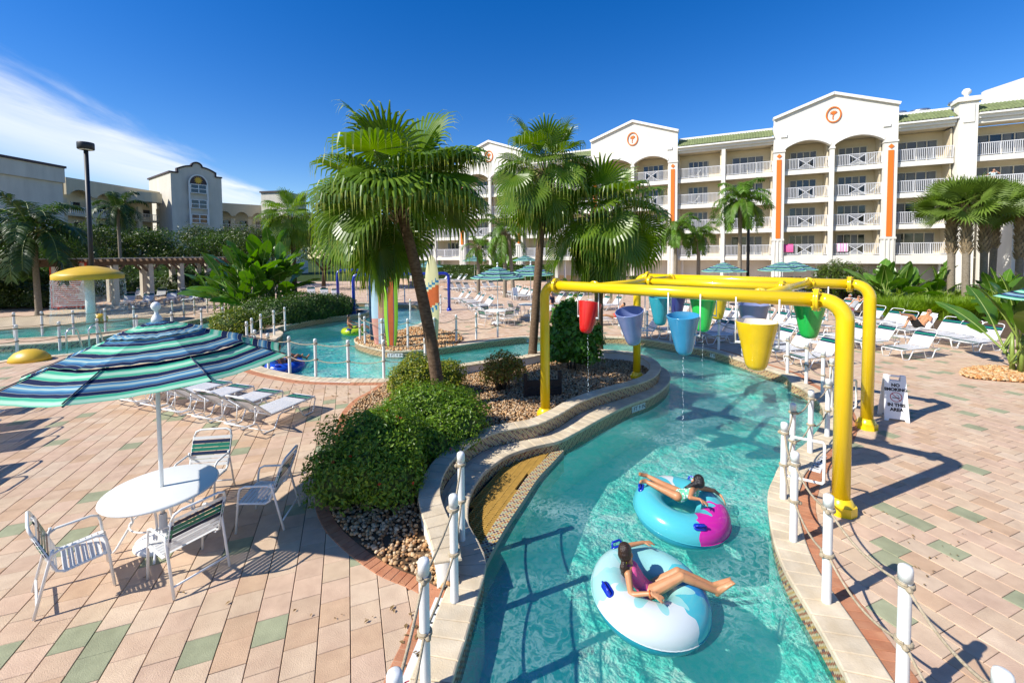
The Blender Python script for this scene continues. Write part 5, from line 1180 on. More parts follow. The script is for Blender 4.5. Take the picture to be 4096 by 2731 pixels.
# side wings with arched top galleries
def gallery(p, q, zt_, nb, name):
    a, b_ = Vector((p[0], p[1], 0)), Vector((q[0], q[1], 0)); d = b_ - a; L = d.length; ang_ = math.atan2(d.y, d.x); R = Matrix.Rotation(ang_, 3, 'Z')
    wl = MB(); bw_ = L / nb
    def P_(u, v, z): return a + R @ Vector((u, v, 0)) + Vector((0, 0, z))
    for k in range(nb):
        u0, u1 = k * bw_ + 0.35, (k + 1) * bw_ - 0.35; n = 12; zs, zc_ = zt_ - 2.5, zt_ - 1.6
        arch = [(u0 + (u1 - u0) * i / n, zs + (zc_ - zs) * math.sin(PI * i / n) ** 0.7) for i in range(n + 1)]
        out = [(k * bw_, zs)] + arch + [((k + 1) * bw_, zs), ((k + 1) * bw_, zt_), (k * bw_, zt_)]
        wl.prism(out, 0, 0.4, 0, R @ Rx, a)
        for fl in range(4):
            zz = zt_ - 5.2 - 3.0 * fl
            wl.box(P_((u0 + u1) / 2, 0.7, zz - 0.15), (bw_, 1.7, 0.3), R)
            rl = MB(); rl.box(P_((u0 + u1) / 2, 0.05, zz + 1.05), (u1 - u0, 0.06, 0.07), R); rl.box(P_((u0 + u1) / 2, 0.05, zz + 0.1), (u1 - u0, 0.05, 0.05), R)
            for j in range(int((u1 - u0) / 0.28)): rl.box(P_(u0 + 0.14 + j * 0.28, 0.05, zz + 0.58), (0.05, 0.04, 0.9), R)
            rl.build('railing', 'trim_white', left)
            dd = MB().box(P_(u0 + (u1 - u0) * 0.35, 1.46, zz + 1.05), (1.1, 0.1, 2.1), R); dd.build('door', 'stucco_tan', left)
            MB().box(P_(u0 + (u1 - u0) * 0.72, 1.46, zz + 1.3), (1.3, 0.1, 1.2), R).build('window', 'window_glass', left)
        wl.box(P_(k * bw_, 0.2, (zt_ - 3) / 2), (0.7, 0.45, zt_ - 3), R)
    wl.box(P_(L, 0.2, (zt_ - 3) / 2), (0.7, 0.45, zt_ - 3), R); wl.box(P_(L / 2, 2.0, zt_ / 2 - 0.3), (L, 1.0, zt_ - 0.6), R); wl.box(P_(L / 2, 1.0, zt_ - 0.35), (L, 1.6, 0.3), R)
    wl.box(P_(L / 2, -0.1, zt_ - 0.75), (L, 0.5, 0.14), R)
    wl.build(name, 'stucco_tan', left)
gallery(lp(252, 700, 62), lp(636, 742, 77.5), 15.3, 4, 'left_wing')
gallery(lp(858, 784, 84), lp(1062, 806, 90), 14.2, 3, 'rear_wing')
eb = MB(); p = lp(1043, 753, 85); q = lp(1145, 770, 84); wall_between(p, q, 0, 16.2, 6, eb); eb.build('end_block', 'stucco_pale', left)
a = Vector((p[0], p[1], 16.3)); b_ = Vector((q[0], q[1], 16.3)); d = b_ - a; tr.box((a + b_) / 2, (d.length + 0.3, 0.5, 0.3), Matrix.Rotation(math.atan2(d.y, d.x), 3, 'Z'))
sb_ = MB(); p = lp(-260, 600, 47); q = lp(246, 660, 59.5); wall_between(p, q, 0, 16.1, 7, sb_); a = Vector((p[0], p[1], 15.0)); b_ = Vector((q[0], q[1], 15.0)); d = b_ - a
sb_.box((a + b_) / 2 + Vector((0.1, -0.05, 0)), (d.length + 0.2, 0.5, 2.0), Matrix.Rotation(math.atan2(d.y, d.x), 3, 'Z')); sb_.build('side_block', 'stucco_pale', left)
tr.box((a + b_) / 2 + Vector((0.1, -0.05, 1.15)), (d.length + 0.4, 0.9, 0.3), Matrix.Rotation(math.atan2(d.y, d.x), 3, 'Z'))
bal = MB(); bp_ = lp(572, 770, 73); bal.prism([(math.cos(t_) * 2.4, math.sin(t_) * 2.4) for t_ in np.linspace(PI, 2 * PI, 9)] + [(2.4, 1), (-2.4, 1)], 0, 1.6, 0, None, (bp_[0], bp_[1], 12.9)); bal.build('bay_canopy', 'stucco_tan', left)
tr.build('coping_band', 'brown_trim', left, kind='stuff')
# --- raised terrace with the farthest loungers
tp_ = [at_depth(x, 1100, Y) for x, Y in ((1660, 48), (2230, 44), (2240, 51.5), (1600, 57))]
mb = MB().prism([(p.x, p.y) for p in tp_], -0.05, 0.5); o = mb.build('terrace', 'far_paving'); o['kind'] = 'structure'
# --- black picket fence before the hotel
def picket(label, p, q, h=1.2):
    a, b_ = Vector((p.x, p.y, 0)), Vector((q.x, q.y, 0)); L = (b_ - a).length; d = b_ - a
    t = thing('picket_fence', label, 'fence', a, math.atan2(d.y, d.x), 'black picket fences'); MB().box((L / 2, 0, h - 0.05), (L, 0.04, 0.05)).box((L / 2, 0, h - 0.25), (L, 0.03, 0.03)).box((L / 2, 0, 0.12), (L, 0.03, 0.03)).build('rail', 'brown_trim', t)
    pk = MB()
    for i in range(int(L / 0.13)): pk.box((i * 0.13 + 0.06, 0, h / 2), (0.022, 0.022, h - 0.1))
    pk.build('picket', 'brown_trim', t, kind='stuff')
    for i in range(int(L / 2.4) + 1): MB().box((min(i * 2.4, L), 0, h / 2 + 0.05), (0.07, 0.07, h + 0.1)).build('post', 'brown_trim', t)
picket('black picket fence behind the ornamental grass, right of the yellow pipes', at_depth(3150, 1100, 31), at_depth(3700, 1100, 30.5))
picket('black picket fence behind the cabbage palms at right', at_depth(3720, 1100, 31.5), at_depth(4150, 1100, 30.5))
picket('black picket fence section left of the dark fan palm', at_depth(2190, 1090, 41), at_depth(2320, 1090, 39.5))
# ================================================================== POOL FURNITURE AND FITTINGS
M('vinyl_white', (0.70, 0.70, 0.69), rough=0.4, trans=0.12)
M('vinyl_green', (0.008, 0.17, 0.10), rough=0.35)
M('vinyl_navy', (0.006, 0.018, 0.055), rough=0.35)
M('tube_white', (0.82, 0.82, 0.80), rough=0.28, coat=0.2)
def stripes(name):
    m, t, b = new_mat(name); n = t.nodes.new; l = t.links.new
    uv = n('ShaderNodeUVMap'); sp_ = n('ShaderNodeSeparateXYZ'); l(uv.outputs[0], sp_.inputs[0])
    fr = n('ShaderNodeMath'); fr.operation = 'FRACT'; l(sp_.outputs['Y'], fr.inputs[0])
    cr = n('ShaderNodeValToRGB'); e = cr.color_ramp.elements
    navy, mint, pale, blue, sky_, cream = (0.005, 0.015, 0.065), (0.045, 0.42, 0.26), (0.42, 0.66, 0.50), (0.02, 0.105, 0.25), (0.14, 0.35, 0.48), (0.58, 0.62, 0.46)
    seq = [(0.0, navy), (0.17, navy), (0.175, cream), (0.19, cream), (0.195, blue), (0.29, sky_), (0.325, cream), (0.36, sky_), (0.45, blue), (0.50, blue), (0.505, cream), (0.515, navy), (0.64, navy), (0.645, pale), (0.66, mint), (0.73, mint), (0.79, pale), (0.86, pale), (0.93, mint), (0.99, mint), (0.995, cream)]
    while len(e) < len(seq): e.new(0.5)
    for el, (p, c) in zip(e, seq): el.position = p; el.color = (*c, 1)
    l(fr.outputs[0], cr.inputs[0]); l(cr.outputs[0], b.inputs['Base Color']); b.inputs['Roughness'].default_value = 0.8; b.inputs['Specular IOR Level'].default_value = 0.2
    w = n('ShaderNodeTexWave'); 
    tr = n('ShaderNodeBsdfTranslucent'); mx = n('ShaderNodeMixShader'); mx.inputs[0].default_value = 0.18; l(cr.outputs[0], tr.inputs['Color']); l(b.outputs[0], mx.inputs[1]); l(tr.outputs[0], mx.inputs[2]); l(mx.outputs[0], t.nodes['Material Output'].inputs['Surface'])
    t.nodes.remove(w)
stripes('striped_canvas')
def strap(mb, a, b_, wdir, w, th=0.006, mi=0):
    """flat band from a to b, w wide along wdir, folded round the rails"""
    a, b_, wd = Vector(a), Vector(b_), Vector(wdir).normalized(); d = (b_ - a).normalized(); nn = d.cross(wd).normalized(); nn = nn if nn.z > 0 else -nn
    pts = [a - nn * 0.024 + d * 0.02, a - d * 0.018 - nn * 0.004, a + nn * 0.018, b_ + nn * 0.018, b_ + d * 0.018 - nn * 0.004, b_ - nn * 0.024 - d * 0.02]
    vs = []
    for p in pts: vs += [p - wd * w / 2, p + wd * w / 2]
    mb.add(vs, [(2 * i, 2 * i + 1, 2 * i + 3, 2 * i + 2) for i in range(5)], mi)
LH, LWD = 0.36, 0.31
def lounger_proto(back_deg, detailed, label):
    t = thing('sun_lounger', label, 'sun lounger'); a = rad(back_deg); r = 0.0155
    hx = -0.22; bl = 0.76; tip = Vector((hx - math.cos(a) * bl, 0, LH + math.sin(a) * bl))
    fm = MB()
    for s in (-1, 1):
        y = s * LWD
        fm.tube([(hx - 0.02, y, LH), (0.90, y, LH), (0.955, y, LH - 0.012), (0.975, y, LH - 0.05)], r, 6)
        fm.tube([(0.62, y, LH - 0.02), (0.93, y, LH - 0.01), (0.985, y, LH - 0.05), (0.90, y, 0.03), (0.87, y, 0.014), (0.66, y, 0.014), (0.63, y, 0.03), (0.48, y, 0.27), (0.42, y, 0.30)], r, 6)
        fm.tube([(0.50, y, 0.29), (0.05, y, 0.29), (-0.02, y, 0.27), (-0.13, y, 0.03), (-0.16, y, 0.014), (-0.40, y, 0.014), (-0.43, y, 0.03), (-0.55, y, 0.27), (-0.60, y, 0.29), (-0.78, y, 0.30)], r, 6)
    fm.tube([(0.965, -LWD, LH - 0.01), (0.965, LWD, LH - 0.01)], 0.022, 6); fm.tube([(-0.78, -LWD, 0.30), (-0.78, LWD, 0.30)], r, 6); fm.tube([(-0.28, -LWD, 0.014), (-0.28, LWD, 0.014)], 0.010, 5); fm.tube([(0.77, -LWD, 0.29), (0.77, LWD, 0.29)], 0.010, 5); fm.tube([(hx, -LWD, LH - 0.01), (hx, LWD, LH - 0.01)], r, 6)
    fm.build('frame', 'tube_white', t)
    bm = MB(); ux = Vector((-math.cos(a), 0, math.sin(a))); o = Vector((hx, 0, LH)); yw = LWD - 0.005
    rnd = []
    for s in (1, -1):
        seg = [o + Vector((0, s * yw, 0)), o + ux * (bl - 0.10) + Vector((0, s * yw, 0)), o + ux * (bl - 0.03) + Vector((0, s * (yw - 0.025), 0)), o + ux * bl + Vector((0, s * (yw - 0.10), 0))]
        rnd += seg if s == 1 else seg[::-1]
    bm.tube(rnd, r, 6)
    for s in (-1, 1): bm.tube([o + ux * 0.42 + Vector((0, s * (LWD - 0.05), -0.01)), Vector((-0.55, s * (LWD - 0.05), 0.29))], 0.011, 5)
    bm.build('back_frame', 'tube_white', t)
    ns = 19; js = MB()
    def addstrap(p, q, wd, w, mat):
        if detailed:
            mb = MB(); strap(mb, p, q, wd, w); mb.build('strap', mat, t)
        else: strap(js, p, q, wd, w, mi=['vinyl_white', 'vinyl_green', 'vinyl_navy'].index(mat))
    for i in range(ns):
        x = hx + 0.045 + i * (1.13 / ns); mat = 'vinyl_white' if i < ns - 4 else ('vinyl_green' if i in (ns - 2, ns - 3) else 'vinyl_navy')
        addstrap((x, -LWD, LH), (x, LWD, LH), (1, 0, 0), 0.052, mat)
    nb = 11
    for i in range(nb):
        f = 0.05 + i * 0.0535; p = o + ux * f; mat = 'vinyl_white' if i < nb - 3 else ('vinyl_green' if i == nb - 2 else 'vinyl_navy')
        addstrap(p + Vector((0, -yw, 0)), p + Vector((0, yw, 0)), ux, 0.048 if mat != 'vinyl_green' else 0.058, mat)
    if not detailed: js.build('strapping', ['vinyl_white', 'vinyl_green', 'vinyl_navy'], t, kind='stuff')
    return t, Vector((tip.x, 0, tip.z))
PROTO = {}
def lounger(top_px, foot_deg, label, back=52, near=False, group='strap loungers on the pool deck', z0=0.0, pos=None, foot=None):
    k = (back, near)
    if k not in PROTO: PROTO[k] = [*lounger_proto(back, near, label), False]
    o, tip, used = PROTO[k]; an = rad(foot_deg); u = Vector((math.cos(an), math.sin(an), 0))
    q = Vector(pos) if pos is not None else (Vector((*foot, 0)) - u * (0.97 - tip.x) if foot else G(*top_px, tip.z + z0)); c = Vector((q.x, q.y, z0)) - u * tip.x
    if not used: o.location = c; o.rotation_euler = (0, 0, an); o['label'] = label; PROTO[k][2] = True
    else: o = copy_tree(o, label, c, an)
    o['group'] = group
    return o
def rowlabels(fmt, n):
    w = ['first', 'second', 'third', 'fourth', 'fifth', 'sixth', 'seventh', 'eighth', 'ninth']
    return [fmt % w[i] for i in range(n)]
# near row at left: backs towards the camera, feet to the pool
A0 = G(1053, 1744); A1 = G(1242, 1652.5); da = math.degrees(math.atan2(A1.y - A0.y, A1.x - A0.x))
dirv = (A1 - A0).normalized(); lat = Vector((-dirv.y, dirv.x, 0)); c0 = (A0 + A1) / 2 + lat * LWD + dirv * -0.15
for i, lb_ in enumerate(rowlabels('%s lounger from the right in the row between the near parasol and the pool', 6)):
    lounger(None, 70 + random.uniform(-2, 2), lb_, back=43, near=True, group='loungers in the row beside the near parasol', foot=[(-4.996, 10.07), (-6.0, 10.5), (-6.95, 10.9), (-7.75, 11.27), (-8.55, 11.6), (-9.3, 11.95)][i])
# the loungers whose slatted shadows reach in from the left edge
SH = SUN_TO * -(0.95 / math.tan(SUN_EL))
for (x, y), w in zip([(180, 1632), (226, 1684), (224, 1724), (205, 1762), (130, 1868), (66, 1935)], ['farthest', 'second farthest', 'third farthest', 'third nearest', 'second nearest', 'nearest']):
    g = G(x, y) - SH; lounger(None, 180 + 20, 'lounger outside the left edge casting the %s slatted shadow on the pavers' % w, back=52, near=False, group='loungers beyond the left edge', pos=(g.x, g.y, 0))
dr1 = G(3633.7, 1431); dr2 = G(3720, 1425); fd = math.degrees(math.atan2(dr1.y - dr2.y, dr1.x - dr2.x))
RR = [((3161, 1300), 'white lounger nearest the pool behind the big yellow bucket'), ((3234, 1318), 'white lounger under the hanging green bucket, front row'), ((3335, 1340), 'front row lounger hidden partly by the nearest yellow post'),
      ((3414, 1276), 'middle row lounger between the two yellow posts, left one'), ((3452, 1288), 'middle row lounger between the two yellow posts, right one'), ((3560, 1292), 'middle row lounger just right of the rear yellow post'), ((3713, 1314), 'single lounger in the open right of the side table, in front of the sunbathing man'),
      ((3140, 1237), 'rear lounger right of the large yellow bucket, third row'), ((3196, 1242), 'rear lounger left of the hanging green bucket, third row'), ((3285, 1252), 'rear lounger right of the hanging green bucket'), ((3084, 1232), 'rear lounger behind the lavender bucket at right'),
      ((3522, 1222), 'lounger in the grass row just right of the rear yellow post'), ((3596, 1234), 'lounger in the grass row left of the sunbathing man, first of two'), ((3648, 1244), 'lounger in the grass row left of the sunbathing man, nearest him'), ((3722, 1256), 'lounger with the sunbathing man in dark shorts on it'), ((3820, 1268), 'empty lounger right of the sunbathing man'), ((3897, 1279), 'lounger in the grass row, second right of the sunbathing man'), ((3979, 1292), 'lounger in the grass row beside the corner bed leaves'), ((3435, 1196), 'lounger of the sunbathing couple behind the rear yellow post')]
for (p, lab) in RR: lounger(p, fd + random.uniform(-4, 4), lab, near=p[1] > 1240, group='loungers on the right deck')
# further rows
FAR = [((2900, 1267), fd, 'lounger behind the green and yellow buckets, left one'), ((2948, 1273), fd, 'lounger behind the green and yellow buckets, right one'), ((2757, 1256), fd, 'lounger partly behind the blue bucket'), ((2640, 1262), fd, 'lounger partly behind the teal bucket'),
       ((2918, 1222), fd, 'third row lounger above the green bucket, left one'), ((2962, 1224), fd, 'third row lounger above the green bucket, right one'), ((2757, 1205), fd, 'far lounger between the dark blue and green buckets'), ((3012, 1224), fd, 'third row lounger behind the lavender bucket'),
       ((2252, 1168), fd + 5, 'first lounger right of the walking woman'), ((2290, 1170), fd + 5, 'second lounger right of the walking woman'), ((2330, 1172), fd + 5, 'third lounger right of the walking woman'), ((2437, 1177), fd + 8, 'upright lounger behind the woman in the red swimsuit, left one'), ((2484, 1179), fd + 8, 'upright lounger behind the woman in the red swimsuit, right one')]
for p, d_, lab in FAR: lounger(p, d_, lab, group='loungers along the far side of the river')
B_ = -38
for i, p in enumerate([(1796, 1126), (1827, 1126), (1858, 1127), (1902, 1123), (1931, 1122), (1958, 1121)]): lounger(p, B_, rowlabels('%s lounger from the left in the far row behind the blue arch', 6)[i], group='loungers in the far row behind the blue arch')
for i, p in enumerate([(1860, 1159), (1886, 1161), (1925, 1166), (1941, 1171), (1968, 1179), (1978, 1184)]): lounger(p, 197, rowlabels('%s lounger from the left in the row facing the blue arch', 6)[i], group='loungers in the row facing the blue arch')
for i, p in enumerate([(2075, 1137), (2087, 1139), (2104, 1145), (2116, 1147), (2134, 1151)]): lounger(p, 200, rowlabels('%s lounger from the left in the row by the small round bush', 5)[i], group='loungers in the row by the small round bush')
for i, x in enumerate([1795, 1809, 1846, 1867]): c = at_depth(x, 1093, 49.0 - i * 0.5); lounger(None, 205, rowlabels('%s lounger from the left on the terrace by the hedge', 4)[i], group='loungers on the terrace by the hedge', z0=0.5, pos=(c.x, c.y, 0.5))
for i, (x, y) in enumerate([(1895, 1222), (1893, 1241)]): q = G(x, y, 0.36); lounger(None, 10, ['flat reclined lounger beside the round table, rear one', 'flat reclined lounger beside the round table, front one'][i], back=4, pos=tuple(q), group='flat loungers by the round table')
# shaded loungers below the pergola
for i, (x, y) in enumerate([(521, 1170), (598, 1168), (690, 1160), (785, 1160), (855, 1157), (566, 1150), (650, 1150), (740, 1152)]): lounger((x, y), -70 + random.uniform(-12, 12), rowlabels('%s lounger from the left in the shade of the pergola', 8)[[0, 2, 4, 6, 7, 1, 3, 5][i]], group='loungers under the pergola')
for i, (x, y) in enumerate([(1243, 1145), (1295, 1147), (1340, 1149)]): lounger((x, y), -60, rowlabels('%s lounger from the left behind the drooping palm leaves', 3)[i], group='loungers behind the drooping palm leaves')
# --- small side tables
def side_table_proto():
    t = thing('side_table', '', 'side table'); MB().lathe([(0.001, 0.43), (0.25, 0.43), (0.27, 0.415), (0.25, 0.40), (0.001, 0.40)], n=24).build('table_top', 'tube_white', t)
    for k in range(2):
        mb = MB(); a = k * PI / 2; c, s = math.cos(a), math.sin(a)
        mb.tube([(c * q, s * q, z) for q, z in ((0.25, 0.012), (0.22, 0.30), (0.16, 0.40), (-0.16, 0.40), (-0.22, 0.30), (-0.25, 0.012))], 0.013, 6); mb.build('leg', 'tube_white', t)
    return t
st_p = side_table_proto()
STB = [(3265, 1368, 'round white side table behind the front fence post by the yellow post'), (3302, 1302, 'round white side table in the middle row left of the nearest yellow post'), (3610, 1345, 'round white side table next to the single open lounger'), (3510, 1262, 'round white side table by the grass row'), (2473, 1270, 'white side table beside the woman in the red swimsuit'), (2360, 1198, 'white side table behind the hibiscus shrub'), (1770, 1146, 'white side table left of the far row'), (1890, 1142, 'white side table between the far row loungers'), (1880, 1190, 'white side table in the row facing the blue arch'), (3135, 1290, 'white side table behind the big yellow bucket')]
for i, (x, y, lab) in enumerate(STB):
    q = G(x, y, 0.42)
    if i == 0: st_p.location = (q.x, q.y, 0); st_p['label'] = lab; st_p['group'] = 'round side tables'; o = st_p
    else: o = copy_tree(st_p, lab, (q.x, q.y, 0), random.uniform(0, 3))
    o['group'] = 'round side tables'
# --- parasols
def canopy_mb(R, drop, tiers, sag=0.035, n=8, m_=10, k_=8, seed=0):
    mb = MB(); uv = []; rg = np.random.default_rng(seed)
    for (r0, r1, zo) in tiers:
        for s in range(n):
            a0, a1 = 2 * PI * s / n, 2 * PI * (s + 1) / n
            c0, c1 = np.array([math.cos(a0), math.sin(a0)]), np.array([math.cos(a1), math.sin(a1)])
            ph = rg.uniform(0, 6); b0 = len(mb.v); V = []
            for i in range(k_ + 1):
                r = r0 + (r1 - r0) * i / k_; z = zo - drop * (r / R) ** 1.12
                for j in range(m_ + 1):
                    f = j / m_; p = (c0 * (1 - f) + c1 * f) * r; bow = 4 * f * (1 - f)
                    pp = p * (1 - 0.035 * bow * r / R)
                    wr = 0.006 * math.sin(9 * r + ph + 5 * f) * bow + 0.010 * math.sin(22 * f + ph) * (1 if i > k_ - 2 and r1 < R * 0.95 else 0.25) * bow
                    V.append((pp[0], pp[1], z - sag * bow * (r / R) * (1.2 if r1 > R * 0.9 else 0.8) + wr)); uv.append((f + s, r / (0.40 * R / 1.5) + 0.18))
            F_ = [(i * (m_ + 1) + j, (i + 1) * (m_ + 1) + j, (i + 1) * (m_ + 1) + j + 1, i * (m_ + 1) + j + 1) for i in range(k_) for j in range(m_)]
            mb.add(V, F_, 0, True)
    mb.uv = uv; return mb
def parasol_proto(R=1.5, zr=2.42, drop=0.50, pole_to=0.0, group='striped market parasols'):
    t = thing('parasol', '', 'parasol', group=group); zt = zr + drop
    canopy_mb(R, drop, [(0.62 * R, R, zt), (0.29 * R, 0.66 * R, zt + 0.035), (0.02, 0.33 * R, zt + 0.07)]).build('canopy', 'striped_canvas', t)
    # short valance hem
    MB().tube([(0, 0, 0.02 + pole_to), (0, 0, zt)], 0.024, 12).build('pole', 'tube_white', t)
    MB().lathe([(0.03, zt + 0.04), (0.06, zt + 0.06), (0.06, zt + 0.09), (0.045, zt + 0.12), (0.020, zt + 0.16), (0.020, zt + 0.19), (0.044, zt + 0.215), (0.055, zt + 0.25), (0.044, zt + 0.285), (0.018, zt + 0.303), (0.001, zt + 0.306)], n=14).build('finial', 'tube_white', t)
    hub = MB().lathe([(0.024, zr + 0.05), (0.05, zr + 0.05), (0.05, zr + 0.13), (0.024, zr + 0.13)], n=12); hub.build('hub', 'tube_white', t)
    for s in range(8):
        a = 2 * PI * s / 8; c, q = math.cos(a), math.sin(a); pts = [(c * r, q * r, zt - drop * (r / R) ** 1.12 - 0.018) for r in np.linspace(0.05, R - 0.01, 7)]
        rb_ = MB().tube(pts, 0.010, 5).build('rib', 'vinyl_navy', t)
        MB().tube([Vector(p_) + Vector((0, 0, 0.030 if k_ else 0.03)) for k_, p_ in enumerate(pts)], 0.0075, 5).build('seam', 'vinyl_navy', t)
        r = R * 0.52; MB().tube([(c * 0.05, q * 0.05, zr + 0.09), (c * r, q * r, zt - drop * (r / R) ** 1.12 - 0.03)], 0.008, 5).build('strut', 'vinyl_navy', rb_)
    return t
par = parasol_proto(drop=0.52)
TC = G(647, 1946, 0.72); TC.z = 0
par.location = TC; par['label'] = 'large striped blue and green parasol over the round table in the foreground'; par_copy_src = None
tie = MB(); 
for x, Y, z0, lab in [(1989, 22.9, 0, 'striped parasol over the table right of the yellow surfboard'), (2122, 26.0, 0, 'striped parasol half hidden behind the second palm trunk'), (1897, 49, 0.5, 'striped parasol on the terrace before the hedge, left one'), (2100, 48, 0.5, 'small far striped parasol just left of the second palm'), (1716, 44, 0, 'striped parasol behind the leaning palm trunk'), (1541, 46, 0, 'far striped parasol under the drooping palm leaves'), (2895, 28.5, 0, 'striped parasol rising behind the centre of the yellow pipes'), (3126, 29, 0, 'striped parasol behind the pipes, left of an overlapping pair'), (3178, 30.5, 0, 'striped parasol behind the pipes, right of an overlapping pair'), (4325, 10.9, 0, 'striped parasol whose edge shows at the right margin')]:
    c = at_depth(x, 1000, Y); o = copy_tree(par, lab, (c.x, c.y, z0)); o.rotation_euler = (0, 0, random.uniform(0, 1)); o['group'] = 'striped market parasols'
piv = Matrix.Translation((0, 0, 2.40)) @ Matrix.Translation((0.05, 0, 0)) @ Matrix.Rotation(rad(-2.4), 4, 'Y') @ Matrix.Rotation(rad(11), 4, 'Z') @ Matrix.Translation((0, 0, -2.52))   # the big parasol is tipped on its joint
for ch_ in par.children:
    if ch_.name.split('.')[0] != 'pole': ch_.matrix_local = piv @ ch_.matrix_local
    else: ch_.scale = (1, 1, 0.93)
# --- tables and strap chairs
def table_proto():
    t = thing('round_table', '', 'table', group='round umbrella tables')
    MB().lathe([(0.025, 0.725), (0.585, 0.725), (0.61, 0.715), (0.615, 0.70), (0.60, 0.685), (0.56, 0.69), (0.025, 0.69)], n=48).build('table_top', 'white_paint', t)
    for k in range(4):
        a = k * PI / 2 + 0.5; c, s = math.cos(a), math.sin(a); MB().tube([(c * q, s * q, z) for q, z in ((0.50, 0.015), (0.47, 0.05), (0.30, 0.35), (0.33, 0.5), (0.42, 0.69))], 0.014, 7).build('leg', 'tube_white', t)
    MB().tube([(0.33 * math.cos(a), 0.33 * math.sin(a), 0.33) for a in np.linspace(0, 2 * PI, 25)[:-1]], 0.010, 6, closed=True).build('ring', 'tube_white', t)
    b_ = MB().lathe([(0.30, 0.0), (0.31, 0.02), (0.30, 0.05), (0.22, 0.10), (0.10, 0.125), (0.045, 0.13), (0.045, 0.36), (0.03, 0.37)], n=32).build('base', 'white_paint', t); MB().box((0.06, 0, 0.30), (0.06, 0.015, 0.015)).build('clamp_knob', 'steel', b_)
    return t
tab = table_proto()
tab.location = TC; tab['label'] = 'round white table in the foreground under the large parasol'
def chair_proto():
    t = thing('strap_chair', '', 'chair', group='white strap chairs'); r = 0.0145; fm = MB(); hw = 0.28
    # +X is forward
    for s in (-1, 1):
        y = s * hw
        fm.tube([(0.27, y, 0.012), (0.22, y, 0.55), (0.20, y, 0.615), (0.14, y, 0.64), (-0.14, y, 0.635), (-0.20, y, 0.60)], r, 7)
        fm.tube([(-0.34, y, 0.012), (-0.20, y, 0.60), (-0.185, y, 0.66)], r, 7)
        fm.tube([(0.245, y * 0.96, 0.39), (0.20, y * 0.96, 0.415), (-0.10, y * 0.96, 0.385), (-0.165, y * 0.96, 0.42), (-0.315, y * 0.96, 0.86)], r, 7)
    fm.tube([(-0.315, -hw * 0.96, 0.86), (-0.34, -hw * 0.88, 0.93), (-0.348, -hw * 0.65, 0.955), (-0.348, hw * 0.65, 0.955), (-0.34, hw * 0.88, 0.93), (-0.315, hw * 0.96, 0.86)], r, 7)
    fm.tube([(0.245, -hw, 0.39), (0.245, hw, 0.39)], r, 7); fm.tube([(-0.312, -hw, 0.13), (-0.312, hw, 0.13)], 0.012, 6); fm.build('frame', 'tube_white', t)
    for i in range(7):
        mb = MB(); x = 0.215 - i * 0.052; z = 0.408 - 0.003 * i; strap(mb, (x, -hw * 0.96, z), (x, hw * 0.96, z), (1, 0, 0.06), 0.044); mb.build('strap', 'vinyl_white', t)
    ud = Vector((-0.15, 0, 0.44)).normalized()
    for i in range(8):
        p = Vector((-0.165, 0, 0.42)) + ud * (0.05 + i * 0.056); mat = ['vinyl_white', 'vinyl_white', 'vinyl_white', 'vinyl_navy', 'vinyl_green', 'vinyl_green', 'vinyl_navy', 'vinyl_white'][i]
        mb = MB(); strap(mb, p + Vector((0, -hw * 0.96, 0)), p + Vector((0, hw * 0.96, 0)), ud, 0.047); mb.build('strap', mat, t)
    return t
ch = chair_proto()
def chair(pos, face, label, first=False):
    if first: o = ch; o.location = pos; o.rotation_euler = (0, 0, face); o['label'] = label
    else: o = copy_tree(ch, label, pos, face)
    o['group'] = 'white strap chairs'; return o
def from_feet(rear, front):
    R_ = sum((G(*p) for p in rear), Vector()) / len(rear); F_ = sum((G(*p) for p in front), Vector()) / len(front); d = F_ - R_; c = R_ + d.normalized() * 0.34; return c, math.atan2(d.y, d.x)
c, a = from_feet([(119, 2376), (147, 2476)], [(535, 2294), (485, 2240)]); chair(c, a, 'white strap chair left of the foreground table with sunlight on its seat', True)
c, a = from_feet([(695, 2398), (920, 2269)], [(579, 2297), (798, 2200)]); chair(c, a, 'white strap chair seen from behind in front of the foreground table')
c = TC + Vector((1.10, 0.42, 0)); chair(c, math.atan2(-0.42, -1.1) - 0.25, 'white strap chair right of the foreground table')
c = TC + Vector((-0.15, 0.92, 0)); chair(c, -PI / 2 + 0.15, 'white strap chair behind the foreground table, facing the camera')
for x, y, nm, angs in [(1988, 1240, 'the table right of the surfboards', [(-2.2, 'left front'), (-1.0, 'right front'), (0.45, 'right rear'), (2.2, 'left rear')]), (2113, 1216, 'the table behind the second palm trunk', [(-2.6, 'left'), (-0.9, 'front'), (0.9, 'right')]), (3188, 1162, 'the far table behind the yellow pipes', [(-0.4, 'right'), (1.9, 'rear'), (-2.4, 'left')])]:
    q = G(x, y, 0.72); q.z = 0
    copy_tree(tab, 'round white table, ' + nm, q, 0.4)['group'] = 'round umbrella tables'
    for an, w in angs: chair(q + Vector((math.cos(an), math.sin(an), 0)) * 0.95, an + PI + random.uniform(-.2, .2), 'white strap chair at the %s side of %s' % (w, nm))
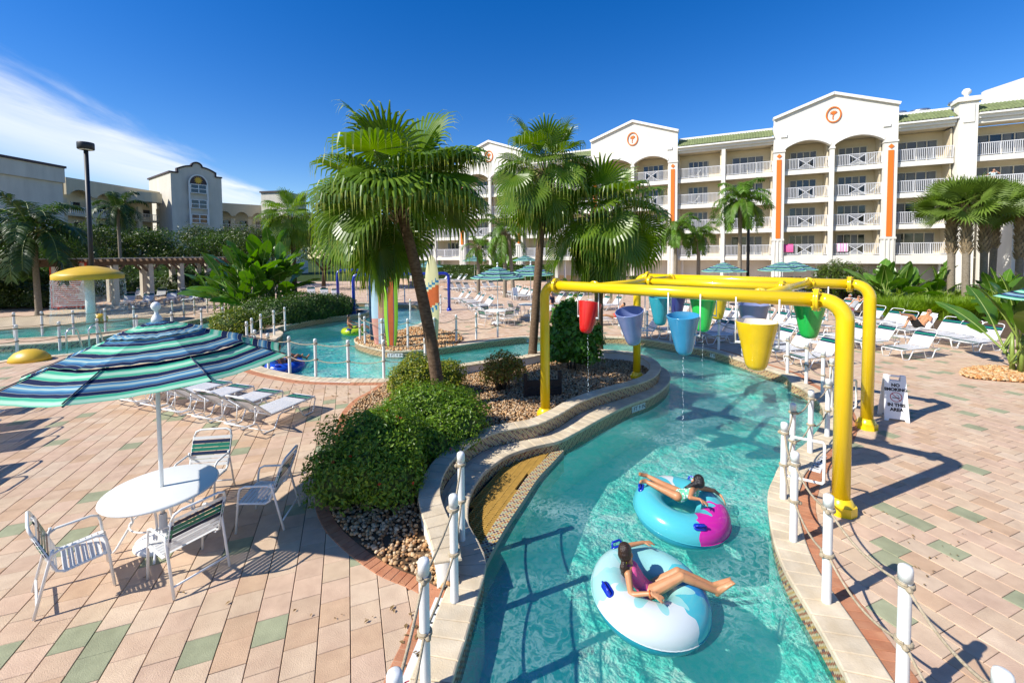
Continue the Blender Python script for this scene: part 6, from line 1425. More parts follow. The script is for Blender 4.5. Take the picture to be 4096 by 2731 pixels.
# --- rope fences
post_me = MB().lathe([(0.044, 0.0), (0.044, 1.03)], n=14).lathe([(0.044, 1.03), (0.050, 1.03), (0.050, 1.12), (0.045, 1.14), (0.028, 1.152), (0.001, 1.156)], n=14).mesh('post', 'white_post')
def knot_me(mat):
    mb = MB()
    for z in (0.0,):
        pts = [(0.052 * math.cos(a), 0.052 * math.sin(a), z + 0.028 * (a / (4 * PI)) - 0.014) for a in np.linspace(0, 4 * PI, 25)]
        mb.tube(pts, 0.0135, 6)
        mb.lathe([(0.001, -0.03), (0.024, -0.012), (0.026, 0.008), (0.001, 0.028)], (0.06, 0.01, z - 0.01), 8)
    return mb.mesh('rope_knot', mat)
kn = {'rope': knot_me('rope'), 'rope_dark': knot_me('rope_dark')}
def rope_fence(label, posts, mat='rope', z0=0.03, net=False, closed=False, sag=0.10, group='rope fences along the river', skip=()):
    p0 = posts[0]; t = thing('rope_fence', label, 'fence', (p0[0], p0[1], z0), 0, group)
    for i, p in enumerate(posts):
        o = put('post', post_me, t, (p[0] - p0[0], p[1] - p0[1], 0)); [put('rope_knot', kn[mat], o, (0, 0, zz), random.uniform(0, 6)) for zz in (1.0, 0.52)]
    for i in range(len(posts) - 1):
        if i in skip: continue
        a, b_ = Vector((posts[i][0] - p0[0], posts[i][1] - p0[1], 0)), Vector((posts[i + 1][0] - p0[0], posts[i + 1][1] - p0[1], 0)); L = (b_ - a).length
        for z in (1.0, 0.52):
            s = sag * L * random.uniform(0.75, 1.2)
            pts = [a.lerp(b_, f) + Vector((0, 0, z - s * 4 * f * (1 - f))) for f in np.linspace(0, 1, 13)]
            mb = MB()
            near = math.hypot(p[0], p[1]) < 9
            mb.tube(pts, 0.0125, 6)
            mb.build('rope', mat, t)
        if net:
            nb_ = MB(); n = int(L / 0.09)
            for k in range(n):
                f = k / n; q = a.lerp(b_, f); h = 0.98 - sag * L * 4 * f * (1 - f)
                for s in (-1, 1):
                    q2 = a.lerp(b_, min(1, max(0, f + s * h / L * 0.8))); d = (q2 + Vector((0, 0, 0.03))) - (q + Vector((0, 0, h)))
                    nb_.tube([q + Vector((0, 0, h)), q2 + Vector((0, 0, 0.05))], 0.0035, 3, caps=False)
            nb_.build('net', 'rope', t, kind='stuff')
    return t
def PT(l, h=1.156): return [tuple(G(x, y, h + 0.03))[:2] for x, y in l]
def PB(l): return [tuple(G(x, y, 0.03))[:2] for x, y in l]
rope_fence('near rope fence on white posts curving along the right river bank', PT([(3623.5, 2257), (3315, 1975), (3180, 1804), (3138, 1687)]) if False else [(2.93, 2.45)] + PT([(3623.5, 2257), (3315, 1975), (3180, 1804), (3138, 1687), (3172, 1611), (3245, 1559), (3313.5, 1514), (3328, 1433)]), sag=0.12)
rope_fence('rope fence on white posts beneath the hanging buckets on the far bank', PT([(3294, 1401), (3228, 1368), (3152, 1340), (3064, 1311)]) + PB([(2970, 1423), (2875, 1398), (2779, 1379), (2682, 1363), (2588, 1348), (2492, 1339), (2330, 1336), (2215, 1337)]), mat='rope')
rope_fence('rope fence on white posts along the far bank behind the second palm', PT([(2213, 1230), (2124, 1231), (1990, 1244), (1904, 1250), (1824, 1258), (1736, 1269), (1630, 1274), (1527, 1273), (1458, 1265), (1438, 1252), (1489, 1244)]) if False else PT([(2124, 1231), (1990, 1244), (1904, 1250), (1824, 1258), (1736, 1269), (1630, 1274), (1527, 1273), (1458, 1265), (1438, 1252), (1488, 1242)]), mat='rope', sag=0.11)
rope_fence('rope fence on white posts along the near edge of the middle pool', PT([(1700, 1350), (1533, 1358), (1391, 1359), (1260, 1354), (1155, 1344), (1070, 1332), (1018, 1318)]), sag=0.07)
rope_fence('short rope fence with white posts left of the middle pool by the round shrub', PT([(985.6, 1285), (1006, 1271), (1042, 1255), (1094, 1240.5), (1138, 1228)]), sag=0.08)
rope_fence('rope fence with white posts along the left stretch of the river', PT([(-60, 1305), (63, 1298), (234.6, 1285.5), (387, 1273), (546, 1259.5), (685, 1247), (804, 1233), (890, 1228)]), mat='rope_dark', sag=0.05)
rope_fence('netted rope fence with white posts around the mushroom fountain pool', PT([(-70, 1254), (53.6, 1249), (165, 1245), (290, 1241), (418, 1233), (533, 1223), (625, 1213), (687, 1202), (733.5, 1194), (775.6, 1187), (827.5, 1180), (888, 1174.6)]), mat='rope_dark', net=True, sag=0.05)
rope_fence('left near rope fence on white posts at the bottom of the photo', [(-0.86, 2.15)] + PT([(1577, 2680), (1694, 2231), (1813, 1975), (1843, 1806)]), sag=0.05)
rope_fence('far rope fence with white posts behind the surfboards', PT([(1408, 1137), (1469, 1145), (1618, 1149)]) + PT([(1640, 1196), (1690, 1190), (1762, 1178)]), sag=0.08, skip=(2,))
# white rail frames fixed to the fence
for p, q, lab in [((3138, 1687), (3299, 1771), 'white pipe rail frame fixed to the near right fence post'), ((3313.5, 1514), (3426, 1518), 'white pipe rail frame behind the nearest yellow post')]:
    a = G(*p, 1.18); b_ = G(*q, 0.98); t = thing('rail_frame', lab, 'rail', (a.x, a.y, 0.03), 0, 'white rail frames'); d = Vector((b_.x - a.x, b_.y - a.y, 0))
    MB().tube([Vector((0, 0, 0.95)) + d * 0.05, Vector((0, 0, 0.95)) + d * 0.96, Vector((0, 0, 0.92)) + d, Vector((0, 0, 0.38)) + d, Vector((0, 0, 0.35)) + d * 0.96, Vector((0, 0, 0.35)) + d * 0.05], 0.02, 8).build('pipe', 'white_paint', t)
# --- yellow pipework with tipping buckets
pR, pL = G(3362, 2045, 0.0), G(2181, 1662, 0.03); qR, qL = G(3466, 1712, 0.0), G(2547, 1512, 0.03)
ZP = at_depth(3275, 1203, pR.y + 0.1).z
PR_ = 0.108
fr = thing('yellow_pipe_frame', 'yellow steel pipe frame spanning the river with bolted flanges and buckets below', 'pipe frame', (pR.x, pR.y, 0))
def P3(v, z): return Vector((v.x, v.y, z))
def pipe_arch(a, b_, zp, r):
    a, b_ = P3(a, 0), P3(b_, 0); d = (b_ - a).normalized(); R = 0.28; o = Vector(fr.location)
    def elbow(c, s): return [c + Vector((0, 0, zp - R)) - o] + [c + d * s * (R - R * math.cos(t_)) + Vector((0, 0, zp - R + R * math.sin(t_))) - o for t_ in np.linspace(0.2, PI / 2, 7)]
    mb = MB().tube([a - o + Vector((0, 0, 0.02))] + elbow(a, 1), r, 20); mb.build('post', 'yellow_paint', fr)
    mb = MB().tube([b_ - o + Vector((0, 0, 0.02))] + elbow(b_, -1), r, 20); mb.build('post', 'yellow_paint', fr)
    MB().tube([a + d * R + Vector((0, 0, zp)) - o, b_ - d * R + Vector((0, 0, zp)) - o], r * 0.985, 20).build('beam', 'yellow_paint', fr)
    for c in (a, b_):
        MB().prism([(math.cos(t_) * r * 1.75, math.sin(t_) * r * 1.75) for t_ in np.linspace(0, 2 * PI, 9)[:-1]], 0.0, 0.13, c=c - o).lathe([(r * 1.5, 0.13), (r * 1.25, 0.2), (r * 1.02, 0.22)], c - o, 16).build('foot_cover', 'yellow_paint', fr)
    return d
def flange(c, d, r, n=8):
    o = Vector(fr.location); c = Vector(c) - o; Rm_ = d.to_track_quat('Z', 'Y').to_matrix(); mb = MB()
    mb.lathe([(r * 0.9, -0.032), (r * 1.52, -0.032), (r * 1.55, -0.027), (r * 1.55, -0.004), (r * 1.50, 0), (r * 1.55, 0.004), (r * 1.55, 0.027), (r * 1.52, 0.032), (r * 0.9, 0.032)], c, 24, R=Rm_)
    f_ = mb.build('flange', 'yellow_paint', fr); bt = MB()
    for i in range(n): a = 2 * PI * i / n; p = c + Rm_ @ Vector((math.cos(a) * r * 1.3, math.sin(a) * r * 1.3, 0)); bt.tube([p - d * 0.055, p + d * 0.055], 0.014, 6)
    bt.build('bolt', 'yellow_paint', f_, kind='stuff')
df = pipe_arch(pL, pR, ZP, PR_); db = pipe_arch(qL, qR, ZP, PR_)
flange(P3(pR, ZP) - df * 0.33, df, PR_); flange(P3(pL, ZP) + df * 0.33, df, PR_); flange(P3(qR, ZP) - db * 0.33, db, PR_); flange(P3(qL, ZP) + db * 0.33, db, PR_)
Lf = (P3(pR, 0) - P3(pL, 0)).length; Lb = (P3(qR, 0) - P3(qL, 0)).length
def on_line(a, d, px_):                                               # where the upright plane through a picture column meets a beam
    best = min(np.linspace(0, 7, 1401), key=lambda s_: abs(((a + d * s_).x / (a + d * s_).y) - (px_ - 2048) / FPX)); return a + d * best
def cross(c1, c2, r=0.075):
    o = Vector(fr.location); d = (c2 - c1).normalized(); MB().tube([c1 + d * 0.05 - o, c2 - d * 0.05 - o], r, 16).build('cross_pipe', 'yellow_paint', fr); flange(c1 + d * 0.12, d, r * 1.1); flange(c2 - d * 0.12, d, r * 1.1)
f1, f2 = on_line(P3(pL, ZP), df, 2365), on_line(P3(pL, ZP), df, 3035); k1, k2 = on_line(P3(qL, ZP), db, 2690), on_line(P3(qL, ZP), db, 3240)
cross(f1, k1); cross(f2, k2)
m1_, m2_ = f1.lerp(k1, 0.60), f2.lerp(k2, 0.55); dm = (m2_ - m1_).normalized(); o_ = Vector(fr.location)
MB().tube([m1_ - o_, m2_ - o_], 0.085, 16).build('middle_pipe', 'yellow_paint', fr); flange(m1_ + dm * 0.14, dm, 0.09); flange(m2_ - dm * 0.14, dm, 0.09)
for nm, c in [('red', (0.62, 0.008, 0.010)), ('peri', (0.20, 0.26, 0.50)), ('teal', (0.035, 0.36, 0.47)), ('blue', (0.045, 0.29, 0.52)), ('green', (0.035, 0.58, 0.10)), ('lav', (0.24, 0.28, 0.48)), ('yellow', (0.78, 0.54, 0.010)), ('navy', (0.05, 0.06, 0.24)), ('dgreen', (0.02, 0.45, 0.07))]:
    M('bucket_' + nm, c, rough=0.22, spec=0.5, coat=0.4, var=0.18, scale=4)
M('bucket_lining', (0.74, 0.66, 0.56), rough=0.5); M('drip', (0.75, 0.85, 0.9), rough=0.05, spec=0.8)
def bucket(label, col, rim_px, dia_px, tilt, az, Y, lining=None, drip=0.0):
    c = at_depth(*rim_px, Y); D = dia_px / FPX * Y; R = D / 2; h = D * 1.28
    t = thing('tipping_bucket', label, 'bucket', (c.x, c.y, 0), az, 'tipping buckets hung from the yellow pipes')
    prof = [(R, 0), (R * 0.80, -h * 0.38), (R * 0.60, -h * 0.75), (R * 0.53, -h * 0.88), (R * 0.42, -h * 0.96), (R * 0.22, -h * 0.995), (0.001, -h)]
    inn = [(r * 0.955, z + 0.012) for r, z in prof]
    piv = Vector((0, 0, -h * 0.46)); Rt = Matrix.Rotation(tilt, 3, 'Y')
    b0 = MB().lathe(prof, (0, 0, h * 0.46), 36, 0, None).lathe([(R, 0), (R * 1.012, 0.006), (R * 0.99, 0.014), (R * 0.955, 0.012)], (0, 0, h * 0.46), 36, 0)
    b0.lathe(inn[::-1], (0, 0, h * 0.46), 36, 1)
    o = b0.build('shell', ['bucket_' + col, lining or 'bucket_' + col], t); o.location = (0, 0, c.z - h * 0.46); o.rotation_euler = (0, tilt, 0)
    ax = MB().tube([(0, -R * 0.62, 0), (0, -R * 1.02, 0)], 0.018, 8).tube([(0, R * 0.62, 0), (0, R * 1.02, 0)], 0.018, 8).build('axle', 'white_paint', t, kind='stuff'); ax.location = (0, 0, c.z - h * 0.46)
    for s in (-1, 1): MB().tube([(0, s * R * 1.02, c.z - h * 0.50), (0, s * R * 1.02, ZP)], 0.011, 8).build('hanger_rod', 'white_paint', t)
    if drip:
        dm_ = MB(); z = c.z - h; rg = random.Random(len(label))
        while z > ZW + 0.02 and z > c.z - h - drip: s = rg.uniform(0.004, 0.009); dm_.lathe([(0.001, -s * 1.6), (s * 0.7, -s * 0.6), (s * 0.7, s * 0.5), (0.001, s * 2.2)], (rg.uniform(-.012, .012), rg.uniform(-.012, .012), z), 6); z -= rg.uniform(0.02, 0.07)
        d_ = tag(dm_.build('water_drips', 'drip'), 'string of water drops falling from the ' + label.split(',')[0], 'water'); d_.location = (c.x, c.y, 0); d_['kind'] = 'stuff'
    return t
def yf(px_): return on_line(P3(pL, ZP), df, px_).y
def yb_(px_): return on_line(P3(qL, ZP), db, px_).y
azf = math.atan2(df.y, df.x) - PI / 2
bucket('red bucket, tilted, at the left end of the front pipe', 'red', (2352, 1213), 95, -0.30, azf, yf(2352) + 0.2, drip=1.3)
bucket('periwinkle bucket tilted towards the camera, second from left', 'peri', (2526, 1242), 112, 0.30, azf, yf(2526) + 0.25)
bucket('blue bucket, large, hanging low over the river centre', 'blue', (2735, 1262), 125, 0.12, azf, yf(2735) - 0.15, drip=1.4)
bucket('large yellow bucket with a pale lining, nearest the camera', 'yellow', (3027, 1288), 152, 0.02, azf, yf(3027) - 0.25, lining='bucket_lining')
bucket('teal bucket in the rear row above the river bend', 'teal', (2640, 1190), 88, 0.04, azf, yb_(2640) - 0.9)
bucket('bright green bucket in the rear row, right of the blue one', 'green', (2812, 1200), 100, -0.03, azf, yb_(2812) - 0.9, drip=1.2)
bucket('dark blue bucket half hidden behind the teal one', 'navy', (2708, 1174), 74, 0.0, azf, yb_(2708) + 0.1)
bucket('small yellow bucket behind the bright green one', 'yellow', (2872, 1182), 76, 0.0, azf, yb_(2872) + 0.1)
bucket('lavender bucket behind the large yellow one', 'lav', (3014, 1218), 114, 0.03, azf, yb_(3014) - 0.75)
bucket('deep green bucket under the right end of the front pipe', 'dgreen', (3238, 1204), 118, 0.0, azf, yb_(3238) - 0.9)
# ================================================================== MORE FITTINGS
M('board_sky', (0.50, 0.70, 0.80), rough=0.3, coat=0.3); M('board_pink', (0.74, 0.36, 0.28), rough=0.3, coat=0.3); M('board_lime', (0.30, 0.60, 0.04), rough=0.3, coat=0.3)
M('board_orange', (0.62, 0.13, 0.03), rough=0.35, coat=0.3, var=0.12); M('board_plum', (0.13, 0.07, 0.16), rough=0.3); M('board_cream', (0.66, 0.62, 0.34), rough=0.3, coat=0.3); M('board_blue', (0.02, 0.20, 0.38), rough=0.3); M('board_tan', (0.60, 0.50, 0.33), rough=0.35)
def surfboard(label, px_, Y, L, Wd, rotz, lean, cfun, mats, z0=0.02):
    """upright board: outline cut into coloured bands by cfun(u across -1..1, v up 0..1)"""
    c = at_depth(px_, 1400, Y); t = thing('surfboard', label, 'surfboard', (c.x, c.y, z0), rotz, 'surfboards standing in the golden gravel bed')
    nv, nu = 40, 16; V = []; mi = []; F_ = []
    def wd(v):                                                      # rounded nose at the top, narrower tail at the foot
        a = max(0, min(1, (1 - v) / 0.30)); b_ = max(0, min(1, (v + 0.02) / 0.45)); return Wd / 2 * (1 - (1 - a) ** 2.3) ** 0.62 * (0.56 + 0.44 * math.sin(b_ * PI / 2))
    for s in (1, -1):
        for i in range(nv + 1):
            v = i / nv; w = max(wd(v), 0.004)
            for j in range(nu + 1):
                u = -1 + 2 * j / nu; V.append((u * w, s * -0.032 * (1 - abs(u) ** 3) * min(1, (1 - v) * 12 + 0.1) + 0.04 * (v - 0.5) ** 2 * 4 * 0.3, v * L))
    n1 = (nv + 1) * (nu + 1)
    for s in (0, 1):
        for i in range(nv):
            for j in range(nu):
                a = s * n1 + i * (nu + 1) + j; q = (a, a + 1, a + nu + 2, a + nu + 1); F_.append(q if s == 0 else q[::-1]); mi.append(cfun(-1 + 2 * (j + 0.5) / nu, (i + 0.5) / nv))
    mb = MB().add(V, F_, 0, True); mb.mi = mi; o = mb.build('board', mats, t); o.rotation_euler = (lean, 0, 0)
    MB().tube([(0, 0.12, -0.02), (0, 0.12, 0.9)], 0.03, 8).build('stake', 'steel', t); return t
yb = G(1640, 1388, 0.02).y
surfboard('sky blue and pink surfboard, left of the group', 1516, G(1516, 1382).y, 3.35, 0.56, 0.02, -0.01, lambda u, v: (0 if (u < -0.02) else 1) if v > 0.32 else (1 if u < -0.02 else 0), ['board_sky', 'board_pink'])
surfboard('lime green surfboard with a broad orange centre stripe', 1567, G(1567, 1394).y, 3.42, 0.55, 0.0, 0.0, lambda u, v: 2 if 0.42 < abs(u) < 0.52 else (1 if abs(u) < 0.42 else 0), ['board_lime', 'board_orange', 'board_plum'])
surfboard('pale cream surfboard mostly hidden behind the lime green one', 1556, G(1567, 1372).y + 0.5, 3.75, 0.50, 0.1, 0.0, lambda u, v: 0, ['board_tan'])
surfboard('cream yellow surfboard with an orange band between blue diagonal stripes', 1732, G(1735, 1385).y, 3.65, 0.56, -0.15, 0.0, lambda u, v: (lambda q: 1 if 0.44 < q < 0.64 else (2 if (0.665 < q < 0.69 or 0.705 < q < 0.715 or 0.40 < q < 0.42 or 0.375 < q < 0.385) else 0))(v - 0.05 * u), ['board_cream', 'board_orange', 'board_blue'])
surfboard('narrow teal surfboard seen edge on at the left of the group', 1493, G(1493, 1365).y, 3.3, 0.52, 1.35, 0.0, lambda u, v: 0, ['board_blue'])
# blue spray arches over the river
def blue_arch(label, a, b_, zt, r):
    a, b_ = Vector(a), Vector(b_); t = thing('spray_arch', label, 'spray arch', a, 0, 'blue spray arches over the river'); d = b_ - a; L = d.length; d.normalize(); R = 0.3
    pts = [Vector((0, 0, 0))] + [d * (R - R * math.cos(t_)) + Vector((0, 0, zt - R + R * math.sin(t_))) for t_ in np.linspace(0, PI / 2, 7)] + [d * L - d * (R - R * math.cos(t_)) + Vector((0, 0, zt - R + R * math.sin(t_))) for t_ in np.linspace(PI / 2, 0, 7)] + [d * L]
    MB().tube(pts, r, 14).build('pipe', 'blue_paint', t)
    for p in (Vector((0, 0, 0)), d * L): MB().lathe([(r * 1.6, 0), (r * 1.6, 0.16), (r * 1.05, 0.2)], p, 16).build('foot_cover', 'blue_paint', t)
    return t
blue_arch('blue spray arch pipe standing behind the yellow striped surfboard', G(1797, 1243), G(1416, 1256), 2.45, 0.10)
q = at_depth(1470, 1080, 34); blue_arch('farther blue spray pipe glimpsed left of the surfboards', (q.x - 2.0, 33, 0), (q.x + 0.6, 34, 0), 2.5, 0.11)
# mushroom fountain
q = G(366, 1313, -0.2); mu = thing('mushroom_fountain', 'yellow mushroom shaped fountain with a curtain of falling water', 'fountain', (q.x, q.y, -0.2))
M('mushroom_yellow', (0.74, 0.47, 0.03), rough=0.4, var=0.12, scale=1.5)
MB().tube([(0, 0, 0), (0, 0, 3.0)], 0.20, 20).build('stem', 'white_post', mu)
MB().lathe([(0.20, 2.72), (1.32, 2.72), (1.43, 2.70), (1.45, 2.74), (1.45, 2.95), (1.42, 3.00), (1.15, 3.15), (0.77, 3.30), (0.34, 3.40), (0.001, 3.42)], n=48).build('cap', 'mushroom_yellow', mu)
m, t, b = new_mat('falling_water'); b.inputs['Base Color'].default_value = (0.8, 0.88, 0.92, 1); b.inputs['Roughness'].default_value = 0.1; b.inputs['Specular IOR Level'].default_value = 0.8
tp = t.nodes.new('ShaderNodeBsdfTransparent'); mx = t.nodes.new('ShaderNodeMixShader'); mx.inputs[0].default_value = 0.42; t.links.new(tp.outputs[0], mx.inputs[1]); t.links.new(b.outputs[0], mx.inputs[2]); t.links.new(mx.outputs[0], t.nodes['Material Output'].inputs['Surface'])
fw = MB(); rg = random.Random(4)
for i in range(5200):
    a = rg.uniform(0, 2 * PI); z = 2.7 * rg.random() ** 0.8; r = 1.44 + 0.10 * (1 - z / 2.7) + rg.uniform(-.03, .03); l_ = rg.uniform(0.02, 0.09); w = rg.uniform(0.004, 0.011); s = Vector((-math.sin(a), math.cos(a), 0)) * w; p = Vector((math.cos(a) * r, math.sin(a) * r, z)); k = Vector((rg.uniform(-.03, .03), rg.uniform(-.03, .03), l_)); o = Vector((math.cos(a), math.sin(a), 0)) * w
    fw.add([p, p + k * .4 + s, p + k, p + k * .4 - s, p + k * .5 + o], [(0, 1, 4), (1, 2, 4), (2, 3, 4), (3, 0, 4), (0, 3, 2, 1)])
fw.build('water_curtain', 'falling_water', mu, kind='stuff')
q = G(403, 1292, 0); o = MB().lathe([(0.001, 0.55), (0.2, 0.5), (0.32, 0.3), (0.3, 0.1), (0.22, 0.0)], n=20).build('spray_pod', 'mushroom_yellow'); o.location = q; tag(o, 'small yellow spray pod standing in the mushroom fountain pool', 'spray pod')
q = G(120, 1442, 0); o = MB().lathe([(0.001, 0.42), (0.2, 0.40), (0.42, 0.30), (0.56, 0.14), (0.60, 0.0), (0.001, 0.0)], n=28).build('play_dome', 'mushroom_yellow'); o.location = q; o.scale = (1.05, 0.8, 1); tag(o, 'yellow dome shaped play feature on the deck at the left edge', 'play dome')
# handrails into the side river
for x, y in ((268, 1408), (358, 1392)):
    q = G(x, y, 0); hr = MB().tube([(0, 0, -0.1), (0, 0, 0.75), (0.03, 0.1, 0.88), (0.05, 0.22, 0.90), (0.07, 0.36, 0.80), (0.09, 0.48, 0.2), (0.10, 0.52, -0.4)], 0.03, 8).build('pool_handrail', 'steel'); hr.location = q
    tag(hr, 'steel handrail at the side river, ' + ('left one of two' if x < 300 else 'right one of two, by the parasol top'), 'handrail', 'steel handrails at the side river')
# pool rules board
c = at_depth(277, 1144, 30); M('sign_white', (0.72, 0.70, 0.66), rough=0.6, var=0.06); M('sign_red', (0.52, 0.055, 0.02), rough=0.6)
bw_, bh = 2.08, 3.15; sg = thing('rules_sign', 'large white pool rules board with an orange red border behind the mushroom fountain', 'sign', (c.x, 30, 0.0), 0.25)
MB().box((0, 0, 0.2 + bh / 2), (bw_ - 0.1, 0.08, bh - 0.1)).build('panel', 'sign_white', sg)
f = MB()
for s in (-1, 1): f.box((s * (bw_ / 2 - 0.03), -0.01, 0.2 + bh / 2), (0.08, 0.12, bh)); 
for s in (0, 1): f.box((0, -0.012, 0.2 + s * bh), (bw_ + 0.02, 0.116, 0.08))
f.build('border', 'sign_red', sg)
for s in (-0.7, 0.7): MB().box((s, 0.05, 0.1), (0.1, 0.1, 0.3)).build('leg', 'sign_red', sg)
for tx, z, sz in (("CHILDREN'S ZONE", 3.08, 0.19), ('DEPTH 1 FOOT', 2.84, 0.20)): o = put('lettering', text_mesh(tx, sz, 'sign_red', 0.004), sg, (0, -0.045, z), rot=(PI / 2, 0, 0))
ln = MB(); rg = random.Random(2)
for i in range(17): w = rg.uniform(1.1, 1.75); ln.box(((w - 1.75) / 2, -0.042, 2.55 - i * 0.135), (w, 0.006, 0.045 if i % 3 else 0.06))
ln.build('text_line', 'sign_red', sg, kind='stuff')
# lamp posts
def lamp(label, px_, Y, ztop, r):
    c = at_depth(px_, 900, Y); t = thing('lamp_post', label, 'lamp post', (c.x, c.y, 0), 0, 'tall lamp posts'); M('lamp_black', (0.012, 0.016, 0.022), rough=0.5) if 'lamp_black' not in MATS else 0
    MB().tube([(0, 0, 0), (0, 0, ztop)], [r * 1.15, r], 14).build('pole', 'lamp_black', t)
    MB().lathe([(0.001, ztop + 0.45), (0.37, ztop + 0.44), (0.385, ztop + 0.40), (0.385, ztop + 0.08), (0.36, ztop + 0.05), (0.1, ztop), (0.001, ztop)], n=28).build('lamp_head', 'lamp_black', t)
    MB().lathe([(0.001, ztop + 0.05), (0.3, ztop + 0.045), (0.3, ztop + 0.02), (0.001, ztop + 0.01)], n=24).build('lens', 'trim_white', t)
    MB().lathe([(r * 2.2, 0), (r * 2.2, 0.25), (r * 1.2, 0.35)], n=14).build('base_cover', 'lamp_black', t)
lamp('tall dark lamp post with a drum head beside the mushroom fountain', 358, 25, 9.9, 0.105)
lamp('dark lamp post in front of the hotel balconies at right of centre', 2994, 37, 9.2, 0.11)
# pergola
M('pergola_wood', (0.185, 0.115, 0.07), rough=0.8, var=0.3); M('pergola_cream', (0.62, 0.56, 0.45), rough=0.7, var=0.08); M('pergola_grey', (0.48, 0.46, 0.40), rough=0.9, var=0.3)
pa, pb = G(464, 1222), G(835, 1184); pd = (pb - pa).normalized(); pn = Vector((-pd.y, pd.x, 0)); Lp = (pb - pa).length
pg = thing('pergola', 'long pergola with square cream posts and a slatted roof over shaded loungers', 'pergola', pa, math.atan2(pd.y, pd.x))
for r_ in range(2):
    for i in range(4):
        x = 0 + i * Lp / 3 * 1.0 + (1.6 if r_ else 0); MB().box((x, r_ * 3.2, 1.55), (0.34, 0.34, 3.1), bev=0.02).build('post', 'pergola_cream', pg)
        for s in (-1, 1): MB().box((x + s * 0.4, r_ * 3.2, 2.82), (0.75, 0.12, 0.14), Matrix.Rotation(s * -0.8, 3, 'Y')).build('brace', 'pergola_wood', pg)
    MB().box((Lp / 2 - 1.2, r_ * 3.2, 3.22), (Lp + 7.4, 0.26, 0.32)).build('beam', 'pergola_wood', pg)
for i in range(34): MB().box((-4.7 + i * (Lp + 7.0) / 33, 1.6, 3.46), (0.09, 5.2, 0.18)).build('rafter', 'pergola_wood', pg)
for i in range(9): MB().box((Lp / 2 - 1.2, -0.9 + i * 0.63, 3.59), (Lp + 7.6, 0.30, 0.06)).build('slat', 'pergola_grey', pg)
# folding no smoking sign
q = G(3560, 1665); qa, qb = G(3546, 1680), G(3630, 1690); ws = 0.42; dS = (qb - qa).normalized(); an = math.atan2(dS.y, dS.x)
sg = thing('folding_sign', 'white folding floor sign reading NO SMOKING IN THIS AREA beside the rear yellow post', 'sign', ((qa + qb) / 2), an); lean = 0.19; hS = 0.98
M('sign_plastic', (0.82, 0.82, 0.82), rough=0.35)
for s, nm in ((0, 'front_panel'), (1, 'rear_panel')):
    out = [(-0.215, 0), (-0.15, 0), (-0.13, 0.05), (0.13, 0.05), (0.15, 0), (0.215, 0), (0.185, hS), (0.10, hS), (0.09, hS - 0.12), (-0.09, hS - 0.12), (-0.10, hS), (-0.185, hS)]
    o = MB().prism(out, -0.016, 0.016, 0, Rx).build(nm, 'sign_plastic', sg); o.location = (0, 0 if s == 0 else 0.40, 0); o.rotation_euler = (-lean if s == 0 else lean, 0, 0)
    if s == 0:
        fp = o
        for tx, z, sz in (('NO', 0.765, 0.092), ('SMOKING', 0.672, 0.088), ('IN THIS', 0.345, 0.092), ('AREA', 0.245, 0.092)): put('lettering', text_mesh(tx, sz, 'black_print', 0.005), fp, (0.0, -0.0185, z), rot=(PI / 2, 0, 0))
        rg_ = MB(); n = 36
        for i in range(n):
            a, b2 = 2 * PI * i / n, 2 * PI * (i + 1) / n; rg_.add([(math.cos(x) * r_, -0.0185, 0.515 + math.sin(x) * r_ * 1.0) for x, r_ in ((a, 0.105), (b2, 0.105), (b2, 0.092), (a, 0.092))], [(3, 2, 1, 0)])
        rg_.build('prohibition_ring', 'red_print', fp); sl_ = MB().box((0, -0.0186, 0.515), (0.19, 0.0006, 0.012), Matrix.Rotation(PI / 4, 3, 'Y')); sl_.build('prohibition_bar', 'red_print', fp)
        cg = MB().box((0.0, -0.0182, 0.50), (0.13, 0.0005, 0.016)); cg.build('cigarette', 'black_print', fp)
        sm_ = [(0.03 + 0.018 * math.sin(k * 0.9), 0.52 + k * 0.009) for k in range(7)]; MB().tube([(x, -0.0183, z) for x, z in sm_], 0.003, 4).build('smoke_mark', 'black_print', fp)
MB().box((0, 0.20, hS * math.cos(lean) - 0.02), (0.18, 0.05, 0.03)).build('hinge_handle', 'sign_plastic', sg)
for x, y, Y, lab in ((2058, 1140, 34, 'white folding sign beside the far palm trunks'), (3145, 1185, 23, 'white folding sign behind the yellow pipes')):
    c = at_depth(x, 1100, Y); t = thing('folding_sign', lab, 'sign', (c.x, c.y, 0), 0.6, 'plain folding signs')
    for s in (-1, 1): o = MB().box((0, 0, 0.5), (0.45, 0.03, 1.0), bev=0.006).build('panel', 'sign_plastic', t); o.location = (0, s * 0.2, 0); o.rotation_euler = (s * 0.19, 0, 0)
# depth markers
def wall_marker(label, path, px_, z, w, h, side, text='2 FT 9 IN', zpx=-0.1):
    k = near_path(path, tuple(G(*px_, zpx))[:2]); p = path[k]; nrm = normals2(path)[k] * side; a = math.atan2(nrm[1], nrm[0]) + PI / 2
    t = thing('depth_marker', label, 'depth marker', (p[0] + nrm[0] * 0.012, p[1] + nrm[1] * 0.012, z), a, 'tiled 2 FT 9 IN depth markers on the river wall'); nt_ = 4
    for i, ch_ in enumerate(text.split(' ')):
        x = (i - 1.5) * w / nt_; tl_ = MB().box((x, 0.012, 0), (w / nt_ - 0.006, 0.016, h), bev=0.002).build('tile', 'marker_white', t); put('lettering', text_mesh(ch_, h * 0.92, 'black_print', 0.002), tl_, (x, 0.0022, 0), rot=(PI / 2, 0, 0))
wall_marker('depth marker on the tiled wall right below the surfboard bed', RBs, (1581, 1414), -0.15, 0.62, 0.15, 1)
wall_marker('depth marker on the lower river wall by the gravel planter', LBs, (2552, 1623), -0.15, 0.62, 0.15, 1)
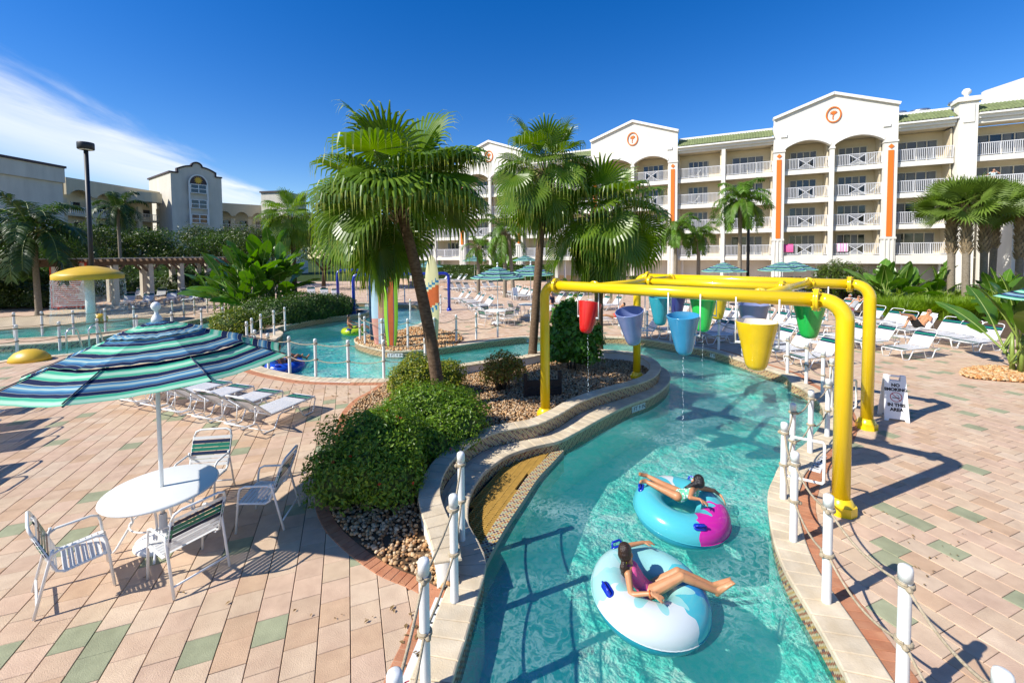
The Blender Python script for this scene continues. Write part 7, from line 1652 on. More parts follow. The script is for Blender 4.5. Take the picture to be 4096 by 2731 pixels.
wall_marker('depth marker on the far bank below the blue and yellow buckets', RBs, (2862, 1416), -0.15, 0.62, 0.15, 1)
wall_marker('depth marker on the far bank left of the second palm trunk', RBs, (2115, 1352), -0.15, 0.62, 0.15, 1)
wall_marker('farthest depth marker behind the surfboards', RBs, (1468, 1217), -0.15, 0.8, 0.2, 1)
def deck_marker(label, px_, ang, rows, w, h, sym=False):
    q = G(*px_, 0.01); t = thing('depth_plate', label, 'depth marker', (q.x, q.y, 0.012), ang, 'flat depth markers set in the brick border')
    MB().box((0, 0, 0), (w, h, 0.012), bev=0.002).build('tile', 'marker_white', t)
    for i, (tx, sz, xo, yo) in enumerate(rows): put('lettering', text_mesh(tx, sz, 'black_print', 0.0025), t, (xo, yo, 0.0075))
    if sym:
        n = 32; r1, r2 = h * 0.42, h * 0.36; mb = MB()
        for i in range(n): a, b2 = 2 * PI * i / n, 2 * PI * (i + 1) / n; mb.add([(sym + math.cos(x) * r_, math.sin(x) * r_, 0.0078) for x, r_ in ((a, r1), (b2, r1), (b2, r2), (a, r2))], [(0, 1, 2, 3)] if False else [(3, 2, 1, 0)][0:1])
        mb.build('no_diving_ring', 'red_print', t); MB().box((sym, 0, 0.0072), (h * 0.8, 0.012, 0.0012), Matrix.Rotation(0.8, 3, 'Z')).build('no_diving_bar', 'red_print', t); MB().box((sym + 0.01, 0.01, 0.0068), (h * 0.45, 0.03, 0.0012), Matrix.Rotation(-0.6, 3, 'Z')).build('diver', 'black_print', t)
def border_angle(path, px_):
    k = near_path(path, tuple(G(*px_))[:2]); d = path[min(k + 4, len(path) - 1)] - path[max(k - 4, 0)]; return math.atan2(d[1], d[0])
deck_marker('flat depth marker with a no diving symbol at the bottom near the left river bank', (1704, 2580), border_angle(LBs, (1870, 2480)) , [('2 FT 9 IN', 0.155, -0.17, 0)], 1.10, 0.19, sym=0.42)
deck_marker('flat depth marker in the right brick border by the white rail frame', (3268, 1850), border_angle(RBs, (3120, 1880)) + PI, [('2 FT 9 IN', 0.15, 0, 0)], 0.78, 0.19)
deck_marker('flat metric depth marker at the middle pool edge, left one', (1190, 1512), border_angle(LBs, (1200, 1500)), [('0.84 M', 0.17, 0, 0)], 0.62, 0.19)
deck_marker('flat depth marker at the middle pool edge, right one', (1325, 1524), border_angle(LBs, (1320, 1510)), [('2 FT 9 IN  NO DIVING', 0.13, 0, 0)], 1.25, 0.19)
# planter light, timber edging by the palm, towel, fallen leaves
q = G(2110, 1590, 0.02); t = thing('timber_edging', 'low weathered timber retaining boards around the second palm base', 'edging', (q.x, q.y, 0.02), 0.1)
M('old_timber', (0.05, 0.037, 0.03), rough=1, var=0.4, scale=12, bump=0.5)
for x, y, w, d, h in ((-0.05, 0.0, 0.09, 0.09, 0.62), (0.85, 0.05, 0.09, 0.09, 0.65)): MB().box((x, y, h / 2), (w, d, h)).build('post', 'old_timber', t)
for z in (0.13, 0.34): MB().box((0.4, 0.03, z), (0.82, 0.05, 0.19)).build('board', 'old_timber', t)
lf = MB(); rg = np.random.default_rng(9)
def scatter(n, pts, s0=0.018, s1=0.045):
    for _ in range(n):
        a, b2 = pts[rg.integers(len(pts) - 1)], None; i = rg.integers(len(pts) - 1); f = rg.random(); p = G(*(np.array(pts[i]) * (1 - f) + np.array(pts[i + 1]) * f + rg.normal(0, 26, 2)), 0.016)
        s = rg.uniform(s0, s1); a = rg.uniform(0, 6.28); u = Vector((math.cos(a), math.sin(a), 0.15)) * s; v = Vector((-math.sin(a), math.cos(a), 0.25)) * s * 0.5; lf.add([p - u, p + v, p + u, p - v + Vector((0, 0, .012))], [(0, 1, 2), (0, 2, 3)])
scatter(90, [(1100, 1540), (1250, 1560), (1400, 1570), (1480, 1640)]); scatter(24, [(1250, 1720), (1350, 1830), (1290, 1900)]); scatter(14, [(1580, 2420), (1660, 2560), (1650, 2650)]); scatter(12, [(400, 2300), (1000, 2400), (1500, 2500)], 0.012, 0.03)
scatter(30, [(3500, 2000), (3700, 2300), (3900, 2100)], 0.01, 0.025)
lf.build('fallen_leaves', 'dead_leaf', None, kind='stuff')

# ================================================================== PEOPLE
M('skin', (0.56, 0.27, 0.125), rough=0.42, spec=0.45, col2=(0.49, 0.21, 0.095), scale=7, detail=6, bump=0.06, bscale=160); M('skin_pale', (0.56, 0.30, 0.20), rough=0.45, spec=0.4, col2=(0.50, 0.24, 0.15), scale=9); M('skin_tan', (0.38, 0.165, 0.085), rough=0.42, spec=0.45, col2=(0.44, 0.20, 0.11), scale=9)
M('hair_brown', (0.022, 0.010, 0.006), rough=0.32, spec=0.5, col2=(0.045, 0.021, 0.011), scale=30, stretch=(1, 1, 0.15), bump=0.5); M('hair_black', (0.010, 0.008, 0.008), rough=0.3, spec=0.5, bump=0.5, scale=30); M('hair_grey', (0.22, 0.17, 0.12), rough=0.6)
M('cloth_navy', (0.02, 0.025, 0.06), rough=0.9); M('cloth_white', (0.75, 0.74, 0.72), rough=0.9); M('cloth_red', (0.72, 0.018, 0.012), rough=0.7); M('cloth_black', (0.012, 0.010, 0.010), rough=0.8); M('cloth_grey', (0.35, 0.36, 0.36), rough=0.9, var=0.2); M('cloth_shirt', (0.60, 0.68, 0.68), rough=0.9, col2=(0.35, 0.5, 0.55), scale=25)
M('swim_pink', (0.85, 0.045, 0.27), rough=0.6, col2=(0.72, 0.16, 0.30), scale=34, detail=1, stretch=(1, 1, 2.6)); M('flame_orange', (0.75, 0.2, 0.01), rough=0.8); M('eye_white', (0.8, 0.8, 0.78), rough=0.2); M('lip', (0.42, 0.12, 0.10), rough=0.4); M('band_orange', (0.8, 0.13, 0.02), rough=0.4); M('band_yellow', (0.75, 0.65, 0.03), rough=0.5); M('pink_trim', (0.75, 0.14, 0.36), rough=0.7)
m, t, b = new_mat('swim_dots'); n = t.nodes.new; l = t.links.new; tcn = n('ShaderNodeTexCoord'); vo = n('ShaderNodeTexVoronoi'); vo.inputs['Scale'].default_value = 24; vo.inputs['Randomness'].default_value = 0.35; l(tcn.outputs['Object'], vo.inputs['Vector'])
mr = n('ShaderNodeMath'); mr.operation = 'LESS_THAN'; mr.inputs[1].default_value = 0.36; l(vo.outputs['Distance'], mr.inputs[0]); mx = n('ShaderNodeMix'); mx.data_type = 'RGBA'; mx.inputs[6].default_value = (0.12, 0.52, 0.30, 1); mx.inputs[7].default_value = (0.8, 0.82, 0.78, 1); l(mr.outputs[0], mx.inputs[0]); l(mx.outputs[2], b.inputs['Base Color']); b.inputs['Roughness'].default_value = 0.7
def capsule(mb, a, ra, b_, rb, n=10):
    a, b_ = Vector(a), Vector(b_); d = b_ - a
    if d.length < 1e-4: d = Vector((0, 0, 1e-3))
    u = d.normalized(); pts = []; rs = []
    for t_ in (-85, -60, -35, -12): pts.append(a + u * ra * math.sin(rad(t_))); rs.append(ra * math.cos(rad(t_)))
    pts.append(a.lerp(b_, 0.5)); rs.append((ra + rb) / 2)
    for t_ in (12, 35, 60, 85): pts.append(b_ + u * rb * math.sin(rad(t_))); rs.append(rb * math.cos(rad(t_)))
    mb.tube(pts, rs, n)
def ball(mb, c, r, R=None):
    r = r if isinstance(r, (tuple, list)) else (r, r, r); D = Matrix.Diagonal(Vector(r)).to_3x3(); D = (R @ D) if R is not None else D
    mb.lathe([(math.cos(a), math.sin(a)) for a in np.linspace(-PI / 2 + 0.01, PI / 2 - 0.01, 9)], c, 12, R=D)
def skinned(mb, name, mats, vox, parent, smooth=4, world=True):
    o = mb.build('tmp', mats, None); md = o.modifiers.new('r', 'REMESH'); md.mode = 'VOXEL'; md.voxel_size = vox; sm_ = o.modifiers.new('s', 'SMOOTH'); sm_.iterations = smooth; sm_.factor = 0.5
    dg = bpy.context.evaluated_depsgraph_get(); dg.update(); me = bpy.data.meshes.new_from_object(o.evaluated_get(dg)); bpy.data.objects.remove(o); me.name = name
    me.polygons.foreach_set('use_smooth', [True] * len(me.polygons)); me.materials.clear()
    for m_ in (mats if isinstance(mats, list) else [mats]): me.materials.append(MATS[m_])
    off = Vector(parent.location); me.transform(Matrix.Translation(-off)); q = bpy.data.objects.new(name, me); COL.objects.link(q); q.parent = parent; return q
def hand(mb, w, d, nrm, s, side=1):
    """palm and five bent fingers; d towards the fingertips, nrm out of the back of the hand"""
    d = Vector(d).normalized(); nrm = Vector(nrm); nrm = (nrm - d * d.dot(nrm)).normalized(); ax = d.cross(nrm) * side; w = Vector(w)
    for q in (-0.6, 0, 0.6): capsule(mb, w + ax * q * 0.022 * s, 0.015 * s, w + d * 0.075 * s + ax * q * 0.036 * s, 0.0135 * s, 8)
    for i, (q, L) in enumerate(((-1.05, 0.062), (-0.36, 0.075), (0.34, 0.080), (1.0, 0.068))):
        p = w + d * 0.078 * s + ax * q * 0.031 * s; dd = (d + ax * q * 0.14 - nrm * 0.10).normalized(); d2 = (d + ax * q * 0.12 - nrm * 0.5).normalized(); m_ = p + dd * L * 0.5 * s
        capsule(mb, p, 0.0098 * s, m_, 0.0088 * s, 7); capsule(mb, m_, 0.0088 * s, m_ + d2 * L * 0.52 * s, 0.0072 * s, 7)
    p = w + d * 0.02 * s + ax * 0.024 * s; dt = (d * 0.7 + ax * 0.8 - nrm * 0.15).normalized(); m_ = p + dt * 0.045 * s; capsule(mb, p, 0.013 * s, m_, 0.0105 * s, 7); capsule(mb, m_, 0.0105 * s, m_ + (dt + d * 0.6).normalized() * 0.032 * s, 0.008 * s, 7)
def person(label, J, s=1.0, skin_='skin', vox=0.011, hair='hair_brown', suit=None, suit_kind='onepiece', group=None, hair_style='short', shades=False, fine=False, base=None):
    """J: world joints. pelvis, chest, neck, head, face(dir), and L/R shoulder, elbow, wrist, hand(dir), hip, knee, ankle, toe"""
    J = {k: Vector(v) for k, v in J.items()}; root = thing('person', label, 'person', base if base is not None else tuple(J['pelvis'] - Vector((0, 0, 0.1))), 0, group)
    b_ = MB(); ax = (J['Lsh'] - J['Rsh']).normalized(); hx = (J['Lhip'] - J['Rhip']).normalized(); up = (J['neck'] - J['pelvis']).normalized(); fw_ = ax.cross(up).normalized()
    waist = J['pelvis'].lerp(J['chest'], 0.52); tor = []
    for k in (-1, 1):
        tor += [(J['pelvis'] + hx * k * 0.062 * s, 0.090 * s, waist + ax * k * 0.045 * s, 0.074 * s), (waist + ax * k * 0.045 * s, 0.074 * s, J['chest'] + ax * k * 0.065 * s, 0.092 * s), (J['chest'] + ax * k * 0.065 * s, 0.092 * s, J['neck'] - up * 0.07 * s + ax * k * 0.07 * s, 0.062 * s)]
    for a, ra, c, rc in tor: capsule(b_, a, ra, c, rc, 12)
    nb_ = J['neck'] - up * 0.035 * s
    hd = J['head']; fd_ = J['face'].normalized(); hup = (hd - J['neck']).normalized(); fd_ = (fd_ - hup * fd_.dot(hup)).normalized(); rt = fd_.cross(hup)
    capsule(b_, nb_, 0.050 * s, hd - hup * 0.03 * s, 0.047 * s)
    Rh = Matrix((rt, fd_, hup)).transposed(); hs = s * (1.0 if s > 0.95 else 1.08)
    ball(b_, hd + hup * 0.02 * hs - fd_ * 0.012 * hs, (0.074 * hs, 0.092 * hs, 0.098 * hs), Rh); capsule(b_, hd - hup * 0.03 * hs + fd_ * 0.02 * hs, 0.062 * hs, hd - hup * 0.078 * hs + fd_ * 0.040 * hs, 0.034 * hs)
    capsule(b_, hd + fd_ * 0.078 * hs + hup * 0.012 * hs, 0.010 * hs, hd + fd_ * 0.098 * hs - hup * 0.022 * hs, 0.0145 * hs, 8)
    for k in (-1, 1): ball(b_, hd + rt * k * 0.075 * hs - hup * 0.008 * hs - fd_ * 0.012 * hs, (0.012 * hs, 0.02 * hs, 0.03 * hs), Rh); capsule(b_, hd + rt * k * 0.018 * hs + fd_ * 0.080 * hs - hup * 0.052 * hs, 0.008 * hs, hd + fd_ * 0.086 * hs - hup * 0.052 * hs, 0.009 * hs, 7)
    for q in 'LR':
        k = 1 if q == 'L' else -1
        capsule(b_, nb_ + ax * k * 0.03 * s, 0.045 * s, J[q + 'sh'], 0.046 * s); capsule(b_, J[q + 'sh'], 0.047 * s, J[q + 'el'], 0.035 * s); capsule(b_, J[q + 'el'], 0.035 * s, J[q + 'wr'], 0.024 * s)
        hdv = J.get(q + 'hand', J[q + 'wr'] - J[q + 'el']); nn = J.get(q + 'hn', Vector((0, 0, 1))); hand(b_, J[q + 'wr'], hdv, nn, s * 1.02, k)
        capsule(b_, J['pelvis'] + hx * k * 0.06 * s, 0.085 * s, J[q + 'hip'], 0.082 * s); capsule(b_, J[q + 'hip'], 0.082 * s, J[q + 'kn'], 0.053 * s); mid = J[q + 'kn'].lerp(J[q + 'an'], 0.3)
        capsule(b_, J[q + 'kn'], 0.052 * s, mid, 0.052 * s); capsule(b_, mid, 0.052 * s, J[q + 'an'], 0.034 * s)
        fdv = (J[q + 'toe'] - J[q + 'an']); sh = (J[q + 'an'] - J[q + 'kn']).normalized(); heel = J[q + 'an'] + sh * 0.035 * s - fdv.normalized() * 0.03 * s; toe = J[q + 'toe']; sd = fdv.cross(sh).normalized()
        capsule(b_, J[q + 'an'], 0.034 * s, heel, 0.033 * s); capsule(b_, heel, 0.031 * s, toe, 0.022 * s); capsule(b_, J[q + 'an'], 0.033 * s, toe + sd * 0.016 * s, 0.018 * s); capsule(b_, heel, 0.028 * s, toe - sd * 0.02 * s, 0.018 * s)
        if fine:
            for i_ in range(5): o_ = toe + sd * (0.030 - 0.014 * i_) * s * (1 if q == 'L' else -1); capsule(b_, o_, 0.0105 * s, o_ + fdv.normalized() * (0.034 - 0.004 * i_) * s, 0.009 * s, 7)
    skinned(b_, 'body', skin_, vox, root)
    if suit:
        sm_ = MB(); e = 0.008 * s
        if suit_kind in ('onepiece', 'top'):
            lo = 0 if suit_kind == 'onepiece' else 1
            for i, (a, ra, c, rc) in enumerate(tor):
                j = i % 3
                if j < lo: continue
                if j == 2: c = a.lerp(c, 0.55); rc = ra * 0.86
                capsule(sm_, a, ra + e, c, rc + e, 12)
            for k in (-1, 1): capsule(sm_, J['chest'] + ax * k * 0.06 * s + fw_ * 0.07 * s, 0.026 * s, J['neck'] - up * 0.02 * s + ax * k * 0.075 * s + fw_ * 0.02 * s, 0.014 * s, 8); capsule(sm_, J['neck'] - up * 0.02 * s + ax * k * 0.075 * s, 0.026 * s, J['chest'] + ax * k * 0.05 * s - fw_ * 0.075 * s, 0.022 * s, 8)
            if suit_kind == 'onepiece':
                for q, k in (('L', 1), ('R', -1)): capsule(sm_, J['pelvis'] + hx * k * 0.06 * s, 0.094 * s, J[q + 'hip'].lerp(J['pelvis'], 0.45), 0.088 * s)
            if suit_kind == 'top':
                for q, k in (('L', 1), ('R', -1)): capsule(sm_, J[q + 'sh'], 0.056 * s, J[q + 'sh'].lerp(J[q + 'el'], 0.35), 0.054 * s)
        if suit_kind in ('shorts', 'long_shorts'):
            for q, k in (('L', 1), ('R', -1)):
                capsule(sm_, J['pelvis'] + hx * k * 0.06 * s, 0.098 * s, J[q + 'hip'], 0.094 * s); capsule(sm_, J[q + 'hip'], 0.096 * s, J[q + 'hip'].lerp(J[q + 'kn'], 0.62), 0.078 * s); 
            capsule(sm_, J['pelvis'], 0.1 * s, J['pelvis'].lerp(waist, 0.35), 0.098 * s)
        skinned(sm_, 'swimsuit' if suit_kind == 'onepiece' else ('shorts' if 'short' in suit_kind else 'shirt'), suit, vox, root, 3)
    if hair:
        hm = MB(); c = hd + hup * 0.026 * hs - fd_ * 0.02 * hs; ball(hm, c + hup * 0.012 * hs, (0.080 * hs, 0.090 * hs, 0.094 * hs), Rh); ball(hm, c - fd_ * 0.025 * hs - hup * 0.02 * hs, (0.079 * hs, 0.078 * hs, 0.085 * hs), Rh)
        if hair_style == 'ponytail':
            p0 = hd - fd_ * 0.095 * hs - hup * 0.035 * hs; p1 = p0 - fd_ * 0.035 * hs - hup * 0.05 * hs; p2 = p1 - hup * 0.07 * hs + fd_ * 0.01 * hs; p3 = p2 - hup * 0.06 * hs + fd_ * 0.01
            for a, ra, d_, rd in ((hd - fd_ * 0.07 * hs, 0.055 * hs, p0, 0.026 * hs), (p0, 0.024 * hs, p1, 0.042 * hs), (p1, 0.042 * hs, p2, 0.046 * hs), (p2, 0.044 * hs, p3, 0.018 * hs)): capsule(hm, a, ra, d_, rd)
            for i in range(9): a = i * 0.7; ball(hm, p1.lerp(p3, i / 9) + rt * math.cos(a * 2.3) * 0.032 + fd_ * math.sin(a * 2.3) * 0.03, 0.018)
            MB().tube([p0 + (rt * math.cos(a) + hup * math.sin(a)) * 0.031 * hs for a in np.linspace(0, 2 * PI, 13)[:-1]], 0.010 * hs, 6, closed=True).build('hair_tie', 'band_yellow', root, world=True)
        if hair_style == 'long':
            rg = random.Random(5)
            for i in range(26):
                a = PI * (0.08 + 0.84 * i / 25) ; o_ = hd + (rt * math.cos(a) - fd_ * math.sin(a)) * 0.072 * hs + hup * 0.01; e_ = o_ - up * rg.uniform(0.13, 0.24) * s + (rt * math.cos(a) - fd_ * math.sin(a)) * rg.uniform(0.0, 0.035)
                capsule(hm, o_, 0.026 * hs, o_.lerp(e_, 0.5) + rt * rg.uniform(-.012, .012), 0.02 * hs, 7); capsule(hm, o_.lerp(e_, 0.5), 0.02 * hs, e_, 0.008 * hs, 7)
        skinned(hm, 'hair', hair, max(vox, 0.008), root, 2)
    ey = MB()
    for k in (-1, 1): ball(ey, hd + rt * k * 0.030 * hs + fd_ * 0.074 * hs + hup * 0.012 * hs, 0.0115 * hs)
    ey.build('eyes', 'eye_white', root, world=True, kind='stuff')
    if shades:
        sh_ = MB()
        for k in (-1, 1): ball(sh_, hd + rt * k * 0.032 * hs + fd_ * 0.088 * hs + hup * 0.014 * hs, (0.030 * hs, 0.010 * hs, 0.022 * hs), Rh); sh_.tube([hd + rt * k * 0.055 * hs + fd_ * 0.085 * hs + hup * 0.018 * hs, hd + rt * k * 0.082 * hs - fd_ * 0.01 * hs + hup * 0.018 * hs], 0.004, 5)
        sh_.tube([hd + rt * 0.03 * hs + fd_ * 0.092 * hs + hup * 0.016 * hs, hd - rt * 0.03 * hs + fd_ * 0.092 * hs + hup * 0.016 * hs], 0.005, 5); sh_.build('sunglasses', 'cloth_black', root, world=True)
    return root
# --- river tubes
def tube_mat(name, base, under, secs, splash=0.5, rotate=0.0):
    """vinyl tube print: sectors round the ring with splashed edges, plain underside"""
    m, t, b = new_mat(name); n = t.nodes.new; l = t.links.new; tcn = n('ShaderNodeTexCoord'); sp_ = n('ShaderNodeSeparateXYZ'); l(tcn.outputs['Object'], sp_.inputs[0])
    def q(op, a, c=None):
        k = n('ShaderNodeMath'); k.operation = op
        for i, v in enumerate((a, c)):
            if v is None: continue
            if isinstance(v, (int, float)): k.inputs[i].default_value = v
            else: l(v, k.inputs[i])
        return k.outputs[0]
    an_ = q('ARCTAN2', sp_.outputs['Y'], sp_.outputs['X']); rr = q('SQRT', q('ADD', q('MULTIPLY', sp_.outputs['X'], sp_.outputs['X']), q('MULTIPLY', sp_.outputs['Y'], sp_.outputs['Y'])))
    nz_ = n('ShaderNodeTexNoise'); nz_.inputs['Scale'].default_value = 5.5; nz_.inputs['Detail'].default_value = 1.0; l(tcn.outputs['Object'], nz_.inputs['Vector'])
    finger = q('MULTIPLY', q('SINE', q('MULTIPLY', rr, 30.0)), 0.05)
    av = q('ADD', an_, q('ADD', finger, q('MULTIPLY', q('SUBTRACT', nz_.outputs['Fac'], 0.5), splash * 2.2)))
    f_ = q('FRACT', q('ADD', q('DIVIDE', av, 2 * PI), 0.5 + rotate))
    cr = n('ShaderNodeValToRGB'); cr.color_ramp.interpolation = 'CONSTANT'; e = cr.color_ramp.elements
    while len(e) < len(secs): e.new(0.5)
    for el, (p, c) in zip(e, secs): el.position = p; el.color = (*c, 1)
    l(f_, cr.inputs[0])
    # drips reach outwards from the inner rim
    dr = q('GREATER_THAN', q('ADD', q('MULTIPLY', q('SINE', q('MULTIPLY', an_, 11.0)), 0.10), q('MULTIPLY', nz_.outputs['Fac'], 0.22)), q('SUBTRACT', rr, 0.26))
    mx = n('ShaderNodeMix'); mx.data_type = 'RGBA'; l(dr, mx.inputs[0]); l(cr.outputs[0], mx.inputs[6]); mx.inputs[7].default_value = (*base, 1)
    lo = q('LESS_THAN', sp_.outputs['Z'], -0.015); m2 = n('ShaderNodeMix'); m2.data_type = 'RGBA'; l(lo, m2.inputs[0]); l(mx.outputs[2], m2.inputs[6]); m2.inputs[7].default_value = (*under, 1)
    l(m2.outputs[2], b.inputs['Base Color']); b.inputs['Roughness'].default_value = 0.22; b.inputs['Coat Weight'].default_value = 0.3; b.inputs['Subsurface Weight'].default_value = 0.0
    tr = n('ShaderNodeBsdfTranslucent'); l(m2.outputs[2], tr.inputs['Color']); ms = n('ShaderNodeMixShader'); ms.inputs[0].default_value = 0.25; l(b.outputs[0], ms.inputs[1]); l(tr.outputs[0], ms.inputs[2]); l(ms.outputs[0], t.nodes['Material Output'].inputs['Surface'])
AQ = (0.10, 0.58, 0.66); WH = (0.78, 0.83, 0.83); BL = (0.03, 0.28, 0.62); PK = (0.78, 0.025, 0.42)
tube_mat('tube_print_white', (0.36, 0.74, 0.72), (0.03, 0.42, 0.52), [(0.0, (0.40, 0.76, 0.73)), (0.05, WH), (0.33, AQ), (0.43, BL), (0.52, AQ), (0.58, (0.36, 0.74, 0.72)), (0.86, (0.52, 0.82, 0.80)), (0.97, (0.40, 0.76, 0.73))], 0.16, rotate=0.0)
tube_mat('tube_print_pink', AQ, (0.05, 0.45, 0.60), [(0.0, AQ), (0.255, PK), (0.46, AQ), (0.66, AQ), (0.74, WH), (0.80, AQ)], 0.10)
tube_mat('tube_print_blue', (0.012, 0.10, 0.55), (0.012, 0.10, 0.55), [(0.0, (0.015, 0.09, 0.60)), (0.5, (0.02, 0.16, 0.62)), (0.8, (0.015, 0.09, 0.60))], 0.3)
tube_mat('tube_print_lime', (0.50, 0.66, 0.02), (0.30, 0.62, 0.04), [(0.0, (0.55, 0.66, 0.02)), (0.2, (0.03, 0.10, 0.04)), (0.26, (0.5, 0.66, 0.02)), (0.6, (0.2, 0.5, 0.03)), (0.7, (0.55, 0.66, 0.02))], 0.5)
M('handle_blue', (0.006, 0.03, 0.42), rough=0.3, coat=0.2)
def river_tube(label, c, Rm_, rm, mat, rot, handles=(0.6, 2.5, 4.4)):
    t = thing('swim_ring', label, 'swim ring', c, 0, 'inflatable rings on the river'); t.rotation_euler = rot
    n1, n2 = 72, 28; V = []; 
    for i in range(n1):
        a = 2 * PI * i / n1
        for j in range(n2):
            b_ = 2 * PI * j / n2; w = 0.006 * math.sin(a * 36) * max(0, math.cos(b_)) ** 6; r = Rm_ + (rm + w) * math.cos(b_); V.append((r * math.cos(a), r * math.sin(a), rm * 0.94 * math.sin(b_)))
    F_ = [(i * n2 + j, ((i + 1) % n1) * n2 + j, ((i + 1) % n1) * n2 + (j + 1) % n2, i * n2 + (j + 1) % n2) for i in range(n1) for j in range(n2)]
    MB().add(V, F_, 0, True).build('ring', mat, t)
    MB().tube([((Rm_ + rm + 0.002) * math.cos(a), (Rm_ + rm + 0.002) * math.sin(a), -0.015 + 0.003 * math.sin(a * 60)) for a in np.linspace(0, 2 * PI, 145)[:-1]], 0.005, 5, closed=True).build('seam', mat, t)
    for a in handles:
        el = 0.95; cdir = Vector((math.cos(a), math.sin(a), 0)); tg_ = Vector((-math.sin(a), math.cos(a), 0)); p = cdir * (Rm_ + rm * math.cos(el)) + Vector((0, 0, rm * 0.94 * math.sin(el))); nr = (cdir * math.cos(el) + Vector((0, 0, math.sin(el)))).normalized(); bn = tg_.cross(nr)
        mb = MB(); n = 20; vs = []
        for hgt in (0.0, 0.010):
            for i in range(n): q = 2 * PI * i / n; cx = 0.085 * (1 if math.cos(q) > 0 else -1) ; vs.append(p + tg_ * (cx * 0.55 + math.cos(q) * 0.045) + bn * math.sin(q) * 0.045 + nr * hgt)
        mb.add(vs, [tuple(range(n, 2 * n))] + [(i, (i + 1) % n, n + (i + 1) % n, n + i) for i in range(n)], 0, True)
        mb.tube([p - tg_ * 0.07, p - tg_ * 0.068 + nr * 0.045, p - tg_ * 0.05 + nr * 0.058, p + tg_ * 0.05 + nr * 0.058, p + tg_ * 0.068 + nr * 0.045, p + tg_ * 0.07], 0.013, 8); mb.build('handle', 'handle_blue', t)
    return t
c1 = G(2597, 2368, -0.10); c1.z = -0.12
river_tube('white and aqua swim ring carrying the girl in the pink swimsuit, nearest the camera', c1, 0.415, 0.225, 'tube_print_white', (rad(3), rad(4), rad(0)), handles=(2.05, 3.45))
Y1 = c1.y
def A(x, y, dY): return at_depth(x, y, Y1 + dY)
J = dict(pelvis=A(2588, 2362, 0.0), chest=A(2528, 2288, 0.0), neck=A(2512, 2252, 0.0), head=A(2504, 2208, 0.0), face=(0.55, 0.75, -0.05),
    Rsh=A(2512, 2296, -0.14), Rel=A(2524, 2378, -0.25), Rwr=A(2606, 2372, -0.33), Rhand=(0.85, -0.5, -0.15), Rhn=(0, -0.25, 1),
    Lsh=A(2520, 2250, 0.14), Lel=A(2506, 2182, 0.33), Lwr=A(2574, 2168, 0.40), Lhand=(1, 0.1, -0.08), Lhn=(0, 0.1, 1),
    Rhip=A(2606, 2366, -0.085), Lhip=A(2608, 2346, 0.075), Rkn=A(2726, 2304, -0.085), Lkn=A(2710, 2284, 0.07), Ran=A(2866, 2364, -0.10), Lan=A(2850, 2340, 0.03), Rtoe=A(2926, 2330, -0.11), Ltoe=A(2916, 2318, 0.03))
g1 = person('girl in a pink patterned swimsuit lying back on the white swim ring, dark ponytail', J, 0.88, 'skin', 0.0075, 'hair_brown', 'swim_pink', 'onepiece', hair_style='ponytail', fine=True)
w = J['Rwr'].lerp(J['Rel'], 0.06); dv = (J['Rwr'] - J['Rel']).normalized(); x_, y_ = frame(dv); MB().tube([w + (x_ * math.cos(a) + y_ * math.sin(a)) * 0.0265 for a in np.linspace(0, 2 * PI, 17)[:-1]], 0.0075, 6, closed=True).build('wristband', 'band_orange', g1, world=True)
c2 = G(2722, 2034, -0.10); c2.z = -0.12
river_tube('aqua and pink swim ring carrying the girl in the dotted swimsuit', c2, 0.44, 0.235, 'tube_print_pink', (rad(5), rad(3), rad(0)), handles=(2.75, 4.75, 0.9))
Y1 = c2.y
J = dict(pelvis=A(2722, 1982, 0.0), chest=A(2768, 1966, -0.02), neck=A(2786, 1950, -0.02), head=A(2789, 1928, 0.0), face=(-0.45, 0.85, 0.1),
    Lsh=A(2768, 1962, -0.14), Lel=A(2760, 1990, -0.27), Lwr=A(2800, 1996, -0.30), Lhand=(0.6, -0.4, -0.3), Rsh=A(2806, 1950, 0.12), Rel=A(2858, 1962, 0.16), Rwr=A(2886, 1984, 0.05), Rhand=(0.25, -0.6, -0.6), Rhn=(0.7, 0, 0.7), Lhn=(0, 0, 1),
    Lhip=A(2708, 1984, -0.07), Rhip=A(2714, 1968, 0.08), Lkn=A(2644, 1954, 0.06), Rkn=A(2648, 1934, 0.18), Lan=A(2585, 1925, 0.20), Ran=A(2588, 1902, 0.30), Ltoe=A(2564, 1926, 0.16), Rtoe=A(2560, 1896, 0.26))
g2 = person('girl in a green dotted swimsuit on the aqua and pink ring, long wet dark hair', J, 0.84, 'skin', 0.0085, 'hair_black', 'swim_dots', 'onepiece', hair_style='long', fine=True)
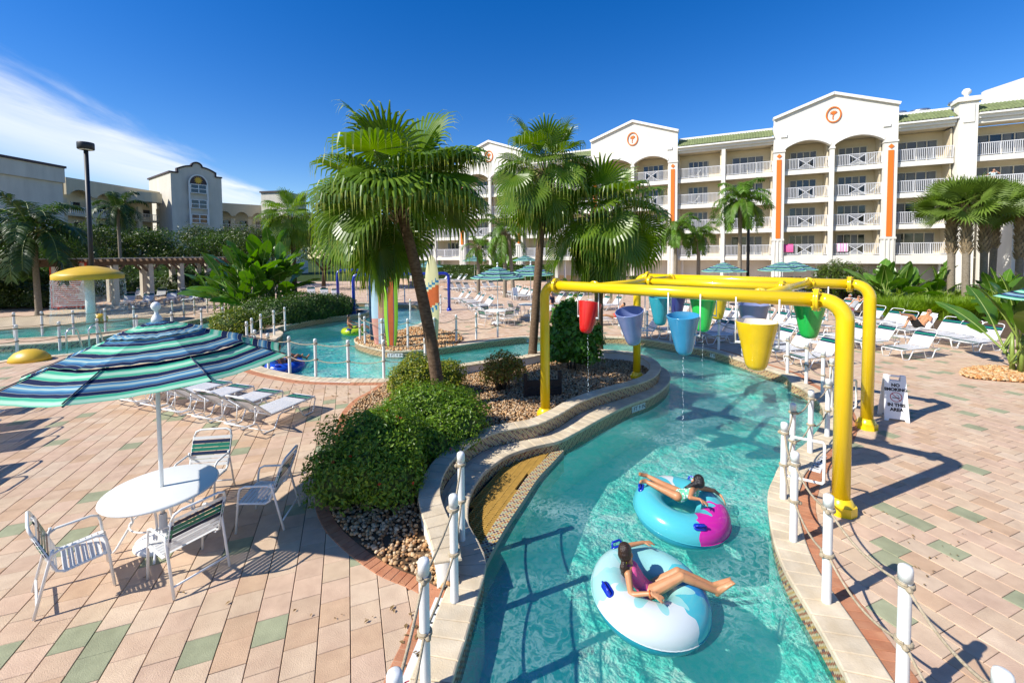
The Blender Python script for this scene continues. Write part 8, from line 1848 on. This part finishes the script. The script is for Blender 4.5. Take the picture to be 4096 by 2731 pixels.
# --- floating man with a child, boy on the lime ring
c3 = G(1140, 1462, -0.1); c3.z = -0.12; river_tube('deep blue swim ring at the middle pool with a man and a child', c3, 0.42, 0.22, 'tube_print_blue', (rad(3), 0, 0.4)); Y1 = c3.y
def L3(c, az, **k):
    ca, sa = math.cos(az), math.sin(az); return {n_: (Vector(c) + Vector((v[0] * ca - v[1] * sa, v[0] * sa + v[1] * ca, v[2])) if n_ not in ('face', 'Lhand', 'Rhand', 'Lhn', 'Rhn') else Vector((v[0] * ca - v[1] * sa, v[0] * sa + v[1] * ca, v[2]))) for n_, v in k.items()}
FLOAT = dict(pelvis=(-0.06, 0, 0.05), chest=(-0.22, 0, 0.36), neck=(-0.27, 0, 0.54), head=(-0.24, 0, 0.70), face=(1, 0, -0.1), Lsh=(-0.24, 0.19, 0.48), Rsh=(-0.24, -0.19, 0.48), Lel=(-0.22, 0.44, 0.32), Rel=(-0.22, -0.44, 0.32), Lwr=(-0.02, 0.60, 0.22), Rwr=(-0.02, -0.60, 0.22), Lhand=(0.8, 0.3, -0.3), Rhand=(0.8, -0.3, -0.3), Lhn=(0, 0.3, 1), Rhn=(0, -0.3, 1), Lhip=(0.0, 0.09, 0.06), Rhip=(0, -0.09, 0.06), Lkn=(0.42, 0.14, 0.30), Rkn=(0.42, -0.14, 0.30), Lan=(0.82, 0.14, 0.10), Ran=(0.82, -0.14, 0.10), Ltoe=(0.94, 0.15, 0.20), Rtoe=(0.94, -0.15, 0.20))
person('man seen from behind on the deep blue ring with arms spread over it', L3(c3, 1.25, **FLOAT), 1.0, 'skin_tan', 0.016, 'hair_brown', 'cloth_navy', 'shorts')
cc = c3 + Vector((-0.55, 0.28, 0.02)); ch_ = {k: tuple(np.array(v) * (0.62 if k not in ('face', 'Lhand', 'Rhand', 'Lhn', 'Rhn') else 1)) for k, v in FLOAT.items()}
person('small child leaning on the deep blue ring left of the man', L3(cc, 1.0, **ch_), 0.62, 'skin_pale', 0.014, 'hair_brown', 'cloth_navy', 'onepiece')
c4 = G(1415, 1322, -0.1); c4.z = -0.12; river_tube('lime yellow swim ring by the tiled wall with a boy', c4, 0.40, 0.20, 'tube_print_lime', (0, 0, 0.2))
FB = dict(FLOAT); FB.update(Lel=(0.0, 0.30, 0.36), Rel=(0.0, -0.30, 0.36), Lwr=(0.25, 0.24, 0.30), Rwr=(0.25, -0.24, 0.30))
person('boy with short dark hair sitting on the lime ring facing right', L3(c4, 0.15, **FB), 0.92, 'skin_tan', 0.016, 'hair_black', 'cloth_black', 'shorts')
# --- people on the deck
STAND = dict(pelvis=(0, 0, 0.92), chest=(0.0, 0, 1.22), neck=(0.02, 0, 1.44), head=(0.05, 0, 1.58), face=(1, 0, -0.1), Lsh=(0, 0.18, 1.38), Rsh=(0, -0.18, 1.38), Lel=(-0.04, 0.25, 1.10), Rel=(-0.04, -0.25, 1.10), Lwr=(0.16, 0.20, 1.02), Rwr=(0.16, -0.20, 1.02), Lhip=(0, 0.09, 0.90), Rhip=(0, -0.09, 0.90), Lkn=(0.08, 0.09, 0.48), Rkn=(0.02, -0.09, 0.48), Lan=(0.10, 0.09, 0.08), Ran=(-0.16, -0.09, 0.10), Ltoe=(0.24, 0.10, 0.025), Rtoe=(-0.03, -0.10, 0.025), Lhn=(0, 1, 0), Rhn=(0, -1, 0))
q = at_depth(2208, 1165, 22.6)
pw = person('woman in a dark sleeveless top and white shorts walking behind the yellow pipe post', L3((q.x, q.y, 0), 2.6, **STAND), 1.0, 'skin_pale', 0.016, 'hair_grey', 'cloth_navy', 'top', base=(q.x, q.y, 0))
sm_ = MB(); JJ = {k: Vector(v) for k, v in L3((q.x, q.y, 0), 2.6, **STAND).items()}
for k in 'LR': capsule(sm_, JJ['pelvis'], 0.115, JJ[k + 'hip'], 0.105); capsule(sm_, JJ[k + 'hip'], 0.105, JJ[k + 'hip'].lerp(JJ[k + 'kn'], 0.55), 0.085)
skinned(sm_, 'shorts', 'cloth_white', 0.016, pw)
LIE = dict(pelvis=(-0.12, 0, 0.46), chest=(-0.40, 0, 0.74), neck=(-0.54, 0, 0.93), head=(-0.60, 0, 1.06), face=(0.8, 0, 0.5), Lsh=(-0.47, 0.18, 0.85), Rsh=(-0.47, -0.18, 0.85), Lel=(-0.36, 0.30, 0.62), Rel=(-0.36, -0.30, 0.62), Lwr=(-0.12, 0.26, 0.56), Rwr=(-0.12, -0.26, 0.56), Lhip=(-0.05, 0.09, 0.46), Rhip=(-0.05, -0.09, 0.46), Lkn=(0.36, 0.11, 0.56), Rkn=(0.36, -0.11, 0.52), Lan=(0.76, 0.12, 0.44), Ran=(0.76, -0.12, 0.44), Ltoe=(0.80, 0.12, 0.58), Rtoe=(0.80, -0.12, 0.58))
def on_lounger(label, top_px, az_deg, **kw):
    az = rad(az_deg); q = G(*top_px, 0.96); u = Vector((math.cos(az), math.sin(az), 0)); c = Vector((q.x, q.y, 0)) + u * 0.69; j = dict(LIE); j.update(kw.pop('pose', {})); return person(label, L3(c, az, **j), base=tuple(c + Vector((0, 0, 0.37))), **kw)
on_lounger('man in black flame patterned shorts and sunglasses lying on a lounger, one leg crossed', (3722, 1256), fd, s=1.03, skin_='skin', vox=0.014, hair=None, suit='cloth_black', suit_kind='long_shorts', shades=True,
    pose=dict(Rkn=(0.26, -0.12, 0.86), Ran=(0.50, -0.12, 0.45), Rtoe=(0.64, -0.12, 0.42), Lkn=(0.30, 0.02, 0.92), Lan=(0.70, -0.10, 0.98), Ltoe=(0.82, -0.10, 1.08), Lel=(-0.28, 0.28, 0.72), Lwr=(-0.42, 0.08, 0.92), Lhand=(-0.5, -0.5, 0.4)))
lounger((2497, 1236), 185, 'lounger under the woman in the red swimsuit', back=36, group='loungers along the far side of the river')
on_lounger('woman in a red swimsuit reclining on a lounger with her hand to her face', (2500, 1226), 185, s=0.96, skin_='skin', vox=0.015, hair='hair_black', suit='cloth_red', suit_kind='onepiece', pose=dict(Lel=(-0.22, 0.24, 0.72), Lwr=(-0.40, 0.07, 0.92), Lhand=(-0.4, -0.3, 0.6)))
on_lounger('sunbathing woman in a grey top, arm behind her head, by the rear yellow post', (3440, 1196), fd, s=0.96, skin_='skin', vox=0.015, hair='hair_grey', suit='cloth_grey', suit_kind='onepiece', shades=True, pose=dict(Lel=(-0.66, 0.30, 1.10), Lwr=(-0.74, 0.10, 1.06), Lhand=(-0.2, -1, 0)))
lounger((3403, 1192), fd, 'lounger under the sunbathing man with the hat', group='loungers on the right deck')
om = on_lounger('sunbathing man in a grey cap behind the woman at the rear yellow post', (3405, 1190), fd, s=1.0, skin_='skin_tan', vox=0.015, hair='cloth_grey', suit='cloth_white', suit_kind='shorts')
def towel_on(label, top_px, az_deg, mat, x0, x1, up=False):
    az = rad(az_deg); q = G(*top_px, 0.96); u = Vector((math.cos(az), math.sin(az), 0)); c = Vector((q.x, q.y, 0)) + u * 0.69; mb = MB(); vs = []; n = 10
    for i in range(n + 1):
        f = i / n; x = x0 + (x1 - x0) * f
        if up: d = 0.06 + 0.74 * f; px_ = -0.22 - math.cos(rad(52)) * d + 0.03; z = 0.36 + math.sin(rad(52)) * d + 0.03
        else: px_ = x; z = 0.392
        for j in range(7): y = -0.29 + 0.58 * j / 6; vs.append((px_, y, z + 0.006 * math.sin(i * 1.7 + j * 1.1)))
    mb.add(vs, [(i * 7 + j, i * 7 + j + 1, i * 7 + j + 8, i * 7 + j + 7) for i in range(n) for j in range(6)], 0, True); o = mb.build('towel', mat); o.location = c; o.rotation_euler = (0, 0, az); tag(o, label, 'towel')
towel_on('white towel draped over the lounger back behind the sunbathing man', (3722, 1256), fd, 'cloth_white', 0, 1, True)
towel_on('pink towel on the lounger seat of the sunbathing couple', (3435, 1196), fd, 'pink_trim', -0.15, 0.9)
# man on the balcony
hp = hotel.matrix_world if False else Matrix.Translation(hA) @ Matrix.Rotation(math.atan2(-0.4332, 0.9013), 4, 'Z'); q = hp @ Vector((11.0, 0.42, FL[2] + 0.0))
SB = dict(STAND); SB.update(chest=(0.05, 0, 1.22), neck=(0.10, 0, 1.42), head=(0.14, 0, 1.56), Lsh=(0.06, 0.18, 1.36), Rsh=(0.06, -0.18, 1.36), Lel=(0.20, 0.34, 1.22), Lwr=(0.22, 0.10, 1.46), Lhand=(0, -0.7, 0.6), Rel=(0.12, -0.42, 1.16), Rwr=(0.20, -0.66, 1.13), Rhand=(0.2, -0.8, -0.1))
person('man in a pale patterned shirt leaning at a balcony rail, hand to his face', L3(tuple(q), math.atan2(-0.9013, -0.4332), **SB), 1.0, 'skin_pale', 0.02, 'hair_brown', 'cloth_shirt', 'top', base=tuple(q))
# deck chairs left out on the hotel balconies
for lx, k, w in ((2.6, 1, 'second'), (2.7, 2, 'third'), (2.5, 3, 'top'), (-12.4, 2, 'third'), (-12.3, 3, 'top')):
    p = hp @ Vector((lx, 0.85, FL[k])); o = copy_tree(PROTO[(52, False)][0], 'white lounger standing on the %s hotel balcony %s' % (w, 'under the right arch of the nearest gable' if lx > 0 else 'between the two nearer gables'), tuple(p), math.atan2(-0.4332, 0.9013) + PI); o['group'] = 'loungers on the hotel balconies'
# towels on the hotel rails
for lx, k, cols_, lab in ((-3.6, 0, 'swim_pink', 'pink and blue beach towel hung over a first balcony rail'), (0.75, 0, 'towel_stripe', 'pink striped towel hung over a first balcony rail')):
    if cols_ == 'towel_stripe': M('towel_stripe', (0.75, 0.10, 0.35), rough=0.9, col2=(0.8, 0.75, 0.75), scale=9, stretch=(1, 0, 0), detail=0)
    p = hp @ Vector((lx, -0.0, FL[k])); mb = MB(); n = 8; vs = []
    for i in range(n + 1):
        x = -0.42 + 0.84 * i / n; w = 0.02 * math.sin(i * 1.9)
        vs += [(x, 0.08, 0.55), (x, 0.07, 1.10), (x, 0.0, 1.125), (x, -0.07 + w, 1.08), (x, -0.075 - w, 0.35)]
    mb.add(vs, [(i * 5 + j, (i + 1) * 5 + j, (i + 1) * 5 + j + 1, i * 5 + j + 1) for i in range(n) for j in range(4)], 0, True); o = mb.build('towel', cols_); o.location = p; o.rotation_euler = (0, 0, math.atan2(-0.4332, 0.9013)); tag(o, lab, 'towel')
